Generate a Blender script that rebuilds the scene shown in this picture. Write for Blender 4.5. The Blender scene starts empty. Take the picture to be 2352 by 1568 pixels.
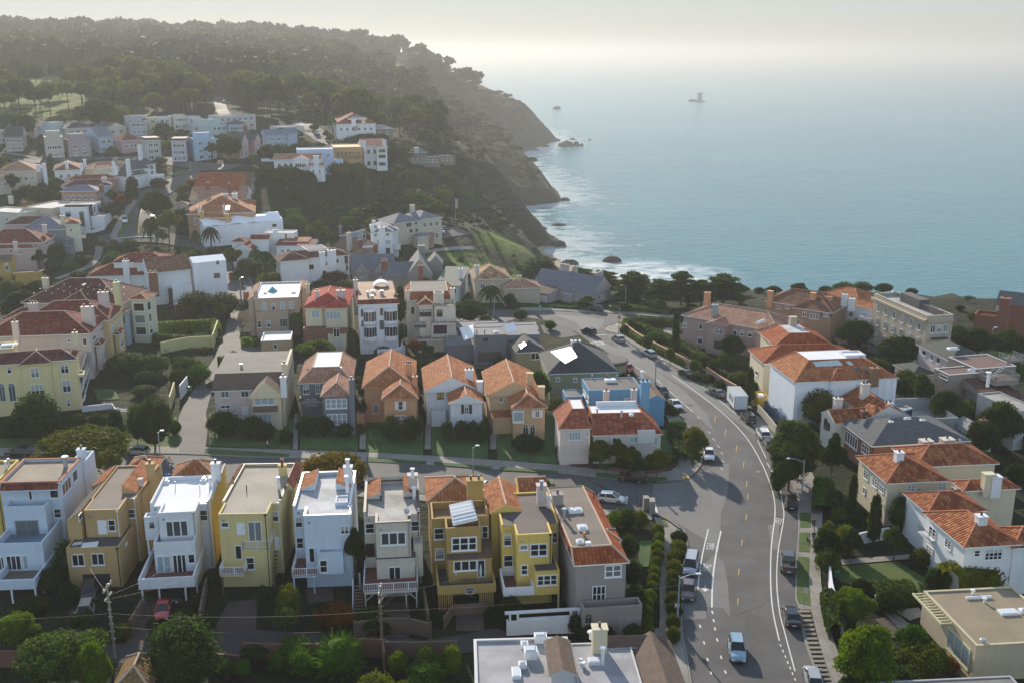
SUN_C,SKY_A,HAZE_C=(1,.89,.73),1.0,(.56,.582,.588,1);SKY_Z,SKY_B,SKY_G=1.2,.60,(3.9,4.0,4.3);HAZE_D, HAZE_G, SKY_DUST, SKY_S, SUN_E, EXPO = .00024, .40, 0.0, .125, 4.6, 0.66
import bpy, math, random
import numpy as np
from mathutils import Vector, Matrix
SC = bpy.context.scene
COL = SC.collection
rnd = random.Random(11)
# ------------------------------------------------------------------ camera model (photo measured at 2352 x 1568)
FPX = 2400.0
PITCH = math.atan(664 / FPX)
SP, CP = math.sin(PITCH), math.cos(PITCH)
CAM = np.array([0.0, 0.0, 100.0])
SUN_AZ, SUN_EL = math.radians(-16.0), math.radians(21.0)
VW = [0.0, 0.0, 1.0]
def V(ox, oy, s): VW[:] = [ox, oy, s]
def G(p): return ((VW[0] + p[0] * VW[2]) / 1.71854, (VW[1] + p[1] * VW[2]) / 1.71854)
def rayg(q):
    u = (q[0] - 1176) / FPX; v = (784 - q[1]) / FPX
    return np.array([u, CP + v * SP, -SP + v * CP])
def ray(p): return rayg(G(p))
def onz(p, z):
    d = ray(p); return CAM + d * ((z - CAM[2]) / d[2])
# ------------------------------------------------------------------ terrain heights
CPTS = []
def cz(x, y, z):
    d = rayg((x, y)); P = CAM + d * ((z - 100) / d[2]); CPTS.append((P[0], P[1], z))
def cd(x, y, t):
    P = CAM + rayg((x, y)) * t; CPTS.append(tuple(P))
for a in ((230,560,41.5),(283,510,46),(400,430,52),(460,400,55),(200,365,58),(450,350,60),(60,352,60),(450,308,64.5),(100,308,65),
          (100,262,70),(100,235,73.5),(50,205,78),(720,300,66),(800,460,46),(700,440,50),(600,440,51),(600,520,42),(560,570,39),
          (640,640,36),(880,375,56),(1000,362,50),(900,330,58),(800,420,51),(960,430,42),(1060,400,45),(1100,450,34),(1180,500,24),
          (930,560,40),(1010,540,40),(1050,500,40),(1110,525,39),(1190,570,25),(1225,610,14),(1000,600,36),(1100,620,31),(1180,640,26),
          (850,300,66),(150,430,52),(30,470,49),(100,545,43),(330,480,48),(600,330,63),(560,385,58),(60,600,39),(300,600,38),(420,580,39),
          (850,580,38),(760,620,36.5),(1130,350,42),(1190,370,31),(1270,432,9),(1250,400,20),(1040,325,52),(1200,440,8)):
    cz(*a)
for a in ((300,215,640),(500,200,650),(510,240,560),(600,190,720),(300,140,900),(550,140,950),(50,120,1000),(250,95,1150),(0,88,1150),
          (450,100,1500),(700,105,1380),(600,95,1350),(850,122,1350),(930,118,1320),(1000,150,1300),(1060,185,1270),(1085,207,1250),
          (1230,250,1200),(1180,230,1210),(1000,220,900),(1100,270,960),(900,240,800),(1150,320,1020),(800,260,650),(900,290,600),
          (1000,310,620),(750,160,950),(900,170,1050),(650,240,620)):
    cd(*a)
for a in ((-900,1150,110),(-900,700,85),(-700,450,62),(-450,420,58),(-450,300,40),(-900,250,38),(-300,1900,70),(-700,1900,90),(-1300,1500,100),
          (-100,1500,55),(0,1400,40),(200,300,35),(260,350,30),(400,300,35),(-1300,400,60)):
    CPTS.append(a)
for X in (-300,-200,-120,-60,0,60,120,200,300):
    for Y in (0, 80, 160, 230):
        CPTS.append((X, Y, 35.0))
for X in (-20, 30, 80, 130): CPTS.append((X, 270.0, 35.0))
_P = np.array(CPTS)
_n = len(_P)
_K = np.hypot(_P[:,None,0]-_P[None,:,0], _P[:,None,1]-_P[None,:,1])
_A = np.zeros((_n+3,_n+3)); _A[:_n,:_n] = _K - 3.0*np.eye(_n); _A[:_n,_n]=1; _A[:_n,_n+1:]=_P[:,:2]/100; _A[_n:,:_n]=_A[:_n,_n:].T
_S = np.linalg.solve(_A, np.concatenate([_P[:,2],[0,0,0]]))
def rbf(X, Y):
    out = np.zeros_like(X)
    for i in range(_n): out += _S[i]*np.hypot(X-_P[i,0], Y-_P[i,1])
    return out + _S[_n] + _S[_n+1]*X/100 + _S[_n+2]*Y/100
_rng = np.random.RandomState(5)
_tab = _rng.rand(256,256)
def vnoise(X, Y):
    xi=np.floor(X).astype(int); yi=np.floor(Y).astype(int); fx=X-xi; fy=Y-yi
    fx=fx*fx*(3-2*fx); fy=fy*fy*(3-2*fy)
    a=_tab[xi%256,yi%256]; b=_tab[(xi+1)%256,yi%256]; c=_tab[xi%256,(yi+1)%256]; d=_tab[(xi+1)%256,(yi+1)%256]
    return (a*(1-fx)+b*fx)*(1-fy)+(c*(1-fx)+d*fx)*fy
def fbm(X, Y, o=4):
    s=0; a=.5
    for k in range(o):
        s=s+a*vnoise(X*2**k+k*17.3, Y*2**k+k*5.1); a*=.5
    return s
def wl(x, y):
    d = rayg((x,y)); t = -100/d[2]; return (d[0]*t, d[1]*t)
COAST = [(900,296),(360,308),(220,312),(135,314),(98,326),(80,360),(66,410),wl(1450,646),wl(1380,630),wl(1315,608),wl(1278,592),wl(1256,580),
         wl(1250,573),wl(1275,570),wl(1296,563),wl(1288,553),wl(1262,540),wl(1225,528),wl(1197,520),wl(1172,505),wl(1166,490),wl(1170,480),wl(1182,476),
         wl(1227,471),wl(1282,465),wl(1286,452),wl(1255,420),wl(1200,388),wl(1163,366),wl(1164,356),wl(1203,350),wl(1221,343),wl(1256,331),wl(1280,322),
         wl(1258,308),wl(1250,300),(20,1340),(-60,1500),(-200,1750),(-500,2050),(-3000,2300)]
LANDPOLY = COAST + [(-3000,-800),(700,-800)]
def coast_sd(X, Y):
    best=np.full(X.shape,1e9)
    for (ax,ay),(bx,by) in zip(COAST[:-1],COAST[1:]):
        dx,dy=bx-ax,by-ay; t=np.clip(((X-ax)*dx+(Y-ay)*dy)/(dx*dx+dy*dy),0,1)
        best=np.minimum(best,np.hypot(X-ax-t*dx,Y-ay-t*dy))
    ins=np.zeros(X.shape,bool)
    n=len(LANDPOLY)
    for i in range(n):
        (ax,ay),(bx,by)=LANDPOLY[i],LANDPOLY[(i+1)%n]
        if ay==by: continue
        c=((ay>Y)!=(by>Y))&(X<(bx-ax)*(Y-ay)/(by-ay)+ax); ins^=c
    return np.where(ins,best,-best)
def ss(a,b,x):
    t=np.clip((x-a)/(b-a),0,1); return t*t*(3-2*t)
XS=np.concatenate([np.arange(-1500,-300,20.),np.arange(-300,250,5.),np.arange(250,720,25.)])
YS=np.concatenate([np.arange(-60,290,10.),np.arange(290,640,4.),np.arange(640,1420,8.),np.arange(1420,2700,40.)])
GX,GY=np.meshgrid(XS,YS,indexing='ij')
SD=coast_sd(GX,GY)
_raw=rbf(GX,GY)
_near=1-ss(238,300,GY+np.where(GX<0,-GX*0.10,0)-np.clip(GX,0,60)*0.25)
_raw=_raw*(1-_near)+35.0*_near
_nz=fbm(GX/38,GY/38,4)-.47
_raw=_raw+(1-_near)*ss(300,520,GY)*_nz*9
_ln=100-GY*.2132-2.5; _wl=ss(6,20,GX)*ss(300,312,GY)*(1-ss(425,470,GY)); _raw=np.where(_wl>0,_raw+(np.minimum(_raw,_ln)-_raw)*_wl,_raw)
_slope=1.15+1.1*(fbm(GX/60+9,GY/60,3)-.47)
_beach=np.exp(-(((GX-55)/70)**2+((GY-455)/75)**2))
_cap=np.where(SD>0, 0.4+np.maximum(SD-38*_beach,0)*_slope+SD*.04+np.minimum(SD,20)/20*(fbm(GX/11,GY/11,3)-.45)*13*(1-_beach)+np.minimum(SD,45)/45*(np.abs(fbm(GX/34+3,GY/34,4)-.47)*-60+5)*(1-_beach)*ss(430,520,GY), SD*.5)
TZ=np.where(SD>0,np.minimum(_raw,np.maximum(_cap,0.15+SD*.03)),np.maximum(SD*.3,-8))
def T(X, Y):
    X=np.asarray(X,float); Y=np.asarray(Y,float)
    i=np.clip(np.searchsorted(XS,X)-1,0,len(XS)-2); j=np.clip(np.searchsorted(YS,Y)-1,0,len(YS)-2)
    fx=np.clip((X-XS[i])/(XS[i+1]-XS[i]),0,1); fy=np.clip((Y-YS[j])/(YS[j+1]-YS[j]),0,1)
    return (TZ[i,j]*(1-fx)+TZ[i+1,j]*fx)*(1-fy)+(TZ[i,j+1]*(1-fx)+TZ[i+1,j+1]*fx)*fy
_TS=np.concatenate([np.arange(60,700,1.5),np.arange(700,2600,4.)])
def hitg(q, h=0.0):
    d=rayg(q); P=CAM[None,:]+_TS[:,None]*d[None,:]
    b=P[:,2]<=T(P[:,0],P[:,1])+h
    if not b.any(): return CAM+d*900
    k=int(np.argmax(b)); lo,hi=_TS[max(k-1,0)],_TS[k]
    for _ in range(18):
        m=(lo+hi)/2; Q=CAM+d*m
        if Q[2]<=float(T(Q[0],Q[1]))+h: hi=m
        else: lo=m
    return CAM+d*hi
def hit(p, h=0.0): return hitg(G(p), h)
def depth(P): return float((P[1])*CP-(P[2]-100)*SP)
# ------------------------------------------------------------------ materials
MATS={}
def nmat(key):
    m=bpy.data.materials.new(key); m.use_nodes=True; nt=m.node_tree; nt.nodes.clear()
    o=nt.nodes.new('ShaderNodeOutputMaterial'); b=nt.nodes.new('ShaderNodeBsdfPrincipled'); nt.links.new(b.outputs[0],o.inputs[0])
    return m,nt,b
def nd(nt,t,**k):
    n=nt.nodes.new(t)
    for a,v in k.items():
        if a in n.inputs.keys() if isinstance(a,str) else False: n.inputs[a].default_value=v
        else: setattr(n,a,v)
    return n
def coordn(nt,kind='Object',scale=None):
    c=nt.nodes.new('ShaderNodeTexCoord')
    if scale is None: return c.outputs[kind]
    mp=nt.nodes.new('ShaderNodeMapping'); mp.inputs['Scale'].default_value=scale; nt.links.new(c.outputs[kind],mp.inputs['Vector']); return mp.outputs[0]
def worldc(nt): return nt.nodes.new('ShaderNodeNewGeometry').outputs['Position']
def noisen(nt,vec,scale,detail=3,rough=.55):
    n=nt.nodes.new('ShaderNodeTexNoise'); n.inputs['Scale'].default_value=scale; n.inputs['Detail'].default_value=detail; n.inputs['Roughness'].default_value=rough
    nt.links.new(vec,n.inputs['Vector']); return n.outputs['Fac']
def ramp(nt,fac,stops):
    r=nt.nodes.new('ShaderNodeValToRGB'); e=r.color_ramp.elements
    while len(e)<len(stops): e.new(.5)
    for i,(p,c) in enumerate(stops): e[i].position=p; e[i].color=(*c,1) if len(c)==3 else c
    nt.links.new(fac,r.inputs[0]); return r.outputs[0]
def mixc(nt,fac,a,b,mode='MIX'):
    m=nt.nodes.new('ShaderNodeMix'); m.data_type='RGBA'; m.blend_type=mode
    for s,v in ((0,fac),(6,a),(7,b)):
        if isinstance(v,(int,float)): m.inputs[s].default_value=v
        elif isinstance(v,tuple): m.inputs[s].default_value=(*v,1)
        else: nt.links.new(v,m.inputs[s])
    return m.outputs[2]
def mth(nt,op,a,b=0.0,c=0.0):
    m=nt.nodes.new('ShaderNodeMath'); m.operation=op
    for i,v in enumerate((a,b,c)):
        if isinstance(v,(int,float)): m.inputs[i].default_value=v
        else: nt.links.new(v,m.inputs[i])
    return m.outputs[0]
def bump(nt,b,h,strength=.3,dist=.05):
    n=nt.nodes.new('ShaderNodeBump'); n.inputs['Strength'].default_value=strength; n.inputs['Distance'].default_value=dist
    nt.links.new(h,n.inputs['Height']); nt.links.new(n.outputs[0],b.inputs['Normal'])
def sc(c,k): return tuple(min(1,x*k) for x in c)
def WALL(c):                                            # painted stucco or siding with faint weather streaks
    key=('wall',)+tuple(c)
    if key in MATS: return MATS[key]
    m,nt,b=nmat('painted_wall'); w=coordn(nt)
    n1=noisen(nt,w,.35,4); n2=noisen(nt,coordn(nt,'Object',(2.2,2.2,.35)),1.0,4); n3=noisen(nt,w,14,2)
    n4=noisen(nt,coordn(nt,'Object',(1.1,1.1,.09)),1.3,5,.7); col=mixc(nt,mth(nt,'MULTIPLY',n2,.55),c,sc(c,.72)); col=mixc(nt,ramp(nt,n4,((.52,(0,0,0)),(.70,(.42,.42,.42)))),col,tuple(x*.55+.02 for x in c)); col=mixc(nt,mth(nt,'MULTIPLY',n1,.45),col,sc(c,1.12))
    nt.links.new(col,b.inputs['Base Color']); b.inputs['Roughness'].default_value=.85; bump(nt,b,n3,.25,.03)
    MATS[key]=m; return m
def PLAIN(c,rough=.6,metal=0,name='painted_surface',var=.12,scale=1.5):
    key=('plain',rough,metal,var,scale)+tuple(c)
    if key in MATS: return MATS[key]
    m,nt,b=nmat(name); n=noisen(nt,coordn(nt),scale,4)
    nt.links.new(mixc(nt,n,sc(c,1-var),sc(c,1+var)),b.inputs['Base Color']); b.inputs['Roughness'].default_value=rough; b.inputs['Metallic'].default_value=metal
    MATS[key]=m; return m
def TILE(c1,c2,pu=.46,pv=.62,name='clay_roof_tile',bs=.8):   # barrel tile courses along the slope, colour differs tile by tile
    key=('tile',pu,pv)+tuple(c1)+tuple(c2)
    if key in MATS: return MATS[key]
    m,nt,b=nmat(name); uv=nt.nodes.new('ShaderNodeUVMap').outputs[0]
    s=nt.nodes.new('ShaderNodeSeparateXYZ'); nt.links.new(uv,s.inputs[0])
    u=mth(nt,'DIVIDE',s.outputs[0],pu); v=mth(nt,'DIVIDE',s.outputs[1],pv)
    fu=mth(nt,'FRACT',u); fv=mth(nt,'FRACT',v)
    cm=nt.nodes.new('ShaderNodeCombineXYZ'); nt.links.new(mth(nt,'FLOOR',u),cm.inputs[0]); nt.links.new(mth(nt,'FLOOR',v),cm.inputs[1])
    wn=nt.nodes.new('ShaderNodeTexWhiteNoise'); wn.noise_dimensions='2D'; nt.links.new(cm.outputs[0],wn.inputs['Vector'])
    big=noisen(nt,worldc(nt),.45,4)
    k=mth(nt,'ADD',mth(nt,'MULTIPLY',wn.outputs[0],.45),mth(nt,'MULTIPLY',big,.62))
    col=ramp(nt,k,((.1,sc(c1,.62)),(.45,c1),(.75,c2),(1.,sc(c2,1.15))))
    moss=noisen(nt,worldc(nt),.9,5); col=mixc(nt,mth(nt,'MULTIPLY',ramp(nt,moss,((.55,(0,0,0)),(.75,(1,1,1)))),.45),col,sc(c1,.55))
    gap=mth(nt,'MULTIPLY',mth(nt,'LESS_THAN',mth(nt,'ABSOLUTE',mth(nt,'SUBTRACT',fu,.04)),.14),.4); col=mixc(nt,gap,col,sc(c1,.3)); row=mth(nt,'MULTIPLY',mth(nt,'LESS_THAN',fv,.14),.3); col=mixc(nt,row,col,sc(c1,.35))   # groove shade painted into the colour along channels and laps
    nt.links.new(col,b.inputs['Base Color']); b.inputs['Roughness'].default_value=.85; b.inputs['Specular IOR Level'].default_value=.12
    h=mth(nt,'ADD',mth(nt,'SINE',mth(nt,'MULTIPLY',fu,3.14159)),mth(nt,'MULTIPLY',fv,-.35)); bump(nt,b,h,bs,.10)
    MATS[key]=m; return m
def SHINGLE(c,pu=.5,pv=.35):
    key=('shingle',)+tuple(c)
    if key in MATS: return MATS[key]
    m,nt,b=nmat('asphalt_shingle'); uv=nt.nodes.new('ShaderNodeUVMap').outputs[0]
    br=nt.nodes.new('ShaderNodeTexBrick'); br.inputs['Scale'].default_value=1; br.inputs['Brick Width'].default_value=pu; br.inputs['Row Height'].default_value=pv
    br.inputs['Mortar Size'].default_value=.012; br.inputs['Color1'].default_value=(*sc(c,.8),1); br.inputs['Color2'].default_value=(*sc(c,1.25),1); br.inputs['Mortar'].default_value=(*sc(c,.5),1)
    nt.links.new(uv,br.inputs[0]); n=noisen(nt,worldc(nt),.6,5)
    nt.links.new(mixc(nt,mth(nt,'MULTIPLY',n,.5),br.outputs[0],sc(c,.65)),b.inputs['Base Color']); b.inputs['Roughness'].default_value=.9
    bump(nt,b,br.outputs['Fac'],-.4,.03); MATS[key]=m; return m
def FLATROOF(c,stain=.35,seams=True):                      # built-up roof: felt seams, ponding stains, patches
    key=('flat',stain)+tuple(c)
    if key in MATS: return MATS[key]
    m,nt,b=nmat('flat_roof_felt'); w=coordn(nt)
    n1=noisen(nt,w,.28,6,.65); n2=noisen(nt,w,1.1,5,.6); n3=noisen(nt,w,18,2)
    col=mixc(nt,ramp(nt,n1,((.38,(0,0,0)),(.62,(1,1,1)))),sc(c,1-stain),sc(c,1+stain*.4)); col=mixc(nt,ramp(nt,n2,((.58,(0,0,0)),(.66,(stain,stain,stain)))),col,sc(c,.55))
    s=nt.nodes.new('ShaderNodeSeparateXYZ'); nt.links.new(w,s.inputs[0])
    seam=mth(nt,'LESS_THAN',mth(nt,'FRACT',mth(nt,'DIVIDE',s.outputs[0],.95)),.045); col=mixc(nt,mth(nt,'MULTIPLY',seam,.22),col,sc(c,.6))
    col=mixc(nt,mth(nt,'MULTIPLY',n3,.25),col,sc(c,.7))
    nt.links.new(col,b.inputs['Base Color']); b.inputs['Roughness'].default_value=.85; bump(nt,b,n3,.3,.02)
    MATS[key]=m; return m
def _glass():
    m,nt,b=nmat('window_glass'); oi=nt.nodes.new('ShaderNodeObjectInfo')
    nt.links.new(ramp(nt,oi.outputs['Random'],((0,(.008,.01,.012)),(.55,(.02,.025,.03)),(.8,(.07,.08,.085)),(1,(.22,.24,.23)))),b.inputs['Base Color'])
    b.inputs['Roughness'].default_value=.06; b.inputs['Specular IOR Level'].default_value=.8
    n=noisen(nt,coordn(nt),.7,2); bump(nt,b,n,.06,.05); return m
GLASS=_glass()
def _curtain():
    m,nt,b=nmat('curtained_glass'); n=noisen(nt,coordn(nt,'Object',(9,9,.3)),1,3)
    nt.links.new(mixc(nt,n,(.22,.33,.36),(.42,.5,.52)),b.inputs['Base Color']); b.inputs['Roughness'].default_value=.12; return m
CURT=_curtain()
W_=(.78,.79,.80)
WHITE=PLAIN((.80,.80,.79),.5,name='white_paint',var=.04)
DARK=PLAIN((.03,.03,.032),.6,name='dark_metal')
GALV=PLAIN((.42,.44,.46),.4,.6,name='galvanised_metal')
BRICK=PLAIN((.20,.075,.05),.9,name='red_brick',var=.3,scale=9)
WOOD=PLAIN((.16,.10,.065),.85,name='weathered_wood',var=.3,scale=5)
DECKM=PLAIN((.16,.06,.05),.8,name='red_deck_boards',var=.15)
CONC=None
def _ground(name,stops,scale,fine=20,rough=.95,bs=.4,bd=.05,extra=None):
    m,nt,b=nmat(name); w=worldc(nt); n=noisen(nt,w,scale,6,.6); f=noisen(nt,w,fine,3)
    col=ramp(nt,n,stops); col=mixc(nt,mth(nt,'MULTIPLY',f,.5),col,sc(stops[0][1],.7))
    if extra: col=extra(nt,w,col)
    nt.links.new(col,b.inputs['Base Color']); b.inputs['Roughness'].default_value=rough; bump(nt,b,f,bs,bd); return m
def _asph(nt,w,col):
    v=nt.nodes.new('ShaderNodeTexVoronoi'); v.feature='DISTANCE_TO_EDGE'; v.inputs['Scale'].default_value=.10
    n=nt.nodes.new('ShaderNodeTexNoise'); n.inputs['Scale'].default_value=.4; n.inputs['Detail'].default_value=4; nt.links.new(w,n.inputs['Vector'])
    nt.links.new(mixc(nt,.12,w,n.outputs['Color'],'ADD'),v.inputs['Vector'])
    crack=mth(nt,'LESS_THAN',v.outputs['Distance'],.0035)
    return mixc(nt,mth(nt,'MULTIPLY',crack,.55),col,(.015,.015,.016))
ASPH=_ground('asphalt',((.32,(.058,.056,.057)),(.5,(.085,.083,.082)),(.68,(.118,.115,.111))),.17,30,.85,.3,.02,_asph)
ASPHL=_ground('old_pale_asphalt',((.3,(.125,.125,.118)),(.5,(.16,.158,.148)),(.75,(.19,.187,.175))),.2,30,.85,.3,.02,_asph)
ASPHD=_ground('asphalt_patch',((.3,(.05,.05,.052)),(.7,(.068,.067,.068))),.3,30,.85,.3,.02)
ALLEY=_ground('alley_paving',((.3,(.034,.031,.028)),(.7,(.06,.055,.05))),.25,20,.9)
def _slab(nt,w,col):
    v=nt.nodes.new('ShaderNodeTexBrick'); v.inputs['Scale'].default_value=1; v.inputs['Brick Width'].default_value=1.5; v.inputs['Row Height'].default_value=1.5; v.offset=0
    v.inputs['Mortar Size'].default_value=.02; v.inputs['Color1'].default_value=(1,1,1,1); v.inputs['Color2'].default_value=(.86,.86,.86,1); v.inputs['Mortar'].default_value=(.5,.5,.5,1); nt.links.new(w,v.inputs[0])
    return mixc(nt,1.0,col,v.outputs[0],'MULTIPLY')
CONC=_ground('concrete_slabs',((.3,(.23,.21,.18)),(.7,(.33,.31,.27))),.5,25,.9,.2,.02,_slab)
KERB=_ground('kerb_concrete',((.3,(.22,.21,.19)),(.7,(.32,.31,.28))),.7,25)
BRICKP=_ground('brick_paving',((.3,(.06,.042,.034)),(.7,(.105,.074,.06))),.6,25,.9,.2,.02,_slab)
LAWN=_ground('lawn_grass',((.3,(.032,.066,.012)),(.5,(.050,.105,.018)),(.75,(.085,.15,.028))),.35,9,.95,.8,.12)
LAWND=_ground('dry_rough_grass',((.3,(.04,.075,.010)),(.5,(.075,.125,.016)),(.75,(.13,.15,.03))),.5,9,.95,.9,.15)
SOIL=_ground('garden_soil',((.3,(.022,.020,.014)),(.5,(.032,.033,.018)),(.75,(.045,.055,.022))),.4,6,.95,.9,.15)
SAND=_ground('beach_sand',((.3,(.42,.35,.25)),(.7,(.52,.45,.34))),.05,8,.9)
PAINTW=_ground('road_paint_white',((.3,(.55,.55,.53)),(.7,(.78,.78,.76))),1.2,18,.7,.1,.01)
PAINTY=_ground('road_paint_yellow',((.3,(.55,.36,.03)),(.7,(.72,.48,.05))),1.2,18,.7,.1,.01)
def FOL(name,dark,light,trans=.25):                       # leaves: tint varies leaf clump by clump
    m,nt,b=nmat(name); oi=nt.nodes.new('ShaderNodeObjectInfo'); w=worldc(nt)
    n1=noisen(nt,w,.45,3); n2=noisen(nt,w,2.6,2)
    k=mth(nt,'ADD',mth(nt,'MULTIPLY',n1,.6),mth(nt,'MULTIPLY',n2,.5))
    col=ramp(nt,k,((.3,dark),(.75,light)))
    col=mixc(nt,1.0,col,oi.outputs['Color'],'MULTIPLY')
    nt.links.new(col,b.inputs['Base Color']); b.inputs['Roughness'].default_value=.75; b.inputs['Specular IOR Level'].default_value=.06
    t=nt.nodes.new('ShaderNodeBsdfTranslucent'); nt.links.new(mixc(nt,1.0,col,(1.6,1.7,.5),'MULTIPLY'),t.inputs[0]); mx=nt.nodes.new('ShaderNodeMixShader'); mx.inputs[0].default_value=trans
    nt.links.new(b.outputs[0],mx.inputs[1]); nt.links.new(t.outputs[0],mx.inputs[2])
    o=[x for x in nt.nodes if x.type=='OUTPUT_MATERIAL'][0]; nt.links.new(mx.outputs[0],o.inputs[0]); return m
LEAF=FOL('leaves',(.018,.032,.006),(.075,.105,.016),.3)
LEAFD=FOL('wood_leaves',(.016,.023,.007),(.036,.048,.013),.1)
BARK=PLAIN((.09,.07,.055),.95,name='bark',var=.35,scale=4)
# ------------------------------------------------------------------ mesh builder
class MB:
    def __init__(s): s.v=[]; s.f=[]; s.m=[]; s.uv=[]; s.hasuv=False; s.sm=[]
    def face(s,pts,mi=0,uv=None,smooth=False):
        k=len(s.v); s.v.extend([tuple(map(float,p)) for p in pts]); s.f.append(tuple(range(k,k+len(pts)))); s.m.append(mi); s.sm.append(smooth)
        if uv is None: uv=[(0,0)]*len(pts)
        else: s.hasuv=True
        s.uv.extend(uv)
    def box(s,x0,y0,z0,x1,y1,z1,mi=0):
        if x0>x1: x0,x1=x1,x0
        if y0>y1: y0,y1=y1,y0
        if z0>z1: z0,z1=z1,z0
        a=[(x0,y0,z0),(x1,y0,z0),(x1,y1,z0),(x0,y1,z0),(x0,y0,z1),(x1,y0,z1),(x1,y1,z1),(x0,y1,z1)]
        for q in ((3,2,1,0),(4,5,6,7),(0,1,5,4),(1,2,6,5),(2,3,7,6),(3,0,4,7)): s.face([a[i] for i in q],mi)
    def hexa(s,b,t,mi=0):
        n=len(b)
        s.face(list(b)[::-1],mi); s.face(t,mi)
        for i in range(n):
            j=(i+1)%n; s.face([b[i],b[j],t[j],t[i]],mi)
    def tube(s,p,q,r,n=6,mi=0,r2=None,cap=True):
        p=Vector(p); q=Vector(q); d=q-p
        if d.length<1e-6: return
        d.normalize(); a=d.orthogonal().normalized(); c=d.cross(a); r2=r if r2 is None else r2
        P=[p+(a*math.cos(2*math.pi*i/n)+c*math.sin(2*math.pi*i/n))*r for i in range(n)]
        Q=[q+(a*math.cos(2*math.pi*i/n)+c*math.sin(2*math.pi*i/n))*r2 for i in range(n)]
        for i in range(n):
            j=(i+1)%n; s.face([P[i],P[j],Q[j],Q[i]],mi,smooth=True)
        if cap: s.face(P[::-1],mi); s.face(Q,mi)
    def build(s,name,mats,parent=None):
        me=bpy.data.meshes.new(name); me.from_pydata(s.v,[],s.f)
        if not isinstance(mats,(list,tuple)): mats=[mats]
        for m in mats: me.materials.append(m)
        if len(mats)>1: me.polygons.foreach_set('material_index',s.m)
        if any(s.sm): me.polygons.foreach_set('use_smooth',s.sm)
        if s.hasuv:
            l=me.uv_layers.new(name='UVMap'); l.data.foreach_set('uv',[c for t in s.uv for c in t])
        o=bpy.data.objects.new(name,me); COL.objects.link(o)
        if parent is not None: o.parent=parent
        return o
def tag(o,label,cat,group=None):
    o['label']=label; o['category']=cat
    if group: o['group']=group
    return o
def struct(o,kind='structure'): o['kind']=kind; return o
def empty(name,loc,rz=0.0):
    o=bpy.data.objects.new(name,None); o.empty_display_size=.5; COL.objects.link(o); o.location=loc; o.rotation_euler=(0,0,rz); return o
def copy_tree(o,parent=None):
    c=o.copy(); COL.objects.link(c)
    if parent is not None: c.parent=parent
    for ch in list(o.children): copy_tree(ch,c)
    return c
# ------------------------------------------------------------------ setting: ground, sea, sky, haze
def inpoly(X,Y,poly):
    ins=np.zeros(np.shape(X),bool); n=len(poly)
    for i in range(n):
        (ax,ay),(bx,by)=poly[i],poly[(i+1)%n]
        if ay==by: continue
        ins^=((ay>Y)!=(by>Y))&(X<(bx-ax)*(Y-ay)/(by-ay)+ax)
    return ins
def gpoly(pts): return [tuple(hitg(p)[:2]) for p in pts]
nx,ny=len(XS),len(YS)
verts=np.stack([GX,GY,TZ],-1).reshape(-1,3)
idx=np.arange(nx*ny).reshape(nx,ny)
quads=np.stack([idx[:-1,:-1],idx[1:,:-1],idx[1:,1:],idx[:-1,1:]],-1).reshape(-1,4)
me=bpy.data.meshes.new('ground'); me.from_pydata(verts.tolist(),[],quads.tolist()); me.polygons.foreach_set('use_smooth',[True]*len(quads))
gx=np.gradient(TZ,XS,axis=0); gy=np.gradient(TZ,YS,axis=1); SLOPE=np.hypot(gx,gy)
LAWNPOLY=[gpoly([(955,590),(1020,578),(1075,572),(1110,580),(1160,610),(1215,640),(1190,655),(1100,640),(1020,625),(985,610)]),
          gpoly([(1080,535),(1130,522),(1180,552),(1230,600),(1215,618),(1160,585),(1100,560)])]
GOLF=[gpoly([(-40,262),(-40,180),(90,172),(240,185),(250,235),(330,252),(350,268),(170,275)]),gpoly([(660,232),(640,205),(690,190),(735,200),(715,225)]),gpoly([(900,125),(905,112),(940,112),(940,128)]),gpoly([(600,265),(600,235),(790,235),(800,262)])]
lw=np.zeros(TZ.shape)
for p in LAWNPOLY+GOLF: lw=np.maximum(lw,inpoly(GX,GY,p).astype(float))
at=me.attributes.new('lawn','FLOAT','POINT'); at.data.foreach_set('value',lw.reshape(-1))
at=me.attributes.new('sd','FLOAT','POINT'); at.data.foreach_set('value',SD.reshape(-1))
m,nt,b=nmat('hillside_ground'); w=worldc(nt)
ge=nt.nodes.new('ShaderNodeNewGeometry'); s=nt.nodes.new('ShaderNodeSeparateXYZ'); nt.links.new(ge.outputs['Normal'],s.inputs[0])
steep=ramp(nt,mth(nt,'ADD',s.outputs[2],mth(nt,'MULTIPLY',mth(nt,'SUBTRACT',noisen(nt,w,.05,4),.5),.35)),((.60,(1,1,1)),(.74,(0,0,0))))
scrub=ramp(nt,noisen(nt,w,.09,6,.6),((.3,(.008,.013,.004)),(.48,(.016,.025,.007)),(.6,(.028,.034,.010)),(.78,(.026,.050,.009))))
rock=ramp(nt,noisen(nt,w,.22,7,.65),((.3,(.020,.019,.015)),(.5,(.046,.042,.034)),(.72,(.092,.080,.062))))
al=nt.nodes.new('ShaderNodeAttribute'); al.attribute_name='lawn'
lawn=ramp(nt,noisen(nt,w,.14,5,.6),((.3,(.06,.085,.010)),(.5,(.115,.175,.014)),(.7,(.20,.27,.022))))
mpz=nt.nodes.new('ShaderNodeMapping'); mpz.inputs['Scale'].default_value=(.05,.05,.55); mpz.inputs['Rotation'].default_value=(.35,.2,0); nt.links.new(w,mpz.inputs[0]); strata=noisen(nt,mpz.outputs[0],1.,6,.7)
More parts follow.
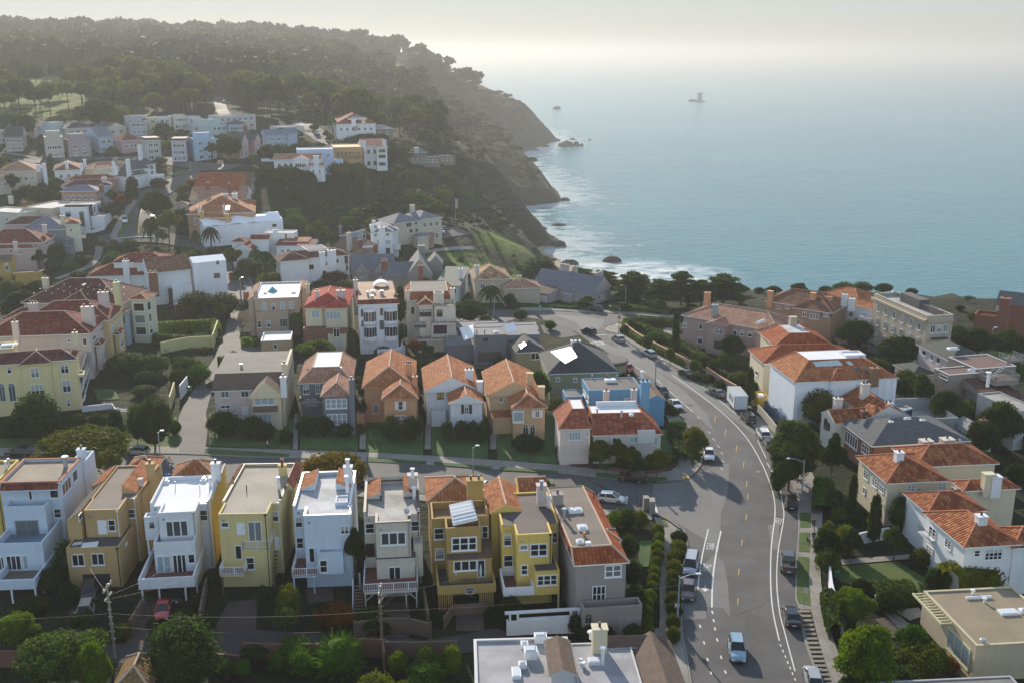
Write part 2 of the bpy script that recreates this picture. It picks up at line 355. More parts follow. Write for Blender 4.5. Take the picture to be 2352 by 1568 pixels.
rock=mixc(nt,ramp(nt,strata,((.40,(1,1,1)),(.56,(0,0,0)))),rock,(.014,.013,.011)); rock=mixc(nt,ramp(nt,noisen(nt,w,.07,6,.7),((.54,(0,0,0)),(.66,(.8,.8,.8)))),rock,(.030,.042,.012))
col=mixc(nt,steep,scrub,rock); col=mixc(nt,mth(nt,'MULTIPLY',al.outputs['Fac'],ramp(nt,noisen(nt,w,.11,4),((.34,(.15,.15,.15)),(.48,(1,1,1))))),col,lawn)
asd=nt.nodes.new('ShaderNodeAttribute'); asd.attribute_name='sd'
sandm=mth(nt,'MULTIPLY',ramp(nt,s.outputs[2],((.90,(0,0,0)),(.97,(1,1,1)))),mth(nt,'LESS_THAN',mth(nt,'ABSOLUTE',mth(nt,'SUBTRACT',asd.outputs['Fac'],14)),34))
sz=nt.nodes.new('ShaderNodeSeparateXYZ'); nt.links.new(w,sz.inputs[0]); sandm=mth(nt,'MULTIPLY',sandm,mth(nt,'LESS_THAN',sz.outputs[2],5.))
col=mixc(nt,sandm,col,(.46,.39,.29))
nt.links.new(col,b.inputs['Base Color']); b.inputs['Roughness'].default_value=.95; b.inputs['Specular IOR Level'].default_value=.2
bump(nt,b,mth(nt,'ADD',noisen(nt,w,.35,7,.7),mth(nt,'MULTIPLY',strata,1.6)),1.,2.6)
me.materials.append(m); g=bpy.data.objects.new('ground',me); COL.objects.link(g); struct(g)
# sea: one sheet, finer near the shore so that the surf can follow the coast
def sheet(xs,ys,z):
    X,Y=np.meshgrid(xs,ys,indexing='ij'); n=len(xs)*len(ys); ix=np.arange(n).reshape(len(xs),len(ys))
    return X,Y,np.stack([X,Y,np.full_like(X,z)],-1).reshape(-1,3),np.stack([ix[:-1,:-1],ix[1:,:-1],ix[1:,1:],ix[:-1,1:]],-1).reshape(-1,4)
xs=np.concatenate([[-26000,-9000,-3000,-1000,-400],np.arange(-200,420,6.),[500,700,1200,3000,9000,26000]])
ys=np.concatenate([[-3000,0,200],np.arange(300,900,6.),np.arange(900,1450,14.),[1600,2000,2600,4000,8000,14000,30000]])
X,Y,vv,qq=sheet(xs,ys,0.0)
me=bpy.data.meshes.new('sea'); me.from_pydata(vv.tolist(),[],qq.tolist())
at=me.attributes.new('shore','FLOAT','POINT'); at.data.foreach_set('value',(-coast_sd(X,Y)).clip(-50,400).reshape(-1))
m,nt,b=nmat('sea_water'); w=worldc(nt)
ash=nt.nodes.new('ShaderNodeAttribute'); ash.attribute_name='shore'; d=ash.outputs['Fac']
deep=ramp(nt,noisen(nt,w,.004,3),((.3,(.032,.20,.245)),(.7,(.05,.245,.285))))
shal=ramp(nt,mth(nt,'DIVIDE',d,60.),((0,(1,1,1)),(1,(0,0,0)))); col=mixc(nt,mth(nt,'MULTIPLY',shal,.6),deep,(.12,.19,.17))
mp=nt.nodes.new('ShaderNodeMapping'); mp.inputs['Scale'].default_value=(.06,.10,1); nt.links.new(w,mp.inputs[0])
fn=noisen(nt,mp.outputs[0],1.,7,.7)
edge=mth(nt,'ADD',mth(nt,'DIVIDE',d,70.),mth(nt,'MULTIPLY',mth(nt,'SUBTRACT',fn,.5),2.6))
foam=ramp(nt,edge,((.05,(1,1,1)),(.30,(.6,.6,.6)),(.42,(0,0,0))))
sz=nt.nodes.new('ShaderNodeSeparateXYZ'); nt.links.new(w,sz.inputs[0])
bx=mth(nt,'ADD',mth(nt,'POWER',mth(nt,'DIVIDE',mth(nt,'SUBTRACT',sz.outputs[0],58),62.),2.),mth(nt,'POWER',mth(nt,'DIVIDE',mth(nt,'SUBTRACT',sz.outputs[1],478),48.),2.))
foam=mixc(nt,ramp(nt,bx,((.2,(1,1,1)),(.7,(0,0,0)))),mth(nt,'MULTIPLY',foam,.42),ramp(nt,fn,((.40,(.06,.06,.06)),(.58,(.95,.95,.95)))))
col=mixc(nt,foam,col,(.72,.75,.75))
nt.links.new(col,b.inputs['Base Color']); nt.links.new(mth(nt,'ADD',mth(nt,'MULTIPLY',foam,.5),.16),b.inputs['Roughness']); b.inputs['IOR'].default_value=1.33; b.inputs['Specular IOR Level'].default_value=.38
mp1=nt.nodes.new('ShaderNodeMapping'); mp1.inputs['Scale'].default_value=(.10,.25,.2); mp1.inputs['Rotation'].default_value=(0,0,.12); nt.links.new(w,mp1.inputs[0])
h=mth(nt,'ADD',noisen(nt,mp1.outputs[0],1.0,6,.62),mth(nt,'MULTIPLY',noisen(nt,w,.02,3),1.2)); bump(nt,b,h,.55,2.2)
me.materials.append(m); sea=bpy.data.objects.new('sea',me); COL.objects.link(sea); struct(sea)
# haze
hb=MB(); hb.box(-27000,-3500,-12,27000,31000,152)
m=bpy.data.materials.new('haze_air'); m.use_nodes=True; nt=m.node_tree; nt.nodes.clear(); o=nt.nodes.new('ShaderNodeOutputMaterial'); pv=nt.nodes.new('ShaderNodeVolumePrincipled')
pv.inputs['Density'].default_value=HAZE_D; pv.inputs['Color'].default_value=HAZE_C; pv.inputs['Anisotropy'].default_value=HAZE_G; nt.links.new(pv.outputs[0],o.inputs['Volume'])
ho=hb.build('haze',m); struct(ho,'stuff')
# sky and sun
wd=bpy.data.worlds.new('World'); SC.world=wd; wd.use_nodes=True; nt=wd.node_tree
bg=nt.nodes.get('Background') or nt.nodes.new('ShaderNodeBackground')
sk=nt.nodes.new('ShaderNodeTexSky'); sk.sky_type='NISHITA'; sk.sun_disc=False; sk.sun_elevation=SUN_EL; sk.sun_rotation=SUN_AZ; sk.air_density=SKY_A; sk.dust_density=SKY_DUST; sk.ozone_density=1.5
tc=nt.nodes.new('ShaderNodeTexCoord'); sx=nt.nodes.new('ShaderNodeSeparateXYZ'); nt.links.new(tc.outputs['Generated'],sx.inputs[0])
bank=mth(nt,'MULTIPLY',ramp(nt,sx.outputs[1],((.0,(0,0,0)),(.75,(1,1,1)))),ramp(nt,sx.outputs[2],((.0,(1,1,1)),(.10,(.85,.85,.85)),(.42,(0,0,0)))))   # sky shaped: low ahead dimmed and greyed, behind kept bright to fill shaded walls
gain=mth(nt,'ADD',SKY_Z,mth(nt,'MULTIPLY',bank,SKY_B-SKY_Z)); gc=nt.nodes.new('ShaderNodeCombineXYZ'); [nt.links.new(gain,gc.inputs[i]) for i in range(3)]
grey=mixc(nt,mth(nt,'ADD',mth(nt,'MULTIPLY',bank,.62),.22),sk.outputs[0],SKY_G); nt.links.new(mixc(nt,1.0,grey,gc.outputs[0],'MULTIPLY'),bg.inputs[0]); bg.inputs[1].default_value=SKY_S
sl=bpy.data.lights.new('sun','SUN'); sl.energy=SUN_E; sl.angle=math.radians(.6); sl.color=SUN_C
so=bpy.data.objects.new('sun',sl); COL.objects.link(so); so.location=(-200,600,400)
sd=Vector((math.sin(SUN_AZ)*math.cos(SUN_EL),math.cos(SUN_AZ)*math.cos(SUN_EL),math.sin(SUN_EL)))
so.rotation_euler=sd.to_track_quat('Z','Y').to_euler()
cam=bpy.data.cameras.new('camera'); co=bpy.data.objects.new('camera',cam); COL.objects.link(co); co.location=CAM.tolist()
cam.sensor_width=36; cam.sensor_fit='HORIZONTAL'; cam.lens=36*FPX/2352; co.rotation_euler=(math.pi/2-PITCH,0,0); cam.clip_start=1; cam.clip_end=60000
SC.camera=co
SC.view_settings.view_transform='Standard'; SC.view_settings.look='None'; SC.view_settings.exposure=EXPO; SC.view_settings.gamma=1
SC.render.engine='CYCLES'; cy=SC.cycles; cy.use_denoising=True; cy.max_bounces=5; cy.diffuse_bounces=2; cy.glossy_bounces=2; cy.transmission_bounces=2; cy.volume_bounces=0; cy.transparent_max_bounces=4; cy.caustics_reflective=False; cy.caustics_refractive=False; cy.sample_clamp_indirect=4
# ------------------------------------------------------------------ houses
DBG=False
BLIND=PLAIN((.42,.42,.39),.6,name='window_blind',var=.1)
def tri_roof_faces(mb,x0,y0,x1,y1,z,rise,kind,inset=None,dirn='f',mi=0,th=.16):
    """closed roof solid over an eave rectangle; slope faces carry uv = (metres along eave, metres up slope)"""
    z1=z+th; w=x1-x0; d=y1-y0; A=(x0,y0,z1);B=(x1,y0,z1);C=(x1,y1,z1);D=(x0,y1,z1); caps=[]
    def sl(pts):
        e=Vector(pts[1])-Vector(pts[0]); e.normalize(); n=(Vector(pts[1])-Vector(pts[0])).cross(Vector(pts[2])-Vector(pts[0])).normalized(); up=n.cross(e)
        mb.face(pts,mi,[((Vector(p)).dot(e),(Vector(p)-Vector(pts[0])).dot(up)) for p in pts])
    a,b,c,e=(x0,y0,z),(x1,y0,z),(x1,y1,z),(x0,y1,z)
    for p,q,r,s in ((a,b,B,A),(b,c,C,B),(c,e,D,C),(e,a,A,D)): mb.face([p,q,r,s],1)
    mb.face([e,c,b,a],1)
    if kind=='hip':
        h=min(w,d)/2; zr=z1+rise
        if w>=d: P=(x0+h,y0+h,zr);Q=(x1-h,y0+h,zr)
        else: P=(x0+h,y0+h,zr);Q=(x0+h,y1-h,zr)
        if abs(w-d)<.05:
            for t in ((A,B),(B,C),(C,D),(D,A)): sl([t[0],t[1],P])
            caps=[(A,P),(B,P),(C,P),(D,P)]
        elif w>=d: sl([A,B,Q,P]);sl([B,C,Q]);sl([C,D,P,Q]);sl([D,A,P]); caps=[(A,P),(D,P),(B,Q),(C,Q),(P,Q)]
        else: sl([A,B,P]);sl([B,C,Q,P]);sl([C,D,Q]);sl([D,A,P,Q]); caps=[(A,P),(B,P),(C,Q),(D,Q),(P,Q)]
    elif kind=='gy':                                      # ridge runs away from the camera side, gable faces it
        P=((x0+x1)/2,y0,z1+rise);Q=((x0+x1)/2,y1,z1+rise)
        sl([D,A,P,Q]);sl([B,C,Q,P]);mb.face([A,B,P],1);mb.face([C,D,Q],1);caps=[(P,Q)]
    elif kind=='gx':
        P=(x0,(y0+y1)/2,z1+rise);Q=(x1,(y0+y1)/2,z1+rise)
        sl([A,B,Q,P]);sl([C,D,P,Q]);mb.face([D,A,P],1);mb.face([B,C,Q],1);caps=[(P,Q)]
    elif kind=='hgy':                                     # hipped towards the camera, gable at the far end
        h=w/2; P=((x0+x1)/2,y0+min(h,d*.8),z1+rise);Q=((x0+x1)/2,y1,z1+rise)
        sl([A,B,P]);sl([B,C,Q,P]);sl([D,A,P,Q]);mb.face([C,D,Q],1);caps=[(A,P),(B,P),(P,Q)]
    elif kind=='shed':
        if dirn=='f': P=(x1,y1,z1+rise);Q=(x0,y1,z1+rise); sl([A,B,P,Q]);mb.face([B,C,P],1);mb.face([D,A,Q],1);mb.face([C,D,Q,P],1)
        elif dirn=='b': P=(x0,y0,z1+rise);Q=(x1,y0,z1+rise); sl([C,D,P,Q]);mb.face([B,C,Q],1);mb.face([D,A,P],1);mb.face([A,B,Q,P],1)
        elif dirn=='l': P=(x1,y0,z1+rise);Q=(x1,y1,z1+rise); sl([D,A,P,Q]);mb.face([A,B,P],1);mb.face([C,D,Q],1);mb.face([B,C,Q,P],1)
        else: P=(x0,y1,z1+rise);Q=(x0,y0,z1+rise); sl([B,C,P,Q]);mb.face([C,D,P],1);mb.face([A,B,Q],1);mb.face([D,A,Q,P],1)
    elif kind=='man':                                     # sloped tile skirt round a flat top
        t=inset; zr=z1+rise; P=(x0+t[0],y0+t[1],zr);Q=(x1-t[2],y0+t[1],zr);R_=(x1-t[2],y1-t[3],zr);S=(x0+t[0],y1-t[3],zr)
        sl([A,B,Q,P]);sl([B,C,R_,Q]);sl([C,D,S,R_]);sl([D,A,P,S]); mb.face([P,Q,R_,S],2)
        caps=[(A,P),(B,Q),(C,R_),(D,S),(P,Q),(Q,R_),(R_,S),(S,P)]
    return caps
class House:
    def __init__(s,name,label,cat,wall,roofm,group=None,z0=None,fc=None,capm=None,flatm=None,ang=None):
        s.name,s.wall,s.roofm,s.z0,s.root=name,wall,roofm,z0,None; s.label=label;s.cat=cat;s.group=group;s.fc=fc or WHITE
        s.capm=capm;s.flatm=flatm or FLATROOF((.33,.32,.30));s.b=[];s.ang0=ang
    def loc(s,P): P=np.asarray(P); dx,dy=P[0]-s.O[0],P[1]-s.O[1]; return np.array([dx*s.c+dy*s.s_,-dx*s.s_+dy*s.c,P[2]-s.z0])
    def lray(s,p):
        d=ray(p); o=s.loc(CAM); return o,np.array([d[0]*s.c+d[1]*s.s_,-d[0]*s.s_+d[1]*s.c,d[2]])
    def start(s,A,B,h):
        if s.z0 is None: PA=hit(A,h); s.z0=float(PA[2]-h)
        else: PA=onz(A,s.z0+h)
        PB=onz(B,s.z0+h); s.O=PA; s.ang=math.atan2(PB[1]-PA[1],PB[0]-PA[0]) if s.ang0 is None else math.radians(s.ang0); s.c,s.s_=math.cos(s.ang),math.sin(s.ang)
        s.root=empty(s.name,(PA[0],PA[1],s.z0),s.ang); tag(s.root,s.label,s.cat,s.group)
    def blk(s,A,B,d,h,r='flat',**k):
        if s.root is None: s.start(A,B,h)
        a=s.loc(onz(A,s.z0+h)); b=s.loc(onz(B,s.z0+h))
        x0,x1=min(a[0],b[0]),max(a[0],b[0]); y0=(a[1]+b[1])/2 if 'y' not in k else k.pop('y')
        if d is None:
            d=max(.6,-y0+.06)
            if r=='flat' and abs(h-s.b[0]['h'])<.01: k['nb']=True; d=max(.6,-y0)
        if isinstance(d,tuple): d=s.loc(onz(d,s.z0+h))[1]-y0
        if DBG: print(s.name,s.label[:34],'x %.1f..%.1f y %.1f d %.1f h %.1f'%(x0,x1,y0,d,h),'world',[round(float(q),1) for q in onz(A,s.z0+h)],'ang %.1f'%math.degrees(s.ang))
        return s.lb(x0,y0,x1-x0,d,h,r,**k)
    def lb(s,x0,y0,w,d,h,r='flat',p=.42,ov=None,par=.35,zb=-1.2,wall=None,roofm=None,inset=None,dirn='f',rise=None,flatm=None,name='roof',capm=None,trim=None,nowall=False,nf=False,nb=False):
        ov=(.45 if r not in('flat','deck','rail') else 0) if ov is None else ov
        x1,y1=x0+w,y0+d; wx0,wx1,wy0,wy1=x0+ov,x1-ov,y0+ov,y1-ov; wall=wall or s.wall; roofm=roofm or s.roofm
        q=dict(wx0=wx0,wx1=wx1,wy0=wy0,wy1=wy1,h=h,zb=zb,x0=x0,x1=x1,y0=y0,y1=y1); s.b.append(q)
        if r in('flat','deck','rail'):
            t=.22; fz=h-par
            mb=MB(); mb.box(x0,y0,zb,x1,y1,fz-.04,0)
            if r!='rail' and par>.02:
                a_=y0+(t if not nf else .01); b_=y1-(t if not nb else .01)
                if not nf: mb.box(x0,y0,fz-.06,x1,y0+t,h,0)
                if not nb: mb.box(x0,y1-t,fz-.06,x1,y1,h,0)
                mb.box(x0,a_,fz-.06,x0+t,b_,h,0); mb.box(x1-t,a_,fz-.06,x1,b_,h,0)
            if not nowall: mb.build('wall',wall,s.root)
            mb=MB(); g=.223 if r!='rail' and par>.02 else 0; mb.box(x0+g,y0+(0 if nf else g),fz-.05,x1-g,y1-(0 if nb else g),fz,0); mb.build(name if r=='flat' else 'deck',flatm or s.flatm,s.root)
            if trim and r!='rail':
                mb=MB(); e=.05
                for bb in ([] if nf else [(x0-e,y0-e,x1+e,y0+t+e)])+([] if nb else [(x0-e,y1-t-e,x1+e,y1+e)])+[(x0-e,y0+t+e,x0+t+e,y1-t-e),(x1-t-e,y0+t+e,x1+e,y1-t-e)]: mb.box(bb[0],bb[1],h-.03,bb[2],bb[3],h+.08,0)
                mb.build('coping',trim,s.root)
            if r=='rail':
                mb=MB(); z=fz
                for (ax,ay,bx,by) in ((x0,y0,x1,y0),(x0,y0,x0,y1),(x1,y0,x1,y1)):
                    L=math.hypot(bx-ax,by-ay); n=max(2,int(L/.22))
                    mb.tube((ax,ay,z+1),(bx,by,z+1),.05,4); mb.tube((ax,ay,z+.12),(bx,by,z+.12),.035,4)
                    for i in range(n+1):
                        f=i/n; mb.tube((ax+(bx-ax)*f,ay+(by-ay)*f,z),(ax+(bx-ax)*f,ay+(by-ay)*f,z+1),.09 if i%8==0 or i==n else .028,4)
                mb.build('railing',trim or WHITE,s.root)
            q['rz']=fz
            if s.name=='row_house' and r=='flat' and h>5 and w>3 and h-zb>6:        # downpipe and a vent
                mb=MB(); mb.tube((x1-.22,y0-.09,max(zb,.2)),(x1-.22,y0-.09,h-.25),.055,6); mb.box(x1-.36,y0-.16,h-.3,x1-.08,y0-.01,h-.06); mb.build('downpipe',rnd.choice((GALV,DARK,WHITE)),s.root)
                mb=MB(); mb.box(x0+.5,y0-.09,h-1.0,x0+.75,y0-.01,h-.75); mb.build('wall_vent',GALV,s.root)
        else:
            span=min(w,d) if r in('hip',) else (w if r in('gy','hgy') else d)
            if rise is None: rise=p*span/2 if r!='shed' else p*(d if dirn in 'fb' else w)
            if r=='man' and inset is None: inset=(2.2,2.2,2.2,2.2)
            mb=MB(); caps=tri_roof_faces(mb,x0,y0,x1,y1,h,rise,r,inset,dirn)
            ro=mb.build(name,[roofm,wall if r in('gx','gy','hgy','shed') else WHITE,flatm or s.flatm],s.root)
            if not nowall:
                mb=MB(); mb.box(wx0,wy0,zb,wx1,wy1,h+.03,0); mb.build('wall',wall,s.root)
            cm=capm or s.capm
            if cm and caps:
                mb=MB()
                for a,b in caps: mb.tube(a,b,.13,5)
                mb.build('ridge_cap',cm,ro)
            q['rz']=h+rise+.16; q['roof']=ro
        s.cur=q; return s
    def at(s,i): s.cur=s.b[i]; return s
    def quad(s,name,pts,zs,m,th=.08):                                      # a tilted slab; pixel corners at given heights
        P=[s.loc(onz(p,s.z0+z)) for p,z in zip(pts,zs)]; mb=MB(); n=(Vector(P[1])-Vector(P[0])).cross(Vector(P[2])-Vector(P[0])).normalized()
        if n.z<0: n=-n
        a=[Vector(p) for p in P]; b=[p-n*th for p in a]
        if (a[1]-a[0]).cross(a[2]-a[0]).z<0: a=a[::-1]; b=b[::-1]
        mb.hexa(b,a); return mb.build(name,m,s.root)
    def sq(s,name,pts,f,p,m,th=.08,lift=.14):                                  # slab lying on a roof slope; pixel corners
        q=s.cur; zr=q['h']+.16+lift; P=[]
        for pt in pts:
            o,d=s.lray(pt); k=0 if f=='l' else 1; e=q['x0'] if f=='l' else q['y0']; t=(zr+p*(o[k]-e)-o[2])/(d[2]-p*d[k]); P.append(Vector(o+d*t))
        n=(P[1]-P[0]).cross(P[2]-P[0]).normalized()
        if n.z<0: P=P[::-1]; n=-n
        mb=MB(); mb.hexa([v-n*th for v in P],P); return mb.build(name,m,s.root)
    def dish(s,x,y,z):
        P=s.loc(onz((x,y),s.z0+z)); mb=MB(); mb.tube((P[0],P[1],z-.8),(P[0],P[1],z),.04,5)
        c=Vector((P[0],P[1]-.1,z)); n=Vector((.3,-.7,.5)).normalized(); a=n.orthogonal().normalized(); b=n.cross(a); N=10
        ring=[c+(a*math.cos(2*math.pi*i/N)+b*math.sin(2*math.pi*i/N))*.38+n*.12 for i in range(N)]
        for i in range(N): mb.face([c,ring[i],ring[(i+1)%N]]); mb.face([c-n*.03,ring[(i+1)%N],ring[i]])
        mb.build('satellite_dish',GALV,s.root); return s
    # face frame: f faces the camera side, l and r the ends, b the far side
    def fb(s,mb,f,a0,a1,z0,z1,t0,t1,mi=0):
        q=s.cur
        if f=='f': mb.box(a0,q['wy0']-t1,z0,a1,q['wy0']-t0,z1,mi)
        elif f=='b': mb.box(a0,q['wy1']+t0,z0,a1,q['wy1']+t1,z1,mi)
        elif f=='l': mb.box(q['wx0']-t1,a0,z0,q['wx0']-t0,a1,z1,mi)
        else: mb.box(q['wx1']+t0,a0,z0,q['wx1']+t1,a1,z1,mi)
    def fpt(s,f,a,z,t):
        q=s.cur
        return {'f':(a,q['wy0']-t,z),'b':(a,q['wy1']+t,z),'l':(q['wx0']-t,a,z),'r':(q['wx1']+t,a,z)}[f]
    def onface(s,f,p):
        o,d=s.lray(p); q=s.cur
        if f in 'fb': t=((q['wy0'] if f=='f' else q['wy1'])-o[1])/d[1]; P=o+d*t; return P[0],P[2]
        t=((q['wx0'] if f=='l' else q['wx1'])-o[0])/d[0]; P=o+d*t; return P[1],P[2]
    def w(s,f,x0,y0,x1,y1,n=1,m=1,kind='window',fr=None,gl=None,part=None,blind=None,fw=.09):
        a,z=s.onface(f,(x0,y0)); b,y=s.onface(f,(x1,y1))
        zl,zh=min(z,y),max(z,y)
        if f=='l': zl-=.38*(zh-zl)                                          # steeply foreshortened side walls
        return s.wm(f,min(a,b),max(a,b),zl,zh,n,m,kind,fr,gl,part,fw)
    def wm(s,f,a0,a1,z0,z1,n=1,m=1,kind='window',fr=None,gl=None,part=None,fw=.09):
        fr=fr or s.fc; gl=gl or GLASS
        if kind=='garage':
            mb=MB(); s.fb(mb,f,a0,a1,z0,z1,.0,.06)
            for i in range(1,4): s.fb(mb,f,a0+.08,a1-.08,z0+(z1-z0)*i/4-.02,z0+(z1-z0)*i/4+.02,.06,.075)
            return mb.build('garage_door',fr,s.root)
        if kind=='panel':
            mb=MB(); s.fb(mb,f,a0,a1,z0,z1,.0,.07); s.fb(mb,f,a0+.15,a1-.15,z0+.15,z0+(z1-z0)*.42,.07,.085); s.fb(mb,f,a0+.15,a1-.15,z0+(z1-z0)*.5,z1-.15,.07,.085)
            o=mb.build('door',fr,s.root); mb=MB(); s.fb(mb,f,a1-.2,a1-.13,z0+.95,z0+1.05,.086,.13); mb.build('handle',DARK,o); return o
        mb=MB(); e=fw
        if kind=='arch':
            c=(a0+a1)/2; r=(a1-a0)/2; zs=z1-r; N=8
            pts=[(c+r*math.cos(math.pi*i/N),zs+r*math.sin(math.pi*i/N)) for i in range(N+1)]
            ri=r-e; pi=[(c+ri*math.cos(math.pi*i/N),zs+ri*math.sin(math.pi*i/N)) for i in range(N+1)]
            flip=f in 'lb'
            for i in range(N):
                mb.hexa([s.fpt(f,*pts[i],.0),s.fpt(f,*pts[i+1],.0),s.fpt(f,*pi[i+1],.0),s.fpt(f,*pi[i],.0)],[s.fpt(f,*pts[i],.07),s.fpt(f,*pts[i+1],.07),s.fpt(f,*pi[i+1],.07),s.fpt(f,*pi[i],.07)])
            s.fb(mb,f,a0,a0+e,z0,zs,.0,.07); s.fb(mb,f,a1-e,a1,z0,zs,.0,.07); s.fb(mb,f,a0+e,a1-e,z0,z0+e,.0,.07); s.fb(mb,f,c-.03,c+.03,z0+e,zs+ri,.03,.065); s.fb(mb,f,a0+e,a1-e,zs-.03,zs+.03,.03,.065)
            o=mb.build('window',fr,s.root); mb=MB(); ring=[s.fpt(f,a0+e,z0+e,.03),s.fpt(f,a1-e,z0+e,.03)]+[s.fpt(f,*p,.03) for p in pi]
            mb.face(ring if not flip else ring[::-1]); mb.build('pane',gl,o); return o
        s.fb(mb,f,a0,a1,z1-e,z1,.0,.08); s.fb(mb,f,a0,a1,z0,z0+e,.0,.08); s.fb(mb,f,a0,a0+e,z0+e,z1-e,.0,.08); s.fb(mb,f,a1-e,a1,z0+e,z1-e,.0,.08)
        for i in range(1,n): c=a0+(a1-a0)*i/n; s.fb(mb,f,c-e*.55,c+e*.55,z0+e,z1-e,.03,.075)
        for i in range(1,m): c=z0+(z1-z0)*i/m; s.fb(mb,f,a0+e,a1-e,c-e*.35,c+e*.35,.03,.07)
        if kind=='window': s.fb(mb,f,a0-.06,a1+.06,z0-.09,z0-.005,.0,.13)
        o=mb.build(part or ('glazed_door' if kind=='door' else 'window'),fr,s.root)
        mb=MB(); s.fb(mb,f,a0+e,a1-e,z0+e,z1-e,-.02,.035); mb.build('pane',gl,o)
        if kind=='window' and gl is GLASS and fw<.115 and rnd.random()<.4:      # a blind or curtain drawn part of the way
            t=rnd.choice((.35,.5,.65)); mb=MB(); s.fb(mb,f,a0+e,a1-e,z1-e-(z1-z0-2*e)*t,z1-e,.036,.042); mb.build('blind',BLIND,o)
        return o
    def aw(s,f,cols,zs,ww=1.0,wh=1.35,n=2,m=1,gl=None,mg=.8,skip=(),far=False):    # a regular set of openings, one object each
        q=s.cur; a0,a1=(q['wx0'],q['wx1']) if f in 'fb' else (q['wy0'],q['wy1'])
        for j,z in enumerate(zs):
            for i in range(cols):
                if (i,j) in skip: continue
                c=a0+mg+(a1-a0-2*mg)*((i+.5)/cols)
                if far: s.wm(f,c-ww/2,c+ww/2,z,z+wh,n,m,fw=.12,gl=gl)
                else: s.wm(f,c-ww/2,c+ww/2,z,z+wh,n,m,gl=gl)
        return s
    def chim(s,x,y,zt,w=.95,d=.75,zb=None,m=None,pots=1,y_=None):
        P=s.loc(onz((x,y),s.z0+zt)); zb=zt-2.6 if zb is None else zb; m=m or s.wall
        mb=MB(); mb.box(P[0]-w/2,P[1]-d/2,zb,P[0]+w/2,P[1]+d/2,zt-.14,0); mb.box(P[0]-w/2-.09,P[1]-d/2-.09,zt-.14,P[0]+w/2+.09,P[1]+d/2+.09,zt,0)
        o=mb.build('chimney',m,s.root)
        if pots:
            mb=MB()
            for i in range(pots):
                cx=P[0]+(i-(pots-1)/2)*w/max(pots,1); mb.tube((cx,P[1],zt-.02),(cx,P[1],zt+.4),.14,7); mb.tube((cx,P[1],zt+.4),(cx,P[1],zt+.5),.2,7)
            mb.build('chimney_pot',DARK,o)
        return s
    def cb(s,x,yb,zb,yt,w=1.2,d=1.,m=None,pots=1,deep=1.6,yo=0):                   # chimney by the pixel where it leaves the roof (height zb) and the pixel row of its top
        P=onz((x,yb),s.z0+zb); r_=ray((x,yt)); zt=100+r_[2]*P[1]/r_[1]-s.z0; q=s.loc(P); return s.lchim(q[0],q[1]+d/2+yo,max(zt,zb+.8),w,d,zb-deep,m,pots)
    def lchim(s,x,y,zt,w=.95,d=.75,zb=None,m=None,pots=1):
        zb=zt-2.6 if zb is None else zb; m=m or s.wall
        mb=MB(); mb.box(x-w/2,y-d/2,zb,x+w/2,y+d/2,zt-.14,0); mb.box(x-w/2-.09,y-d/2-.09,zt-.14,x+w/2+.09,y+d/2+.09,zt,0); o=mb.build('chimney',m,s.root)
        if pots:
            mb=MB()
            for i in range(pots): cx=x+(i-(pots-1)/2)*w/pots; mb.tube((cx,y,zt-.02),(cx,y,zt+.45),.14,7)
            mb.build('chimney_pot',DARK,o)
        return s
    def pipe(s,x,y,h=.7,r=.11,m=None,cap=True,z=None):                     # vent pipe; pixel of its foot on the roof surface
        z=s.cur['rz'] if z is None else z; P=s.loc(onz((x,y),s.z0+z)); mb=MB(); mb.tube((P[0],P[1],z-.3),(P[0],P[1],z+h),r,7)
        if cap: mb.tube((P[0],P[1],z+h),(P[0],P[1],z+h+.14),r*1.9,8,r2=r*1.3)
        mb.build('vent_pipe',m or GALV,s.root); return s
    def sky(s,x0,y0,x1,y1,hh=.3,m=None,z=None,dome=True):                  # skylight; pixel rectangle on the roof surface
        z=s.cur['rz'] if z is None else z; a=s.loc(onz((x0,y1),s.z0+z)); b=s.loc(onz((x1,y0),s.z0+z)); x0,x1=sorted((a[0],b[0])); y0,y1=sorted((a[1],b[1]))
        mb=MB(); mb.box(x0,y0,z-.05,x1,y1,z+hh,0); o=mb.build('skylight',WHITE,s.root); mb=MB(); e=.07; i=.18 if dome else .02; t=.16 if dome else .03
        mb.hexa([(x0+e,y0+e,z+hh-.01),(x1-e,y0+e,z+hh-.01),(x1-e,y1-e,z+hh-.01),(x0+e,y1-e,z+hh-.01)],[(x0+e+i,y0+e+i,z+hh+t),(x1-e-i,y0+e+i,z+hh+t),(x1-e-i,y1-e-i,z+hh+t),(x0+e+i,y1-e-i,z+hh+t)]); mb.build('dome',m or DOME,o); return s
    def posts(s,pts,z0,z1,r=.1,m=None,name='post'):
        for x,y in pts: mb=MB(); mb.box(x-r,y-r,z0,x+r,y+r,z1); mb.build(name,m or WHITE,s.root)
        return s
    def bx(s,name,x0,y0,z0,x1,y1,z1,m): mb=MB(); mb.box(x0,y0,z0,x1,y1,z1); return mb.build(name,m,s.root)
DOME=PLAIN((.62,.66,.68),.25,name='acrylic_dome',var=.05)
PEACH=WALL((.60,.31,.16)); CREAM=WALL((.66,.58,.40)); YEL=WALL((.74,.53,.13)); YEL2=WALL((.68,.54,.24)); WHT=WALL((.74,.75,.76)); BLUW=WALL((.60,.68,.76)); TAN=WALL((.52,.34,.145)); BEI=WALL((.60,.53,.43))
OCH=WALL((.43,.28,.085)); GREYB=WALL((.30,.265,.24)); PINK=WALL((.52,.40,.35)); LPINK=WALL((.62,.52,.47)); BLUE=WALL((.13,.33,.52)); LBLUE=WALL((.36,.46,.56)); GREY=WALL((.14,.15,.17)); MGREY=WALL((.38,.38,.38)); LGREY=WALL((.52,.52,.50))
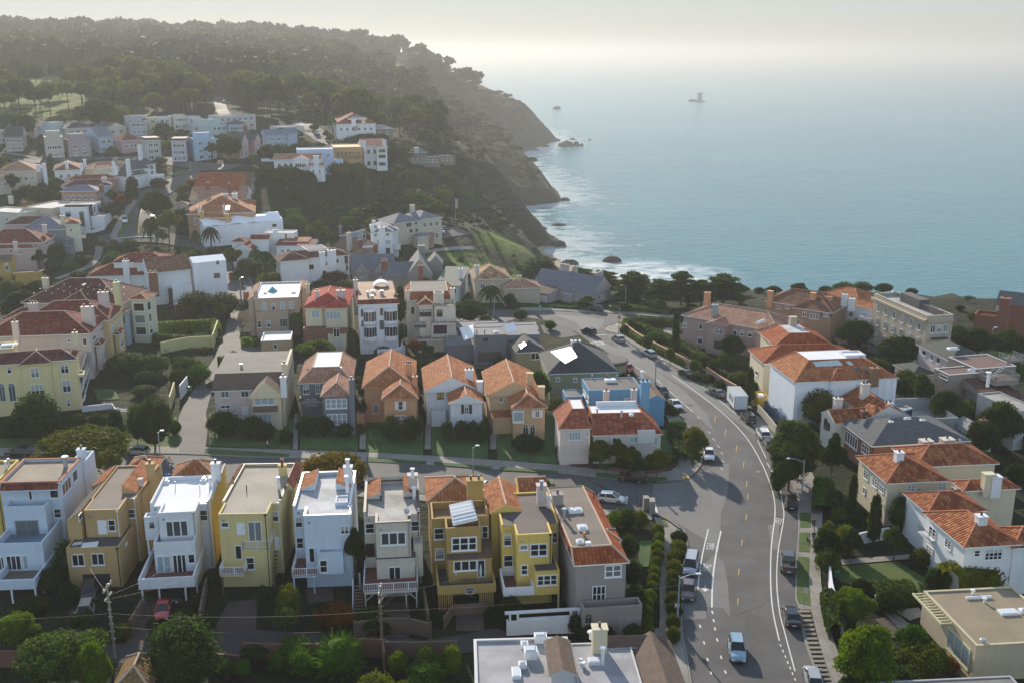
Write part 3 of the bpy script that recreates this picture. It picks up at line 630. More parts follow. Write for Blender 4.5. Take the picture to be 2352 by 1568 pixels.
OLIVE=WALL((.30,.29,.17)); SAGE=WALL((.40,.45,.40)); BRKW=WALL((.22,.09,.06)); ROSE=WALL((.40,.20,.16)); BROWNW=WALL((.24,.18,.13)); SLATEW=WALL((.17,.19,.22)); NAVY=WALL((.10,.14,.20)); PLY=WALL((.50,.30,.13)); STONEW=WALL((.28,.26,.23)); LILAC=WALL((.46,.46,.52))
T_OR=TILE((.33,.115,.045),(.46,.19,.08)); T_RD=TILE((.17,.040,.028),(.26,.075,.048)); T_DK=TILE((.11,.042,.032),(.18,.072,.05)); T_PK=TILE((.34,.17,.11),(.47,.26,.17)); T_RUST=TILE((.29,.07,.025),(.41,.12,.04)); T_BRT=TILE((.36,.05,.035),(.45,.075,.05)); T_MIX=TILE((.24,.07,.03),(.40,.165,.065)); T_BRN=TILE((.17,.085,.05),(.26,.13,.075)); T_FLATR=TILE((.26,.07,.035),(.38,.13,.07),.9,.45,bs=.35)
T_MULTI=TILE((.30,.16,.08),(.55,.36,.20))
S_GRY=SHINGLE((.13,.13,.13)); S_DK=SHINGLE((.055,.057,.06)); S_CH=SHINGLE((.075,.08,.085)); S_BR=SHINGLE((.13,.085,.06)); S_SL=SHINGLE((.17,.17,.20)); S_GR=SHINGLE((.16,.18,.14)); S_LG=SHINGLE((.30,.30,.29))
CAPM=PLAIN((.50,.36,.27),.9,name='ridge_mortar',var=.2); CAPR=PLAIN((.38,.13,.07),.85,name='ridge_tile',var=.2)
F_GREY=FLATROOF((.34,.33,.30),.4); F_TAN=FLATROOF((.27,.22,.16),.25); F_BRN=FLATROOF((.16,.125,.10),.2); F_WHT=FLATROOF((.74,.75,.76),.08); F_PALE=FLATROOF((.50,.50,.51),.35); F_DK=FLATROOF((.095,.088,.085),.25); F_BLUE=FLATROOF((.16,.22,.28),.2); F_OCH=FLATROOF((.26,.15,.07),.12)
# two roof tints of one street differ; black, green, brown frames where a house has them
FDARK=PLAIN((.07,.045,.035),.6,name='dark_timber_frame'); FBLK=PLAIN((.02,.02,.02),.5,name='black_frame')
# ------------------------------------------------------------------ the row of narrow houses nearest the camera, seen from their gardens
V(0,1684,.4298)
h=House('row_house','yellow row house cut by the photo edge, pipes on its flat roof','house',YEL,T_OR)
h.blk((-420,500),(-12,486),(62,300),10.8,par=.3,flatm=F_TAN); h.pipe(58,388,1.1,.14,WHITE).pipe(85,372,1.2,.14)
h=House('row_house','white row house with three stacked rear decks and a red tiled roof edge','house',BLUW,T_RD,flatm=F_TAN)
h.blk((-5,512),(556,497),(690,283),11.3,par=.3,trim=CAPR); q=h.cur; W=q['x1']; D=q['y1']
h.w('f',255,562,305,678,1,1,'door'); h.w('f',450,556,545,650,1,1); h.w('f',490,748,570,830,1,2)
h.w('r',575,640,640,440,3,1); h.w('r',672,520,700,375); h.w('r',715,640,725,600)
h.pipe(606,370,1.5,.3); h.lb(.2,-.8,W-.4,.79,10.35,'shed',rise=.7,ov=0,nowall=True)
h.lb(W-1.6,D+.01,1.9,4.5,10.6,par=1.0,flatm=F_TAN); h.lchim(W-.6,D+2,11.9,1.0,.9)
h.blk((28,735),(412,722),None,8.9,'deck',par=1.,flatm=F_BRN); h.w('f',135,858,365,985,2,1,'door',fr=GALV)
h.blk((-70,1082),(392,1052),None,6.0,'deck',par=1.,flatm=F_BLUE); h.w('f',-20,1190,50,1310,2); h.w('f',52,1180,205,1308,3,1,'door'); h.w('f',203,1176,270,1303,1,1,gl=CURT)
h.blk((-70,1412),(318,1396),None,3.2,'deck',par=1.,zb=1.9,flatm=F_BRN); c=h.cur; h.posts([(c['x1']-.15,c['y0']+.15),(c['x0']+2,c['y0']+.15),(c['x1']-.15,c['y0']+2.6)],-.5,1.9)
h=House('row_house','tan row house with a flat brown roof and a tarp on its lower extension','house',TAN,T_OR,flatm=F_BRN,capm=CAPM)
h.blk((833,655),(1250,645),(1425,345),9.2,nf=True,par=.2); W=h.cur['x1']; D=h.cur['y1']; h.w('f',1168,752,1246,832,1,2); h.w('r',1300,720,1318,640); h.w('r',1352,690,1366,610)
h.lb(-1.75,D*.5,1.74,D*.5,8.3,'shed',dirn='l',rise=.95,ov=0); h.lb(-1.75,-4.2,1.74,D*.5+4.19,7.9,'shed',dirn='l',rise=1.25,ov=0,roofm=S_DK,wall=TAN)
h.lb(W-2.3,D-9.5,2.5,9.4,8.75,'shed',dirn='r',rise=1.2,ov=0); h.lb(1,D+.1,W-1.4,4.5,8.4,'hip',p=.5)
h.chim(1375,328,11.6,1.,.8); h.chim(1288,470,10.3,.5,.5,zb=8.8,m=LPINK,pots=0)
h.blk((765,768),(1094,750),None,9.2,par=.05); h.w('f',893,855,990,982,kind='panel'); h.w('f',988,850,1068,952,1,2); h.w('l',728,850,752,776)
h.blk((597,1122),(1097,1090),None,5.5,par=.06,flatm=F_DK); h.w('f',655,1168,783,1272,2); h.w('f',835,1160,965,1264,2); h.w('f',758,1352,1028,1520,kind='garage',fr=DARK); h.w('r',1150,1090,1164,1050)  # dark garage panel stands in for the shade inside an open garage
h.quad('tarp',[(742,1108),(893,1095),(907,1046),(762,1062)],[5.56]*4,WHITE,.05)
for i in range(6): h.quad('ladder_rung',[(662+i*15,1084-i*2),(672+i*15,1083-i*2),(690+i*13,1058-i*2),(682+i*13,1059-i*2)],[5.55]*4,WHITE,.05)
h=House('row_house','bright white row house with yellow side wall and white walled red decks','house',WHT,T_OR,flatm=F_WHT,capm=CAPM)
h.blk((1375,696),(1920,670),(1988,434),9.6,nf=True,par=.5); W=h.cur['x1']; D=h.cur['y1']; h.w('f',1828,760,1912,856,1,2)
h.sky(1498,487,1566,522); h.sky(1838,472,1906,508); h.pipe(1932,545,1.2,.18,WHITE); h.pipe(1612,555,.9,.05,cap=False); h.pipe(1836,582,.9,.05,cap=False)
h.lb(W+.005,1.2,.14,D+3.5,9.3,wall=YEL,par=.0,name='coping'); h.w('r',1994,700,1996,640)
h.lb(.8,D+.02,W-1.2,5.5,9.0,'hip',p=.62); h.chim(1978,326,11.9,1.15,.9)
h.blk((1449,790),(1792,770),None,9.6,par=.35); h.w('f',1515,862,1736,1000,3,1,'door',fw=.14)
h.blk((1320,826),(1447,822),None,8.3,par=.2,zb=5.1); h.w('f',1374,878,1414,916,fr=DARK); c=h.cur; h.posts([(c['x0']+.2,c['y0']+.2)],-.5,5.1)
h.blk((1407,1062),(1785,1045),None,6.35,'deck',par=1.1,flatm=DECKM); h.w('f',1432,1185,1580,1335,2,1,'door',gl=CURT,fw=.12); h.w('f',1580,1170,1722,1332,3,1,'door',fw=.12); h.w('f',1724,1165,1795,1246)
h.blk((1268,1393),(1778,1376),None,3.35,'deck',par=1.1,zb=1.95,flatm=DECKM); c=h.cur; h.posts([(c['x0']+.3,c['y0']+.3),(c['x0']+2.3,c['y0']+.3),(c['x1']-1.2,c['y0']+.3),(c['x1']-.2,c['y0']+2.2)],-.5,1.95)
V(1010,1684,.4298)
h=House('row_house','beige yellow row house with white railed decks and a plain felt roof','house',YEL2,T_RD,flatm=FLATROOF((.33,.29,.235),.2))
h.blk((-311,692),(222,684),(268,334),10.0,nf=True,par=.22,trim=FDARK); W=h.cur['x1']; D=h.cur['y1']; h.w('f',130,770,213,864,1,2); h.w('f',165,1004,222,1130,kind='panel')
h.pipe(-205,498,.9,.07,DARK,False); h.pipe(-85,580,.8,.07,DARK,False); h.pipe(210,570,1.6,.18,WHITE)
h.lb(-.9,D*.45,.89,D*.55,9.2,'shed',dirn='l',rise=.9,ov=0,nowall=True); h.lb(W+.01,D*.4,.9,D*.6,9.3,'shed',dirn='r',rise=1.1,ov=0,nowall=True)
h.chim(244,340,11.4,1.,.8); h.chim(238,290,12.6,.3,.3,zb=11.4,m=BRICK,pots=0)
h.blk((-348,800),(102,790),None,10.,par=.2); h.w('f',-322,872,-246,919); h.w('f',-180,880,-95,986,kind='panel'); h.w('f',-76,868,62,1048,2,1,'door'); h.w('f',-195,1084,-122,1212,1,1,'door')
h.blk((-118,1120),(124,1106),None,5.3,'rail',par=0,zb=2.4,flatm=F_BLUE); h.w('f',-98,1195,-8,1305,1,2)
h.blk((-330,1358),(-108,1350),None,2.7,'rail',par=0,zb=2.4,flatm=FLATROOF((.30,.20,.17),.1)); c=h.cur; h.posts([(c['x0']+.2,c['y0']+.2),(c['x1']+3.5,c['y0']+.6)],-.5,2.4,m=WOOD)
for i in range(8): h.bx('step',W-1.9,-1.0-i*.3,3.4-i*.4,W-.5,-.7-i*.3,3.5-i*.4,WOOD)
h=House('row_house','pale blue row house with a stained white roof and a tall white chimney','house',BLUW,T_OR,flatm=F_PALE)
h.blk((340,730),(869,712),(884,402),9.8,nf=True,par=.4,trim=WHITE); W=h.cur['x1']; D=h.cur['y1']; h.w('f',358,825,431,918,1,2); h.w('f',370,1013,441,1112,1,2)
h.lb(.25,D*.5,2.0,D*.48,9.5,'shed',dirn='l',rise=.8,ov=0,nowall=True); h.lb(W-2.3,D*.5,2.05,D*.48,9.5,'shed',dirn='r',rise=.8,ov=0,nowall=True)
h.chim(845,356,12.2,1.1,.9,m=WHT); h.chim(841,292,14.0,.45,.45,zb=12.0,m=WHT,pots=0); h.pipe(842,580,1.9,.25,WHITE); h.lb(W-2.0,.6,1.6,2.2,9.9,par=.12)
h.blk((436,818),(871,800),None,9.8,par=.35,trim=WHITE); h.w('f',774,905,856,979,2); h.w('f',484,1108,546,1240,1,1,'door'); h.dish(556,1010,6.6)
h.blk((563,1157),(800,1146),None,5.3,par=.15,zb=2.3); h.w('f',580,1218,664,1334,1,2,fw=.14)
h.blk((335,1370),(567,1360),None,2.6,'rail',par=0,zb=2.35,flatm=DECKM); c=h.cur; h.posts([(c['x0']+.15,c['y0']+.15),(c['x0']+2.6,c['y0']+.15),(c['x1']+5.1,c['y0']+.6)],-.5,2.35,m=PLAIN((.45,.55,.66),.6))
h=House('row_house','beige row house with patched grey roof and railed deck on tall posts','house',BEI,T_OR,flatm=FLATROOF((.38,.36,.33),.45),capm=CAPM)
h.blk((990,792),(1505,768),(1490,478),10.0,nf=True,par=.4,trim=FDARK); W=h.cur['x1']; D=h.cur['y1']; h.w('f',1003,884,1092,972,1,2); h.w('f',1424,860,1502,952,1,2); h.w('f',1012,1070,1094,1190,1,1,'door',fr=DARK)
h.lb(.15,D*.47,1.9,D*.52,9.75,'shed',dirn='l',rise=.8,ov=0,nowall=True); h.lb(W-2.0,D*.5,1.85,D*.49,9.75,'shed',dirn='r',rise=.8,ov=0,nowall=True); h.lb(.2,D+.02,W-.4,1.4,9.2,'shed',dirn='b',rise=1.2,ov=0,nowall=True)
h.at(0); h.sky(1080,592,1140,618,.5,m=WHITE,dome=False); h.chim(1438,430,12.2,1.2,1.,m=LPINK); h.chim(1437,378,13.4,.4,.4,zb=12.1,m=WHT,pots=0); h.pipe(1455,660,1.6,.22,WHITE); h.at(0).pipe(1150,672,.5,.1,DARK); h.dish(1382,770,10.4)
h.blk((1098,882),(1419,866),None,10.,par=.2,trim=FDARK); h.w('f',1143,968,1382,1077,3,1,fw=.15)
h.blk((1100,1227),(1468,1210),None,5.1,'shed',rise=1.0,ov=.1,roofm=S_CH,zb=2.2); h.w('f',1218,1284,1334,1428,2,1,'door'); W2=h.cur['x1']; h.lb(W2-.2,-2.2,1.1,2.2,6.6,par=.1,zb=2.2)
h.blk((992,1512),(1486,1488),None,2.55,'rail',par=0,zb=2.2,flatm=DECKM); c=h.cur; y=c['y0']+.15; h.posts([(c['x0']+.15,y),(c['x0']+1.9,y),(c['x1']-1.4,y),(c['x1']-.15,y)],-.5,2.2,.08,m=BEI)
for a,b in ((.15,1.0),(1.9,1.0),(6.2,-.9)):
    mb=MB(); mb.tube((c['x0']+a,y,1.2),(c['x0']+a+b,y,2.15),.06,4); mb.build('brace',BEI,h.root)
for i in range(9): h.bx('step',c['x0']-1.3,c['y0']+1.5-i*.28,2.4-i*.28,c['x0']-.1,c['y0']+1.78-i*.28,2.5-i*.28,WOOD)
mb=MB(); mb.tube((c['x0']-1.35,c['y0']+1.8,3.4),(c['x0']-1.35,c['y0']-1.0,.9),.05,4); mb.tube((c['x0']-1.35,c['y0']-1.0,.9),(c['x0']-1.35,c['y0']-1.0,0),.05,4); mb.tube((c['x0']-1.35,c['y0']+1.8,3.4),(c['x0']-1.35,c['y0']+1.8,0),.05,4); mb.build('handrail',WHITE,h.root)
h=House('row_house','ochre row house with a white slatted canopy on its roof terrace','house',OCH,T_OR,flatm=F_OCH,capm=CAPM)
h.blk((1615,842),(2142,816),(2117,664),9.2,'deck',par=.9); W=h.cur['x1']; D=h.cur['y1']; h.w('f',1634,928,1731,1027,1,2); h.w('f',1645,1114,1732,1212,1,2); h.w('f',2074,907,2134,1018,1,2)
h.quad('canopy',[(1812,902),(2038,850),(1986,664),(1774,712)],[9.6,9.6,10.6,10.6],WHITE,.1)
for i in range(1,6): f=i/6; h.quad('canopy_slat',[(1812-38*f,902-190*f+6),(2038-52*f,850-186*f+6),(2038-52*f,850-186*f),(1812-38*f,902-190*f)],[9.72+f]*4,WHT,.05)
h.lb(-.5,D+.05,W+.8,8.5,8.9,'hip',p=.42); h.chim(2010,476,12.6,2.0,1.1,pots=2); h.pipe(2076,690,1.7,.25,m=YEL2,z=8.4)
h.blk((1745,930),(2068,912),None,9.2,'deck',par=.9); h.w('f',1794,1013,2032,1127,3,2,fw=.17)
h.blk((1757,1232),(2178,1214),None,5.4,'shed',rise=.7,ov=.15,roofm=S_BR,zb=2.2); h.w('f',1813,1228,2032,1312,3,1,fw=.14); h.w('f',2034,1218,2106,1374,1,1,'door')
h.blk((1668,1466),(2206,1440),None,3.4,'deck',par=1.05,zb=2.3,flatm=F_DK); c=h.cur
for i in range(30):
    if not .25<i/30<.72: h.bx('lattice_slat',c['x0']+.1+i*(c['x1']-c['x0']-.3)/30,c['y0']+.2,0,c['x0']+.22+i*(c['x1']-c['x0']-.3)/30,c['y0']+.26,2.3,OCH)
a,z=h.onface('f',(1920,1470)); b,z2=h.onface('f',(2006,1522)); mb=MB(); h.fb(mb,'f',a,b,z2,z,.1,.16); bb=mb.build('basketball_backboard',DARK,h.root)
mb=MB()
for q4 in ((a,b,z-.06,z),(a,b,z2,z2+.06),(a,a+.06,z2,z),(b-.06,b,z2,z),((a+b)/2-.35,(a+b)/2+.35,z2+.45,z2+.5),((a+b)/2-.35,(a+b)/2-.3,z2+.05,z2+.45),((a+b)/2+.3,(a+b)/2+.35,z2+.05,z2+.45)): h.fb(mb,'f',*q4,.165,.18)
mb.build('board_lines',WHITE,bb)
mb=MB(); N=12; cx,cy=(a+b)/2,c['y0']-.5
for i in range(N): mb.tube((cx+.23*math.cos(i*6.283/N),cy+.23*math.sin(i*6.283/N),z2),(cx+.23*math.cos((i+1)*6.283/N),cy+.23*math.sin((i+1)*6.283/N),z2),.025,4)
mb.build('hoop',PLAIN((.5,.12,.03),.5),bb)
DECK7=(h,c)
V(2021,1684,.4298)
h=House('row_house','lemon yellow row house with white trimmed windows and a dark felt roof','house',YEL,T_OR,flatm=FLATROOF((.115,.09,.085),.2),capm=CAPM)
h.blk((-95,895),(428,868),(302,588),9.3,nf=True,par=.22); W=h.cur['x1']; D=h.cur['y1']; h.w('f',-78,986,-4,1086,1,2); h.w('f',-78,1174,10,1278,1,2); h.w('f',370,962,413,1060,1,2)
h.lb(-1.1,D*.42,4.2,D*.95,8.9,'gy',p=.55,ov=.2); h.lb(3.4,D+.05,W-3.2,5.5,8.8,'gx',p=.45,ov=.2); h.chim(270,524,12.0,1.15,1.,m=LPINK); h.chim(272,490,13.2,.35,.35,zb=11.9,m=PLAIN((.3,.33,.4),.4,.5),pots=0); h.at(0).pipe(330,740,1.5,.15,WHITE)
h.blk((45,990),(368,972),None,9.3,par=.15); h.w('f',165,1072,326,1180,2,2,fw=.14); h.w('f',67,1078,149,1126,fw=.14); h.w('f',79,1262,148,1354,1,2,fw=.14)
h.blk((205,1330),(438,1316),None,5.3,par=.06,flatm=F_DK,zb=2.2); h.w('f',228,1360,417,1446,3,2,fw=.14)
c=h.cur; h.posts([(c['x1']-.1,c['y0']+.1)],-.5,2.2,m=YEL2)
h.blk((-78,1482),(205,1464),None,3.4,'deck',par=1.,zb=2.3,wall=WHITE,flatm=DECKM)
h=House('row_house','grey end house with skylit flat roof edged in orange tiles and a garage','house',GREYB,T_RUST,flatm=FLATROOF((.17,.135,.11),.18),capm=CAPM)
h.blk((568,1284),(1082,1252),(868,612),8.2,'man',inset=(.12,2.2,1.7,.12),rise=1.2,ov=.35); W=h.cur['x1']; D=h.cur['y1']
h.sky(527,756,570,798); h.sky(578,753,632,795); h.sky(612,908,678,958); h.sky(598,1044,648,1080); h.pipe(702,1090,.4,.22,WHITE); h.pipe(664,1000,.35,.15,PLAIN((.4,.2,.05),.6)); h.pipe(752,640,.5,.08,DARK); h.pipe(480,850,1.4,.2); h.pipe(345,720,1.3,.15,WHITE)
h.chim(418,608,11.0,1.3,1.); h.w('f',852,1268,1004,1372,2,2,fw=.14); h.w('f',738,1460,856,1606,3,2,'door')
h.lb(W-2.6,5.5,2.9,3.4,8.2,'hip',p=.5,ov=.3); h.w('f',990,1030,1000,1080)
h.blk((652,1668),(1198,1636),None,3.8,'deck',par=1.,flatm=F_BRN); h.w('f',978,1750,1176,1886,kind='garage',fr=PLAIN((.33,.29,.28),.7)); h.w('f',668,1712,736,1800,1,1,'arch',fr=GREYB)
# grey house cut by the lower photo edge
h=House('bungalow','low house with a weathered grey flat roof, many skylights, brown shingle wing','house',LGREY,S_BR,flatm=FLATROOF((.36,.35,.36),.3))
h.blk((-330,2560),(620,2530),(545,1928),5.6,par=.18,trim=PLAIN((.42,.43,.45),.6)); W=h.cur['x1']; D=h.cur['y1']
h.sky(82,1996,146,2036,.5); h.sky(206,1942,314,1990,.8); h.sky(114,2078,226,2142,.9); h.sky(62,2182,130,2224,.5); h.sky(2,2226,76,2318,.35,dome=False); h.sky(362,1976,478,1996,.3,dome=False)
h.lb(W+.2,D-9.5,6.4,9.0,5.2,par=.12); h.sky(702,2140,800,2190,.4,dome=False); h.pipe(830,2180,1.9,.2,WHITE); h.pipe(632,2176,.5,.12,WHITE); h.pipe(652,2200,.4,.2,WHITE); h.pipe(728,1920,.5,.25,WHITE)
h.chim(805,1830,7.9,1.5,1.2,zb=0,m=CREAM,pots=1); h.at(0)
h.lb(W+3.9,D-1.6,6.5,2.4,5.0,'gx',p=.6,ov=.2); h.lb(W+6.6,D-12,4.4,12,4.6,'gy',p=.6,ov=.2); h.lb(W,D-17,10.5,6.5,4.6,'gx',p=.45,ov=.2)
h.blk((340,2300),(598,2284),6.2,6.9,'gy',p=.45,ov=.25,roofm=S_BR)
h=House('shed','small shed at the lower photo edge with a mossy brown pitched roof','shed',WOOD,S_BR)
V(0,2021,.4298)
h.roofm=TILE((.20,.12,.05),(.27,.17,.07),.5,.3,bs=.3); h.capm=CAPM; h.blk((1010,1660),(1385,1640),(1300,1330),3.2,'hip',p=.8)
# ------------------------------------------------------------------ houses across the street, and the block behind them
V(1000,1200,.4464)
h=House('house','pale pink house with flat dark roof, brown slope and steep front gable','house',LPINK,S_BR,flatm=F_DK)
h.blk((-372,775),(285,752),(292,512),6.4,'man',inset=(.3,3.4,.3,.2),rise=2.2); W=h.cur['x1']; D=h.cur['y1']
h.w('f',-290,752,-212,822,2); h.w('f',-112,748,-40,818,2); h.w('f',-290,890,-205,918,2); h.w('f',-105,905,-40,975,kind='panel')
h.lb(W-.5,-2,.45,D+1.5,9.2,par=.1,wall=CREAM,name='fire_wall'); h.chim(272,524,11,.9,.8,m=CREAM); h.chim(262,640,10.2,1.,.8,zb=6.5,m=WHT); h.pipe(-105,560,.6,.2,GALV,z=8.7)
h.blk((-40,836),(262,826),None,6.2,'gy',p=.95,wall=CREAM); h.w('f',8,820,188,886,3,gl=CURT); h.w('f',40,972,170,1082,3,gl=CURT); c=h.cur
h.lb(c['x0']+.6,c['y0']-.5,c['x1']-c['x0']-1.6,.9,3.6,'shed',rise=.9,ov=.1,nowall=True)
h=House('house','slate blue house with white curved bay windows and a pale tile roof','house',SLATEW,T_PK,flatm=F_WHT,capm=CAPM)
h.blk((388,708),(880,694),(882,502),6.6,'man',inset=(2.6,3.6,2.6,.3),rise=1.9); h.w('f',440,714,496,792,2,2); h.w('f',548,710,592,786,2,2); h.w('f',460,834,560,892,3,2); h.pipe(478,590,.6,.1,DARK,False,z=7.6); h.pipe(775,585,.5,.12,z=8.2)
h.lb(.5,-.9,5.2,.95,3.3,'rail',par=0,zb=2.9,trim=FDARK)
h.blk((588,828),(870,816),None,6.6,'hgy',p=.62); c=h.cur; h.w('f',636,834,832,918,4,2,gl=CURT,fw=.16); h.w('f',650,968,832,1062,4,2,gl=CURT,fw=.16)
h.chim(866,662,10.2,.8,.8,zb=0)
h=House('house','terracotta orange stucco house with hipped tile roof and white shutters','house',PEACH,T_OR,capm=CAPM)
h.blk((955,748),(1440,736),(1418,505),6.7,'hgy',p=.5); h.w('f',1060,865,1108,965,1,1,'arch')
h.blk((1130,850),(1462,838),None,6.5,'hgy',p=.5); q=h.cur; h.w('f',1280,855,1324,932,1,2); h.w('f',1252,980,1354,1010,2)
a,z=h.onface('f',(1252,856)); b,z2=h.onface('f',(1278,930)); mb=MB(); h.fb(mb,'f',a,b,z2,z,.01,.09); mb.build('shutter',WHITE,h.root); a,z=h.onface('f',(1326,856)); b,z2=h.onface('f',(1350,930)); mb=MB(); h.fb(mb,'f',a,b,z2,z,.01,.09); mb.build('shutter',WHITE,h.root)
h.cb(1376,612,8.0,530,1.1,.9,pots=3); h.cb(1431,757,6.4,640,.85,.8,pots=1,deep=6); h.lb(-.9,-2.2,1.3,2.4,2.6,par=.1)
h=House('house','white gabled house with black shutters and orange tile roof','house',WHT,T_OR,capm=CAPM)
h.blk((1508,782),(2008,764),(1480,568),6.3,'gy',p=.5); h.w('f',1624,780,1682,832,2,fr=FBLK,gl=PLAIN((.5,.33,.05),.5)); h.w('f',1565,905,1592,950,1)
h.blk((1725,886),(2046,872),None,5.9,'gy',p=.45); h.w('f',1864,885,1906,966,2,3)
for u in ((1838,1862),(1908,1932)):
    a,z=h.onface('f',(u[0],886)); b,z2=h.onface('f',(u[1],964)); mb=MB(); h.fb(mb,'f',a,b,z2,z,.01,.09); mb.build('shutter',FBLK,h.root)
for x in (1810,1866,1922): h.w('f',x,1018,x+42,1075,1,1,'arch',gl=CURT)
h.cb(1910,655,7.6,582,1.4,1.,pots=2); h.cb(2005,798,5.8,684,1.0,1.,pots=0,deep=5); h.b[-1]; h.lb(1.2,-.9,2.6,1,3.1,par=.1)
V(2021,1347,.4298)
h=House('house','peach gabled house with arched lower windows and a white bay','house',WALL((.60,.42,.24)),T_OR,capm=CAPM)
h.blk((-226,506),(262,490),(-303,282),6.4,'gy',p=.5); h.w('f',-122,512,-86,554,1,2); h.w('f',-95,660,-40,740,1,1)
h.blk((-2,632),(326,608),None,6.0,'hgy',p=.5); h.w('f',212,622,252,692,2,3); h.w('f',98,758,150,856,2,3,'arch'); h.w('f',164,756,214,854,2,3,'arch')
for u in ((184,210),(254,280)):
    a,z=h.onface('f',(u[0],626)); b,z2=h.onface('f',(u[1],696)); mb=MB(); h.fb(mb,'f',a,b,z2,z,.01,.08); mb.build('shutter',WHITE,h.root)
q=h.cur; a,z=h.onface('f',(5,628)); b,z2=h.onface('f',(106,735)); h.bx('bay_window',a,q['wy0']-.8,z2,b,q['wy0']-.01,z,WHITE); mb=MB(); mb.box(a+.15,q['wy0']-.83,z2+.5,b-.15,q['wy0']-.805,z-.15); mb.build('pane',CURT,h.root.children[-1])
h.cb(166,378,8.0,292,1.1,.9,pots=0); h.cb(272,533,6.3,416,1.1,1.,pots=0,deep=5); h.lb(.6,-2.4,3.6,2.6,3.1,'shed',rise=.5,ov=.2)
h=House('corner_house','white corner house with red tile skirts round a white flat roof','house',WALL((.70,.62,.54)),T_FLATR,flatm=F_WHT,capm=CAPR)
h.blk((428,815),(728,808),(345,655),6.2,'man',inset=(2.6,3.2,.7,.3),rise=2.3,ov=.3); W=h.cur['x1']
h.w('f',524,828,632,902,4,gl=CURT); h.w('f',680,824,706,874,1,gl=CURT); h.w('f',438,945,572,1038,kind='garage',fr=WALL((.66,.59,.52))); h.w('f',578,942,712,1032,kind='garage',fr=WALL((.66,.59,.52)))
h.blk((736,870),(1388,856),7.6,5.0,'man',inset=(.3,3.2,3.0,.3),rise=2.6,ov=.3); h.w('f',922,880,996,938,2); h.w('f',1084,872,1156,924,2,gl=CURT); h.w('f',1220,880,1334,944,4,gl=CURT)
h.pipe(782,660,.7,.16,LPINK); h.pipe(1006,676,.7,.16,LPINK); h.sky(1080,670,1112,684,.25,m=WHITE)
q=h.cur; h.bx('pediment',q['x1']-4.2,q['y0']-.12,3.6,q['x1']-1.3,q['y0']+.6,5.75,WALL((.66,.64,.60))); h.lb(q['x0']+1.6,q['y1']-.7,6.8,.4,8.5,par=.1,wall=WHT,name='fire_wall')
h=House('house','bright blue house with dark flat roof and two cream chimneys','house',BLUE,S_BR,flatm=FLATROOF((.12,.105,.10),.2))
h.blk((705,448),(1196,430),(632,340),6.6,par=.12); W=h.cur['x1']; D=h.cur['y1']; h.w('f',1028,518,1074,562,fr=WHITE); h.w('l',655,432,680,506,1,2); h.w('l',688,482,706,552,1,2)
h.sky(858,358,942,380,.5,m=WHITE,dome=False); h.pipe(735,338,.6); h.pipe(966,338,.6); h.pipe(1070,338,.6); h.pipe(875,350,.9,.2,BRICK); h.pipe(1195,318,.9,.25,WHITE)
h.chim(866,452,7.4,1.0,.7,zb=0,m=LPINK,pots=1); h.chim(1120,440,7.4,1.0,.7,zb=0,m=LPINK,pots=1); h.chim(1222,365,9.6,1.5,1.2,zb=0,pots=2)
h.lb(W+.3,-2.2,3.6,7.0,4.9,'gy',p=.5,ov=.2); h.blk((497,508),(656,502),(470,440),4.2,par=.1); h.w('f',540,560,624,606,kind='garage',fr=DARK)
h=House('house','olive green house with a steep charcoal hipped roof and round turret','house',OLIVE,S_DK,flatm=F_DK,capm=PLAIN((.07,.07,.075),.9))
h.blk((330,306),(978,286),15,5.2,'hip',p=.62); q=h.cur; h.w('f',402,324,440,364,1,2); h.w('f',560,330,600,368,1,2); W=q['x1']
h.chim(585,-8,9.6,1.8,1.2,zb=5,m=WHT,pots=2)
h.at(0); h.sq('solar_panel',[(488,202),(600,140),(540,48),(352,92)],'l',.62,PLAIN((.55,.57,.60),.22,name='solar_glass',var=.04),.08)
N=20; P=h.loc(onz((905,150),h.z0+5.4)); mb=MB(); mb.tube((P[0],P[1],0),(P[0],P[1],4.6),3.1,N); mb.build('turret',OLIVE,h.root); mb=MB(); mb.tube((P[0],P[1],4.6),(P[0],P[1],5.2),3.6,N); mb.tube((P[0],P[1],5.2),(P[0],P[1],5.25),3.3,N); mb.build('turret_roof',[F_DK],h.root)
h=House('house','small olive house with charcoal hipped roof beside the grey modern house','house',OLIVE,S_DK,capm=PLAIN((.07,.07,.075),.9))
h.blk((40,112),(318,98),12,4.4,'hip',p=.5); h.w('f',174,104,298,160,3); h.at(0); h.sq('solar_panel',[(80,66),(132,28),(112,6),(64,32)],'l',.5,PLAIN((.55,.57,.60),.22,name='solar_glass',var=.04),.08)
V(1000,1200,.4464)
h=House('modern_house','slate grey modern house with slanted white roof panels and a wide garage','house',GREY,S_GRY,flatm=FLATROOF((.17,.17,.175),.15))
h.blk((1955,276),(2236,268),(1945,205),6.6,par=.1); W=h.cur['x1']; D=h.cur['y1']; h.w('f',1984,425,2194,502,kind='garage',fr=PLAIN((.06,.05,.05),.6)); h.w('f',2032,300,2076,324,1,1,fr=DARK); h.pipe(1975,262,.7,.09,DARK); h.pipe(2045,262,.7,.09,DARK); h.sky(2130,242,2162,258,.2)
h.quad('roof_panel',[(1862,318),(1950,290),(1945,182),(1820,210)],[5.4,6.4,8.0,6.6],WHITE,.12); h.quad('roof_panel',[(2250,256),(2336,236),(2300,158),(2212,190)],[7.2,7.2,8.4,8.4],WHITE,.12)
h.lb(W+.02,1.5,7.5,9,6.0,par=.1,wall=SLATEW); h.lb(-6,D*.5,6,8,3.6,par=.1); h.lb(1,D+.5,14,7,5.6,par=.1); h.lb(-5,D+9,12,6,4.2,par=.1)
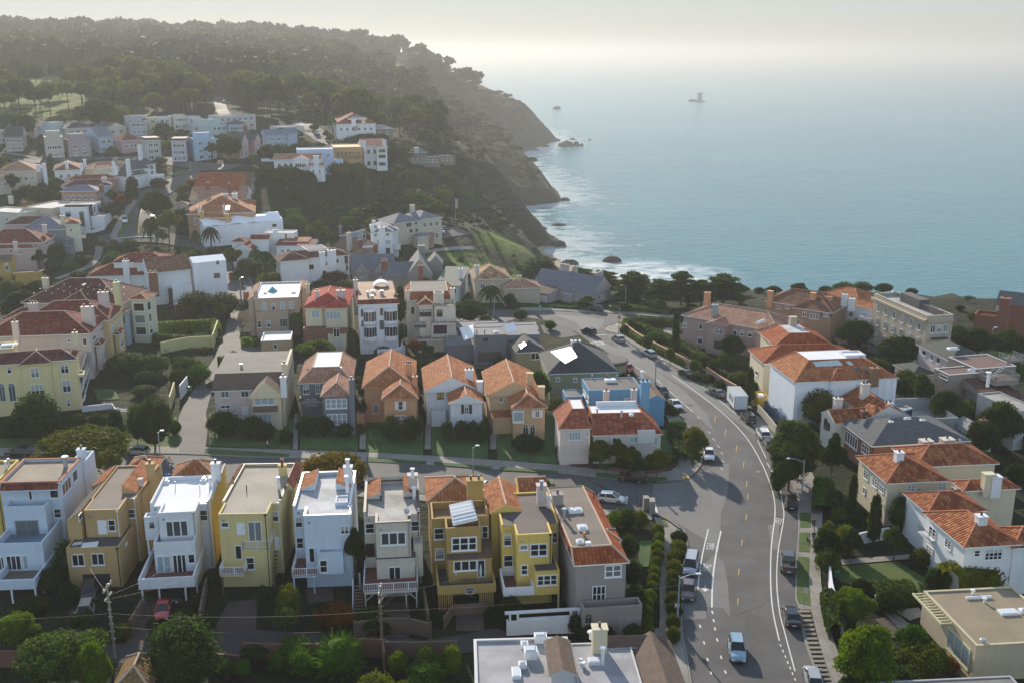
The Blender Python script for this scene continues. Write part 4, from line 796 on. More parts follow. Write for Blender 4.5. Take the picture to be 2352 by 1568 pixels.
# the taller houses behind
V(1000,600,.4464)
h=House('villa','peach flat roofed villa with a white roof, glass lantern and arched dormer','house',WALL((.50,.36,.25)),T_PK,flatm=F_WHT)
h.blk((5,1298),(396,1286),(46,1158),9.2,par=.3,trim=WHT); W=h.cur['x1']; D=h.cur['y1']; h.w('f',76,1335,120,1390,2,gl=CURT); h.w('f',160,1340,198,1400,1); h.w('f',236,1328,282,1386,1,2,gl=CURT); h.w('f',316,1324,360,1382,1,2,gl=CURT)
h.sky(90,1232,126,1256,.3); h.sky(335,1236,375,1252,.3); h.lchim(.4,1.2,10.6,.9,.8,pots=2); h.lb(W,D*.55,1.6,D*.45,8.9,'shed',dirn='r',rise=.7,ov=.2); h.lb(-1.6,.5,1.6,D-1,8.6,'shed',dirn='l',rise=1,ov=.2)
P=h.loc(onz((170,1218),h.z0+9.4)); mb=MB(); N=8
for i in range(N): a,b=2*math.pi*i/N,2*math.pi*(i+1)/N; mb.face([(P[0]+1.2*math.cos(a),P[1]+1.2*math.sin(a),9),(P[0]+1.2*math.cos(b),P[1]+1.2*math.sin(b),9),(P[0],P[1],10.2)])
mb.build('lantern',PLAIN((.08,.35,.38),.2),h.root)
h.blk((22,1432),(310,1405),None,6.4,par=.8); h.w('f',34,1494,74,1552,1,2); h.w('f',116,1490,156,1550,1,2); h.w('f',232,1472,306,1545,3,1,'door')
h=House('villa','cream villa with bright red twin hipped roofs and planted balconies','house',CREAM,T_BRT,capm=PLAIN((.42,.10,.07),.8))
h.blk((440,1378),(842,1372),(820,1222),9.6,'hip',p=.4); W=h.cur['x1']; D=h.cur['y1']; h.lb(.0,-.5,W*.46,D*.8,9.45,'hgy',p=.45); h.w('f',512,1400,585,1468,2,1,'door',gl=CURT); h.lb(W*.45,-1.2,W*.56,D*.8,9.5,'hgy',p=.45); h.w('f',640,1408,775,1475,4,1,'door',gl=CURT)
h.chim(563,1230,12.4,.9,.8,m=LPINK); h.chim(772,1222,12.4,1.9,1.2,m=LPINK); h.chim(482,1168,11.6,.8,.8); V(1000,1200,.4464)
h.lb(W*.0,-2.3,W,1.9,5.4,'deck',par=.9,wall=BRKW); h.lb(W*.55,-3.2,W*.4,2.2,4.2,par=.2); h.w('f',706,215,764,290,2,1,'door'); h.w('f',672,330,788,388,kind='garage',fr=LGREY)
V(1000,600,.4464)
h=House('villa','white villa with curved brown framed bays and a cluttered terracotta roof terrace','house',WHT,T_RD,flatm=FLATROOF((.34,.19,.11),.25),fc=FDARK)
h.blk((912,1360),(1292,1346),(930,1185),11.2,'man',inset=(.5,1.3,.5,.3),rise=.8); W=h.cur['x1']; D=h.cur['y1']; h.w('f',950,1392,975,1450,1); h.w('f',1120,1382,1145,1440,1); h.w('f',955,1492,978,1540,1); h.w('f',1116,1490,1160,1568,1,1,'door')
for u0,u1,v0 in ((.14,.46,1398),(.62,.95,1380)):
    for zz in (7.4,3.9):
        N=7; cx=W*(u0+u1)/2; r=W*(u1-u0)/2; mb=MB(); ring=[(cx+r*math.cos(math.pi+math.pi*i/N),.5+.75*r*math.sin(math.pi+math.pi*i/N)) for i in range(N+1)]
        mb.hexa([(x,y,zz-.9) for x,y in ring],[(x,y,zz+3.0) for x,y in ring]); o=mb.build('bay',WHT,h.root); mb=MB()
        for i in range(1,N-1):
            (x,y),(x2,y2)=ring[i],ring[i+1]; k=1.015; f=lambda x,y:(cx+(x-cx)*k,.5+(y-.5)*k)
            mb.face([(*f(x+.08*(x2-x),y+.08*(y2-y)),zz+.2),(*f(x2-.08*(x2-x),y2-.08*(y2-y)),zz+.2),(*f(x2-.08*(x2-x),y2-.08*(y2-y)),zz+2.3),(*f(x+.08*(x2-x),y+.08*(y2-y)),zz+2.3)])
        mb.build('pane',GLASS,o)
h.at(0); h.chim(902,1130,14.4,1.,.9,zb=6,m=LPINK); h.sky(1040,1240,1074,1260,.6); h.pipe(1012,1275,.9,.25); h.pipe(1052,1300,.7,.3); h.pipe(1136,1265,.9,.4); h.chim(1258,1260,12.6,.9,.8,m=BRICK); h.lb(1,D-1.5,W-2,1.2,12.2,par=.1,wall=LPINK)
mb=MB(); P=h.loc(onz((1130,1170),h.z0+12.8))
for i in range(8): a,b=math.pi*i/8,math.pi*(i+1)/8; mb.hexa([(P[0]+1.9*math.cos(a),P[1]-1,12+1.5*math.sin(a)),(P[0]+1.9*math.cos(b),P[1]-1,12+1.5*math.sin(b)),(P[0]+1.9*math.cos(b),P[1]+2.5,12+1.5*math.sin(b)),(P[0]+1.9*math.cos(a),P[1]+2.5,12+1.5*math.sin(a))],[(P[0]+1.6*math.cos(a),P[1]-1,12+1.2*math.sin(a)),(P[0]+1.6*math.cos(b),P[1]-1,12+1.2*math.sin(b)),(P[0]+1.6*math.cos(b),P[1]+2.5,12+1.2*math.sin(b)),(P[0]+1.6*math.cos(a),P[1]+2.5,12+1.2*math.sin(a))])
mb.build('barrel_vault',WHT,h.root)
h=House('villa','cream villa with balustraded balconies, a roof pavilion and tile hips','house',WALL((.68,.60,.49)),T_MIX,flatm=F_DK,capm=CAPM,fc=FDARK,ang=6)
h.blk((1338,1345),(1772,1285),(1340,1205),10.4,'man',inset=(1.6,2.2,1.4,.4),rise=1.5); W=h.cur['x1']; D=h.cur['y1']; h.w('f',1396,1374,1422,1430,1); 
h.lb(W*.24,-1.2,W*.36,5,10.2,'hgy',p=.5); h.w('f',1468,1396,1576,1450,3,1); h.w('f',1424,1500,1528,1548,4,2)
h.lb(W*.58,-1.8,W*.42,5.5,10.1,'flat',par=.5); h.w('f',1620,1396,1674,1456,2,1,'door'); h.lb(W*.58,.4,W*.2,2.4,12.6,par=.2); h.lb(W*.58,-1.85,W*.42,2.2,10.15,'rail',par=.01,zb=9.8,trim=WALL((.68,.60,.49)))
h.lb(W*.52,-3.4,W*.48,2.3,6.6,'rail',par=0,zb=6.2,trim=WALL((.68,.60,.49))); h.lb(W*.52,-2.5,W*.48,2.4,6.0,par=.02); V(1000,1200,.4464); h.w('f',1592,182,1712,262,4,1,'door')
h.lb(W*.2,-4.2,W*.82,2.9,3.2,'rail',par=0,zb=2.8,trim=WALL((.68,.60,.49))); h.lb(W*.25,-3.4,W*.7,2.6,2.7,par=.02); h.w('f',1470,300,1530,362,3,1,'door'); h.posts([(W*.56,-4),(W*.98,-4)],-.5,2.8,.15,m=CREAM); h.lchim(.8,2.5,13,.8,.8); h.lchim(W-.4,2.8,13.2,1.,.9)
h=House('garage','tan box garage with a white flat roof and one small window','garage',WALL((.42,.31,.18)),T_OR,flatm=F_WHT)
h.blk((66,328),(330,318),(95,250),4.2,par=.25,trim=WHT); h.w('f',178,350,214,396,1)
# ------------------------------------------------------------------ large houses on the left, the valley road and the far rows
FW=1.15
def far(label,A,B,d,h,r='hip',wall=None,roofm=None,win=(),name='house',cat='house',**k):
    hh=House(name,label,cat,wall,roofm,capm=k.pop('capm',None),flatm=k.pop('flatm',None),group=k.pop('group',None),z0=k.pop('z0',None),fc=k.pop('fc',None),ang=k.pop('ang',None))
    hh.blk(A,B,d,h,r,**k)
    for f,cols,zs in win: hh.aw(f,cols,zs,far=True,ww=FW,wh=1.5)
    return hh
V(0,1200,.4464)
h=House('villa','large pale yellow three storey villa with arched loggia and dark red hip roof','house',WALL((.74,.62,.31)),T_DK,capm=CAPM,flatm=F_BLUE)
h.blk((-260,566),(692,492),(806,410),9.8,'hip',p=.5); W=h.cur['x1']; D=h.cur['y1']
for a in ((530,525,612,607,2,2),(546,672,632,772,2,2),(586,835,626,902,1,2),(58,552,106,610,1,1)): h.w('f',*a)
h.w('f',65,696,150,855,1,1,'arch'); h.w('f',-20,700,58,855,1,1,'arch'); h.w('r',700,630,795,515,4,1,fw=.15); h.w('r',712,730,790,640,3); h.w('r',740,850,755,795); h.w('r',790,795,805,730)
h.b[0]; h.at(0); q=h.cur; h.lb(W-1.1,1.2,1.6,D-3,6.6,'deck',par=.3,zb=6.1); h.at(0)
h.blk((160,549),(462,522),4.5,9.6,'hgy',p=.6); h.w('f',266,562,352,645,2,2); h.w('f',266,712,394,808,3,2); h.chim(660,250,13.5,.9,.9,m=CREAM); h.lb(-3,5.5,9.5,5,11.6,par=.3); h.sky(10,352,160,380,.3,dome=False)
h=House('villa','pale pink villa with broad red hip roof, arched oriel and tall chimneys','house',LPINK,T_RD,capm=CAPM)
h.blk((-180,299),(806,266),(932,126),9.6,'hip',p=.5); W=h.cur['x1']; D=h.cur['y1']; h.w('f',592,302,628,334); h.w('f',728,300,772,360); h.w('r',818,330,845,265); h.w('r',885,255,918,190)
h.chim(130,156,13.6,1.1,.9,zb=9); h.chim(770,22,14.2,2.4,1.2,zb=9,pots=2); h.lb(W-.6,2.5,1.8,4.2,6.4,'hip',p=.8,zb=1.2); q=h.cur; h.wm('r',q['wy0']+.4,q['wy0']+1.4,2.6,5.4,1,1,'arch'); h.wm('r',q['wy0']+2,q['wy0']+3,2.6,5.4,1,1,'arch')
V(0,600,.4464)
h=House('villa','golden cream villa with hipped red roof and a curved side oriel','house',WALL((.64,.48,.24)),T_RD,capm=CAPM)
h.blk((160,1512),(976,1492),(1083,1376),9.6,'hip',p=.52); W=h.cur['x1']; D=h.cur['y1']; h.aw('r',4,[6.6],ww=1.,wh=1.5); h.lb(W-.6,2.,1.8,4.5,5.8,'hip',p=.8,zb=1.); q=h.cur; h.wm('r',q['wy0']+.4,q['wy0']+3.2,2.8,4.9,3,1)
h.chim(290,1335,14,1.7,1.2,zb=9,m=LPINK,pots=3); h.chim(910,1238,14.4,2.1,1.2,zb=8,m=LPINK,pots=2); h.lb(-5,4,9,7,9.3,'hip',p=.5)
h=House('villa','pale green villa with wide dotted brown roof and white corner bay towers','house',SAGE,T_DK,capm=CAPM)
h.blk((182,1340),(1075,1352),(1222,1214),9.4,'hip',p=.52); W=h.cur['x1']; D=h.cur['y1']; h.chim(1028,1150,15,1.1,1.4,zb=8,m=WALL((.60,.62,.34)),pots=1); h.chim(398,1112,14.,1.3,1.,m=CREAM); h.sky(730,1172,768,1190,.2,z=12.6); h.lb(W*.36,-1,W*.36,7,9.2,'hgy',p=.6)
for i in range(26): x=W*(.08+.036*i)%W; P=(x,D*(.18+.22*((i*7)%5)/5)); zz=9.55+.52*min(P[1],D-P[1]); h.bx('roof_vent',P[0]-.1,P[1]-.1,zz,P[0]+.1,P[1]+.1,zz+.22,WHITE)
h.lb(W-1.2,-1.2,2.6,3.2,7.9,'hip',p=.5,wall=LBLUE,roofm=T_MIX); h.wm('f',W-.4,W+.9,4.9,7.1,2,1); h.lb(W+1.0,1.5,4.4,6.5,10.2,'hip',p=.4,wall=WALL((.62,.62,.45)),roofm=T_MIX); q=h.cur
for z in (1.8,4.6,7.4): h.wm('f',q['wx0']+.4,q['wx0']+3.0,z,z+2.0,1,1,fw=.14); h.wm('r',q['wy0']+.5,q['wy0']+2.2,z,z+2,1,1)
h=House('villa','white walled villa with two stacked red tile hip roofs and white chimney','house',WHT,T_RD,capm=CAPR)
h.blk((758,1110),(1478,1088),(1548,1012),6.6,'hip',p=.42); W=h.cur['x1']; D=h.cur['y1']; h.aw('r',2,[1,4],ww=.9,wh=1.4); h.aw('f',5,[2.6],ww=1.,wh=1.3); h.chim(1110,962,10.8,1.5,1.1,zb=1,m=WHT,pots=2); h.chim(1350,1066,9.4,2.1,1.2,zb=3,m=BRICK,pots=2)
h.lb(W*.3,D*.25,W*.72,D*.72,9.6,'hip',p=.42); q=h.cur; h.wm('r',q['wy0']+1,q['wy0']+2,7.4,8.9,1,1); h.wm('r',q['wy0']+3,q['wy0']+4,7.4,8.9,1,1); h.lb(W*.6,D*.1,W*.42,D*.9,9.7,'hip',p=.4)
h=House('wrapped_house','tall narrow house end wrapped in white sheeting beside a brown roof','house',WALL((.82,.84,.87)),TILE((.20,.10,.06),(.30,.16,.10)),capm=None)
h.blk((1430,930),(1700,975),6.0,9.2,'gx',p=.55,wall=WHT,ang=None) if False else h.blk((1705,990),(2000,962),6.5,10.4,'gx',p=.35,roofm=PLAIN((.80,.82,.85),.5,name='shrink_wrap',var=.05),ov=.05); W=h.cur['x1']; D=h.cur['y1']
h.w('f',1912,960,1936,990,1,1,fr=DARK); h.w('f',1890,1075,1945,1108,1,1,fr=DARK); h.lb(-11.5,1.0,11.3,9,8.6,'gx',p=.75,wall=WHT); h.lb(-6,-1.5,5,3,5.0,par=.05,wall=WALL((.8,.82,.85)),flatm=F_WHT); h.bx('scaffold_net',-7,-.4,0,-1.2,.0,4.4,DARK)
h=House('villa','pinkish villa with deep red hip roofs beside a curving garden path','house',PINK,T_RD,capm=CAPM)
h.blk((-220,822),(392,806),(493,742),7.2,'hip',p=.5); h.w('r',398,830,428,790); h.w('r',452,800,474,760); W=h.cur['x1']; D=h.cur['y1']; h.blk((-80,862),(312,858),None,6.2,'hip',p=.5); h.chim(132,795,9.4,1.,.8,m=LPINK); h.w('f',84,865,112,895); h.w('f',165,862,190,904); h.w('r',318,890,332,850)
h=House('house','small ochre house with brown flat porch at the far left edge','house',WALL((.5,.33,.08)),S_BR)
h.blk((-120,975),(95,968),6,6.4,'gx',p=.4); h.w('f',40,985,80,1050,2); h.lb(7,-2,7,6,2.9,'shed',rise=.5,dirn='b')
h=House('house','grey green house with a round turret joined to a cream tower block','house',WALL((.20,.23,.24)),S_SL,capm=PLAIN((.3,.3,.32),.8))
h.blk((170,700),(580,690),(565,640),7.4,'hip',p=.55); W=h.cur['x1']; D=h.cur['y1']; N=10; mb=MB(); cx,cy=W+.3,-.5; mb.tube((cx,cy,0),(cx,cy,4.6),1.7,N); mb.build('turret',WALL((.16,.19,.20)),h.root); mb=MB(); mb.tube((cx,cy,4.6),(cx,cy,5.6),2.1,N,r2=.1); mb.build('turret_roof',S_LG,h.root); h.chim(390,645,10,1.2,.9,m=LPINK)
h=House('house','cream tower house with small balcony and patchy red tile roof','house',WALL((.66,.62,.47)),T_MIX,capm=CAPM)
h.blk((560,650),(722,640),(715,600),8.8,'hip',p=.45); h.w('f',610,668,640,705); h.w('r',680,760,692,690); W=h.cur['x1']; D=h.cur['y1']; h.lb(W-.5,.6,1.4,D*.6,5.4,'deck',par=.8,zb=4.3); h.chim(548,562,11.5,1.3,1.2,zb=3,m=CREAM); h.at(0).aw('r',3,[1,4.8],ww=.9,wh=1.9)
far('low maroon tiled house half hidden behind the grey turret house',(20,650),(560,640),9,6.2,'hip',PINK,T_DK,[('f',5,[3.8])],capm=CAPM)
far('cream flat roofed house with white chimney at the left photo edge',(-160,520),(190,540),10,6.6,'flat',WALL((.60,.57,.47)),T_RD,[('f',4,[3.4])],flatm=FLATROOF((.5,.49,.46),.2)).chim(92,392,9,1.3,1.)
far('beige cube house with pale parapet roof and brick chimney',(190,488),(455,500),(515,432),6.8,'flat',WALL((.55,.47,.34)),T_RD,[('r',3,[3.6]),('f',2,[3.6])],flatm=FLATROOF((.42,.41,.40),.2)).chim(210,440,8.4,1.2,1.,m=BRICK)
h=far('white modern cube house with black full height windows',(525,492),(765,490),(862,436),7.8,'flat',WHT,T_RD,(),flatm=F_GREY,fc=FBLK); h.w('f',580,530,628,570); h.w('f',700,530,752,655,2); h.w('r',800,640,822,520); h.aw('r',3,[5.2],ww=.9,wh=1.7); W=h.cur['x1']; h.lb(W+.05,2,4.5,8,4.6,par=.2); h.lb(1,2,8,2.2,8.4,par=.1,wall=DARK)
h=far('salmon stucco house with grey hipped roof and brick chimney',(525,355),(860,350),(950,322),6.4,'hip',WALL((.44,.24,.17)),S_SL,[('f',5,[3.6]),('r',2,[3.6])],capm=None); h.chim(892,292,9.4,1.2,1.,m=BRICK); h.lb(-1,-2,11,3,3.2,par=.1,flatm=F_DK)
h=far('brown hip roofed house behind the salmon one with a pale blue side',(540,320),(1000,300),9,6.4,'hip',LBLUE,T_DK,[('r',2,[3.5])],capm=CAPM); h.chim(920,225,9.2,1.6,1.2,m=LPINK)
far('pink walled house with long dark red roof near the mansard house',(600,262),(1040,235),(1100,215),6.6,'hip',ROSE,T_RD,[('r',3,[1,4])],capm=CAPR)
h=House('mansard_house','white house with steep dark grey mansard roofs, dormers and tall chimneys','house',WHT,S_CH)
h.blk((1110,225),(1320,195),(1330,170),5.6,'hip',p=1.0); h.chim(1128,68,12.5,1.2,1.1,zb=4,m=WHT); W=h.cur['x1']; D=h.cur['y1']; h.w('f',1150,185,1182,215); h.w('f',1245,175,1290,198,3); h.lb(W*.4,1,W*.75,7,7.4,'hip',p=.9); h.lb(W+1.2,4,7.5,8,8.2,'hip',p=.8); h.aw('f',2,[1.2,4.4,6.4],ww=1.4,wh=1.6); q=h.cur; h.lchim(q['x0']+2.5,q['y0']+3,15.6,1.2,1.1,zb=6,m=WHT); h.lb(W-1,-3.5,5,4.5,5.2,par=.7)
h=far('cream house with mottled tile hip roof behind a glass veranda',(822,158),(1115,130),(1120,105),6.8,'hip',CREAM,T_PK,[('r',3,[3.6])],capm=CAPM); h.lb(0,-2.5,9,2.6,4.6,'shed',rise=.6,roofm=PLAIN((.6,.64,.62),.3),wall=WALL((.5,.55,.52))); h.aw('f',5,[2.],ww=1.5,wh=1.8,far=True); h.chim(1010,92,10.6,1.4,1.2,zb=6,m=WHT); h.chim(1022,56,12,1,1,m=STONEW)
h=far('white two storey house with brown tile hip roof and three chimneys',(468,170),(735,160),(782,112),6.6,'hip',WHT,T_BRN,[('f',3,[3.8]),('r',2,[3.8])],capm=CAPM); h.chim(588,88,10,1.1,1,m=WHT); h.chim(716,105,10.,1.1,1,m=WHT); h.chim(746,70,10.2,1.,1,m=WHT); h.aw('f',2,[.6],ww=2.,wh=1.6,far=True)
h=far('long cream house with weathered pink tile roof at far left',(-40,180),(330,170),(422,128),7.,'hip',WALL((.62,.52,.40)),T_PK,[('f',6,[3.6]),('r',2,[3.6])],capm=CAPM); h.chim(338,112,10.,1.3,1.1,m=WHT); h.chim(388,102,10.4,1.2,1.,zb=1,m=WHT)
far('small house with steep brown roof at the left frame edge',(-60,240),(98,232),8,6.,'gy',WALL((.55,.45,.35)),T_BRN,[('f',2,[3.])])
# east side of the valley road
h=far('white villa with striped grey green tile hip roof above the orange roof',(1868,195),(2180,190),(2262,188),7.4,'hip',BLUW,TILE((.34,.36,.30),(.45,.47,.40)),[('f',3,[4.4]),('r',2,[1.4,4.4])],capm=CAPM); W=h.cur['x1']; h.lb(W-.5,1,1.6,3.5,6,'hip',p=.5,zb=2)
far('stone house with steep brown shingle gable',(1880,268),(2215,270),7,5.2,'gx',BROWNW,S_BR,[('r',1,[2.4])],p=.9)
h=far('terracotta roofed house with orange walls beside the valley road',(1692,342),(2105,346),(2100,292),5.2,'gx',WALL((.42,.17,.08)),T_RUST,[('f',5,[2.6])],capm=CAPR,p=.6); h.chim(1836,272,8.6,1.3,1.,m=BRICK); h.chim(2025,285,7.8,1.,.9,m=BRICK)
h=far('white house with long pale pink tile roofs below the terracotta one',(1668,428),(2180,420),(2165,362),5.0,'gx',WALL((.66,.63,.58)),T_PK,[('f',6,[2.])],p=.35,capm=CAPM); h.chim(1994,372,8,1.5,1.1,m=LPINK); h.chim(2074,366,7.8,1.8,1.2,m=WHT); h.lb(-4.5,-4,5,5,3.8,'hip',p=.4)
h=far('large salmon villa with broad orange tiled hip roofs',(1645,560),(2260,540),(2140,440),7.8,'hip',WALL((.44,.26,.17)),T_OR,[('f',7,[1.4,4.6])],capm=CAPM,p=.4); W=h.cur['x1']; h.lb(2.5,-3.5,W*.55,6,7.0,'hip',p=.42); h.chim(1762,488,10.6,1.3,1.1,m=LPINK); h.chim(1985,480,10.8,1.3,1,m=LPINK); h.chim(1782,525,10,1.2,1.,m=WALL((.5,.36,.12))); h.chim(2005,550,10,1.2,1.,m=WALL((.5,.36,.12))); h.sky(1992,482,2035,518,.2,z=10.5)
V(1000,600,.4464)
WRAP=PLAIN((.80,.82,.85),.45,name='shrink_wrap',var=.05)
h=House('wrapped_house','big house under white shrink wrap sheeting with a lumpy wrapped roof','house',WALL((.80,.82,.85)),WRAP)
h.blk((-440,668),(262,610),10,6.6,'gx',p=.45,ov=.02,roofm=WRAP); q=h.cur
ro=q['roof']; md=ro.modifiers.new('s','SUBSURF'); md.subdivision_type='SIMPLE'; md.levels=md.render_levels=4; tx=bpy.data.textures.new('sheet_folds','CLOUDS'); tx.noise_scale=2.4; dm=ro.modifiers.new('d','DISPLACE'); dm.texture=tx; dm.strength=1.1; dm.mid_level=.5
h.w('f',168,640,204,658,1,1,fr=DARK)
h=House('house','white stepped house with flat grey roof and small red tile lower roofs','house',WHT,T_RD,flatm=F_GREY,capm=CAPM)
h.blk((98,716),(360,716),(345,690),8.4,par=.2); h.w('f',120,725,140,742); h.w('f',238,755,256,788); h.w('f',278,725,300,770); h.chim(192,690,10,1.2,1.,m=WHT); W=h.cur['x1']; h.lb(-3.5,-5,6,4.5,7,'gx',p=.5); h.lb(4.5,-7,12,7,5.4,'shed',rise=.9,dirn='f'); h.aw('f',5,[3.4],ww=1.1,wh=1.1); h.lb(W-3,-3.5,8,5,6.2,'shed',rise=.5,roofm=T_MIX); h.aw('f',3,[3.],ww=1.4,wh=1.4); h.lb(-8,-10,7,9,4.6,'gy',p=.5); h.lb(-9,-7,5,5,6.6,'hip',p=.4)
h=House('villa','long white villa with maroon tile hip roof and arched ground floor openings','house',WHT,T_DK,capm=CAPM,fc=FDARK)
h.blk((240,965),(862,915),(845,872),7.8,'hip',p=.42); W=h.cur['x1']; D=h.cur['y1']
for a in ((302,980,340,1018,2),(452,998,482,1030,1),(492,1000,534,1034,2),(628,972,652,998,1),(735,950,752,978,1),(806,920,836,985,1),(818,1000,836,1045,1)): h.w('f',*a)
h.w('f',402,1066,420,1102,1,1,'arch'); h.w('f',462,1074,488,1105,1,1,'arch'); h.w('f',610,1052,645,1105,1,1,'arch'); h.w('f',282,1060,302,1108); h.w('f',338,1070,360,1124); h.w('f',372,985,415,1052,3,1,fw=.2)
h.chim(606,885,11.2,1.5,1.2,zb=7,m=WHT); h.chim(690,868,11.6,2.2,1.4,zb=7,m=WHT,pots=2); h.lb(-.6,-.8,9,7,7.6,'hip',p=.42); h.lb(W*.42,3,W*.3,8,9.6,par=.1,flatm=S_SL)
h=House('cottage','grey slate roofed cottage with steep gables, stone walls and brick chimneys','house',STONEW,SHINGLE((.145,.15,.17)),capm=None)
h.blk((860,1080),(1250,1072),9.5,5.0,'gx',p=.95); W=h.cur['x1']; D=h.cur['y1']; h.lb(1.2,-1.2,4.2,7,5.4,'gy',p=1.1); h.aw('f',1,[2.6],ww=.9,wh=1.6); h.lb(6.3,-1.2,4.,7,5.4,'gy',p=1.1); h.aw('f',1,[2.6],ww=.9,wh=1.6); h.lb(9,-3.8,9.5,8,4.8,'gx',p=.8); h.lb(15.5,-5.5,7.2,16,5.2,'gy',p=1.25,ov=.2); h.aw('f',1,[2.6,5.4],ww=1.,wh=1.6); h.lb(21.5,4,4.6,7,6.2,'gy',p=1.15,ov=.2); h.chim(1158,962,11.4,1.7,1.2,m=BRICK,pots=3); h.chim(1476,1002,11.4,1.2,1.2,zb=3,m=BRICK); h.lb(19,9,2,2,11,par=.1)
h=House('cottage','salmon pink cottage with brown shingle gable roof and square bay','house',WALL((.46,.28,.21)),S_BR)
h.blk((905,905),(1135,855),11,4.6,'gy',p=.6); h.w('f',1036,890,1094,948,2,fw=.2); h.w('f',985,905,1002,928); h.chim(935,780,9,1.2,1.,m=BRICK); h.chim(1080,820,8,1.,.9,m=BRICK); h.sky(1002,832,1028,852,.2,z=6.2)
h=far('pale grey house with slate hip roofs behind the pink cottage',(778,748),(985,690),(995,680),6.8,'hip',LBLUE,S_SL,[('f',3,[4.]),('r',2,[1,4])]); h.chim(768,660,9.6,.9,.8,m=GREY); h.chim(845,712,9.6,1.4,1.1,zb=1,m=WALL((.5,.42,.38)))
h=House('house','tall white house with slate roof, stepped chimney and open garage','house',WHT,S_SL)
h.blk((1045,718),(1245,712),(1262,640),9.4,'hip',p=.45); h.w('f',1068,722,1098,750,3); h.w('f',1170,718,1202,745,2); h.w('f',1090,782,1118,822,2,gl=CURT); h.w('f',1165,780,1216,818,3,gl=CURT); h.w('f',1138,852,1210,898,kind='garage',fr=DARK); h.chim(1135,665,12.4,1.9,1.2,zb=3,m=WHT); h.chim(1052,640,12,1.1,1.,m=WHT); h.chim(1064,605,12.,1,1,m=WHT); W=h.cur['x1']; h.lb(W-4,4,6,7,9.0,'hip',p=.45); h.lb(W-.2,2,2.2,3.5,5,par=.8,zb=3.5)
h=House('villa','long cream villa with grey hip roof, rounded end and brown entry steps','house',WALL((.58,.50,.38)),S_SL)
h.blk((1240,640),(1500,612),(1500,560),7.6,'hip',p=.45); W=h.cur['x1']; D=h.cur['y1']
for a in ((1352,630,1398,662,2),(1428,610,1450,642,1),(1380,685,1408,712,1),(1430,668,1456,704,1)): h.w('f',*a,fr=SAGE)
h.lb(W-1,.8,9.5,D+1,7.9,'hip',p=.4); q=h.cur; h.aw('f',3,[1.2,5.2],ww=1.3,wh=1.6,far=True); h.aw('r',3,[1.2,5.2],ww=1.2,wh=1.6,far=True); h.lchim(W+2,D-1,11.6,1.4,1.2); h.lb(W-5,-4.5,5,4,3.2,'hip',p=.5); h.lb(W-.5,-2.5,3.8,3,3.4,'shed',dirn='r',rise=-1.5,wall=ROSE,nowall=False)
far('small pale green shingle roofed house by the upper crossing',(1605,1185),(1830,1190),(1838,1068),4.4,'shed',WALL((.50,.55,.56)),S_GR,[('f',5,[2.2])],rise=1.6).chim(1832,1030,8,1.,.9,zb=2,m=WHT)
h=House('villa','villa with multicoloured tile hip roof and lower pink roofed wing','house',WALL((.52,.44,.31)),T_MULTI,capm=CAPM)
h.blk((1945,1135),(2285,1125),(2262,1040),6.4,'hip',p=.5); W=h.cur['x1']; h.chim(1975,1002,10,1.2,1.,m=LPINK); h.aw('f',3,[4.],ww=1.2,wh=1.2); h.lb(W-3,-4.5,10.5,8,4.6,'hip',p=.42,roofm=T_PK); h.lchim(W+2,-1,7.6,.9,.8); h.wm('f',W+2.2,W+6,.1,2.6,kind='garage',fr=WALL((.48,.42,.30)))
V(2050,950,.34014)
h=House('house','long grey shingle roofed house with white garage above the beach cliff','house',WALL((.42,.38,.36)),S_SL)
h.blk((140,520),(870,628),10,3.6,'gx',p=.78,ov=.35); W=h.cur['x1']; D=h.cur['y1']
for a in ((604,660,692,698,3),(722,668,742,702,1),(836,664,856,700,1)): h.w('f',*a)
h.w('f',756,668,792,722,kind='panel',fr=WHITE); h.w('r',915,688,942,640); h.w('r',945,672,980,632,3); h.lchim(7,6.2,9.4,2.3,1.2,pots=2); h.lchim(10.5,6.2,9.2,1.,.9)
h.lb(1.2,-4.6,7.6,4.8,2.9,'shed',rise=1.2,dirn='f',ov=.2,roofm=S_BR); q=h.cur; h.wm('f',q['wx0']+1.2,q['wx1']-.5,.1,2.4,kind='garage',fr=WHITE); h.lb(W-9.5,-.9,3,1.4,2.9,'hip',p=.8,ov=.1); h.lb(W*.84,D*.5,.5,D*.45,8.2,par=.1,zb=5)
# the two far rows below the golf course
FW=1.7
V(0,0,.4464)
FR=[('grey stone house with white dormer on a black roof','gx',(30,1218),(200,1215),10,6.2,WALL((.36,.33,.30)),S_DK,[('f',4,[.9,4.])],.8),
('beige narrow house with tall arched windows','flat',(388,1215),(555,1210),11,8.6,WALL((.50,.45,.40)),None,[('f',3,[.8,3.6])],0),
('mauve grey house with a wide white bay window','flat',(598,1240),(800,1232),11,7.2,WALL((.34,.28,.29)),None,[('f',2,[.8,3.6])],0),
('blue gabled house with a slate mansard top','gx',(865,1215),(1010,1205),11,6.8,LBLUE,S_SL,[('f',2,[.9,3.9])],.7),
('pink house with red gambrel roof and a blue tarpaulin','hip',(1070,1250),(1250,1240),10,5.4,WALL((.48,.32,.33)),T_RD,[('f',3,[2.4])],.7),
('sage green house with red tile eyebrow roof','man',(1275,1248),(1430,1242),10,8.2,SAGE,T_RD,[('f',2,[.8,3.2,5.6])],0),
('lavender grey house with red tile edge and three upper windows','man',(1500,1252),(1650,1250),10,8.4,LILAC,T_RD,[('f',3,[.8,3.2,5.8])],0),
('sky blue flat roofed house with broad white windows','flat',(1712,1232),(1905,1225),10,8.8,WALL((.36,.52,.66)),None,[('f',2,[.8,3.2,6.2])],0)]
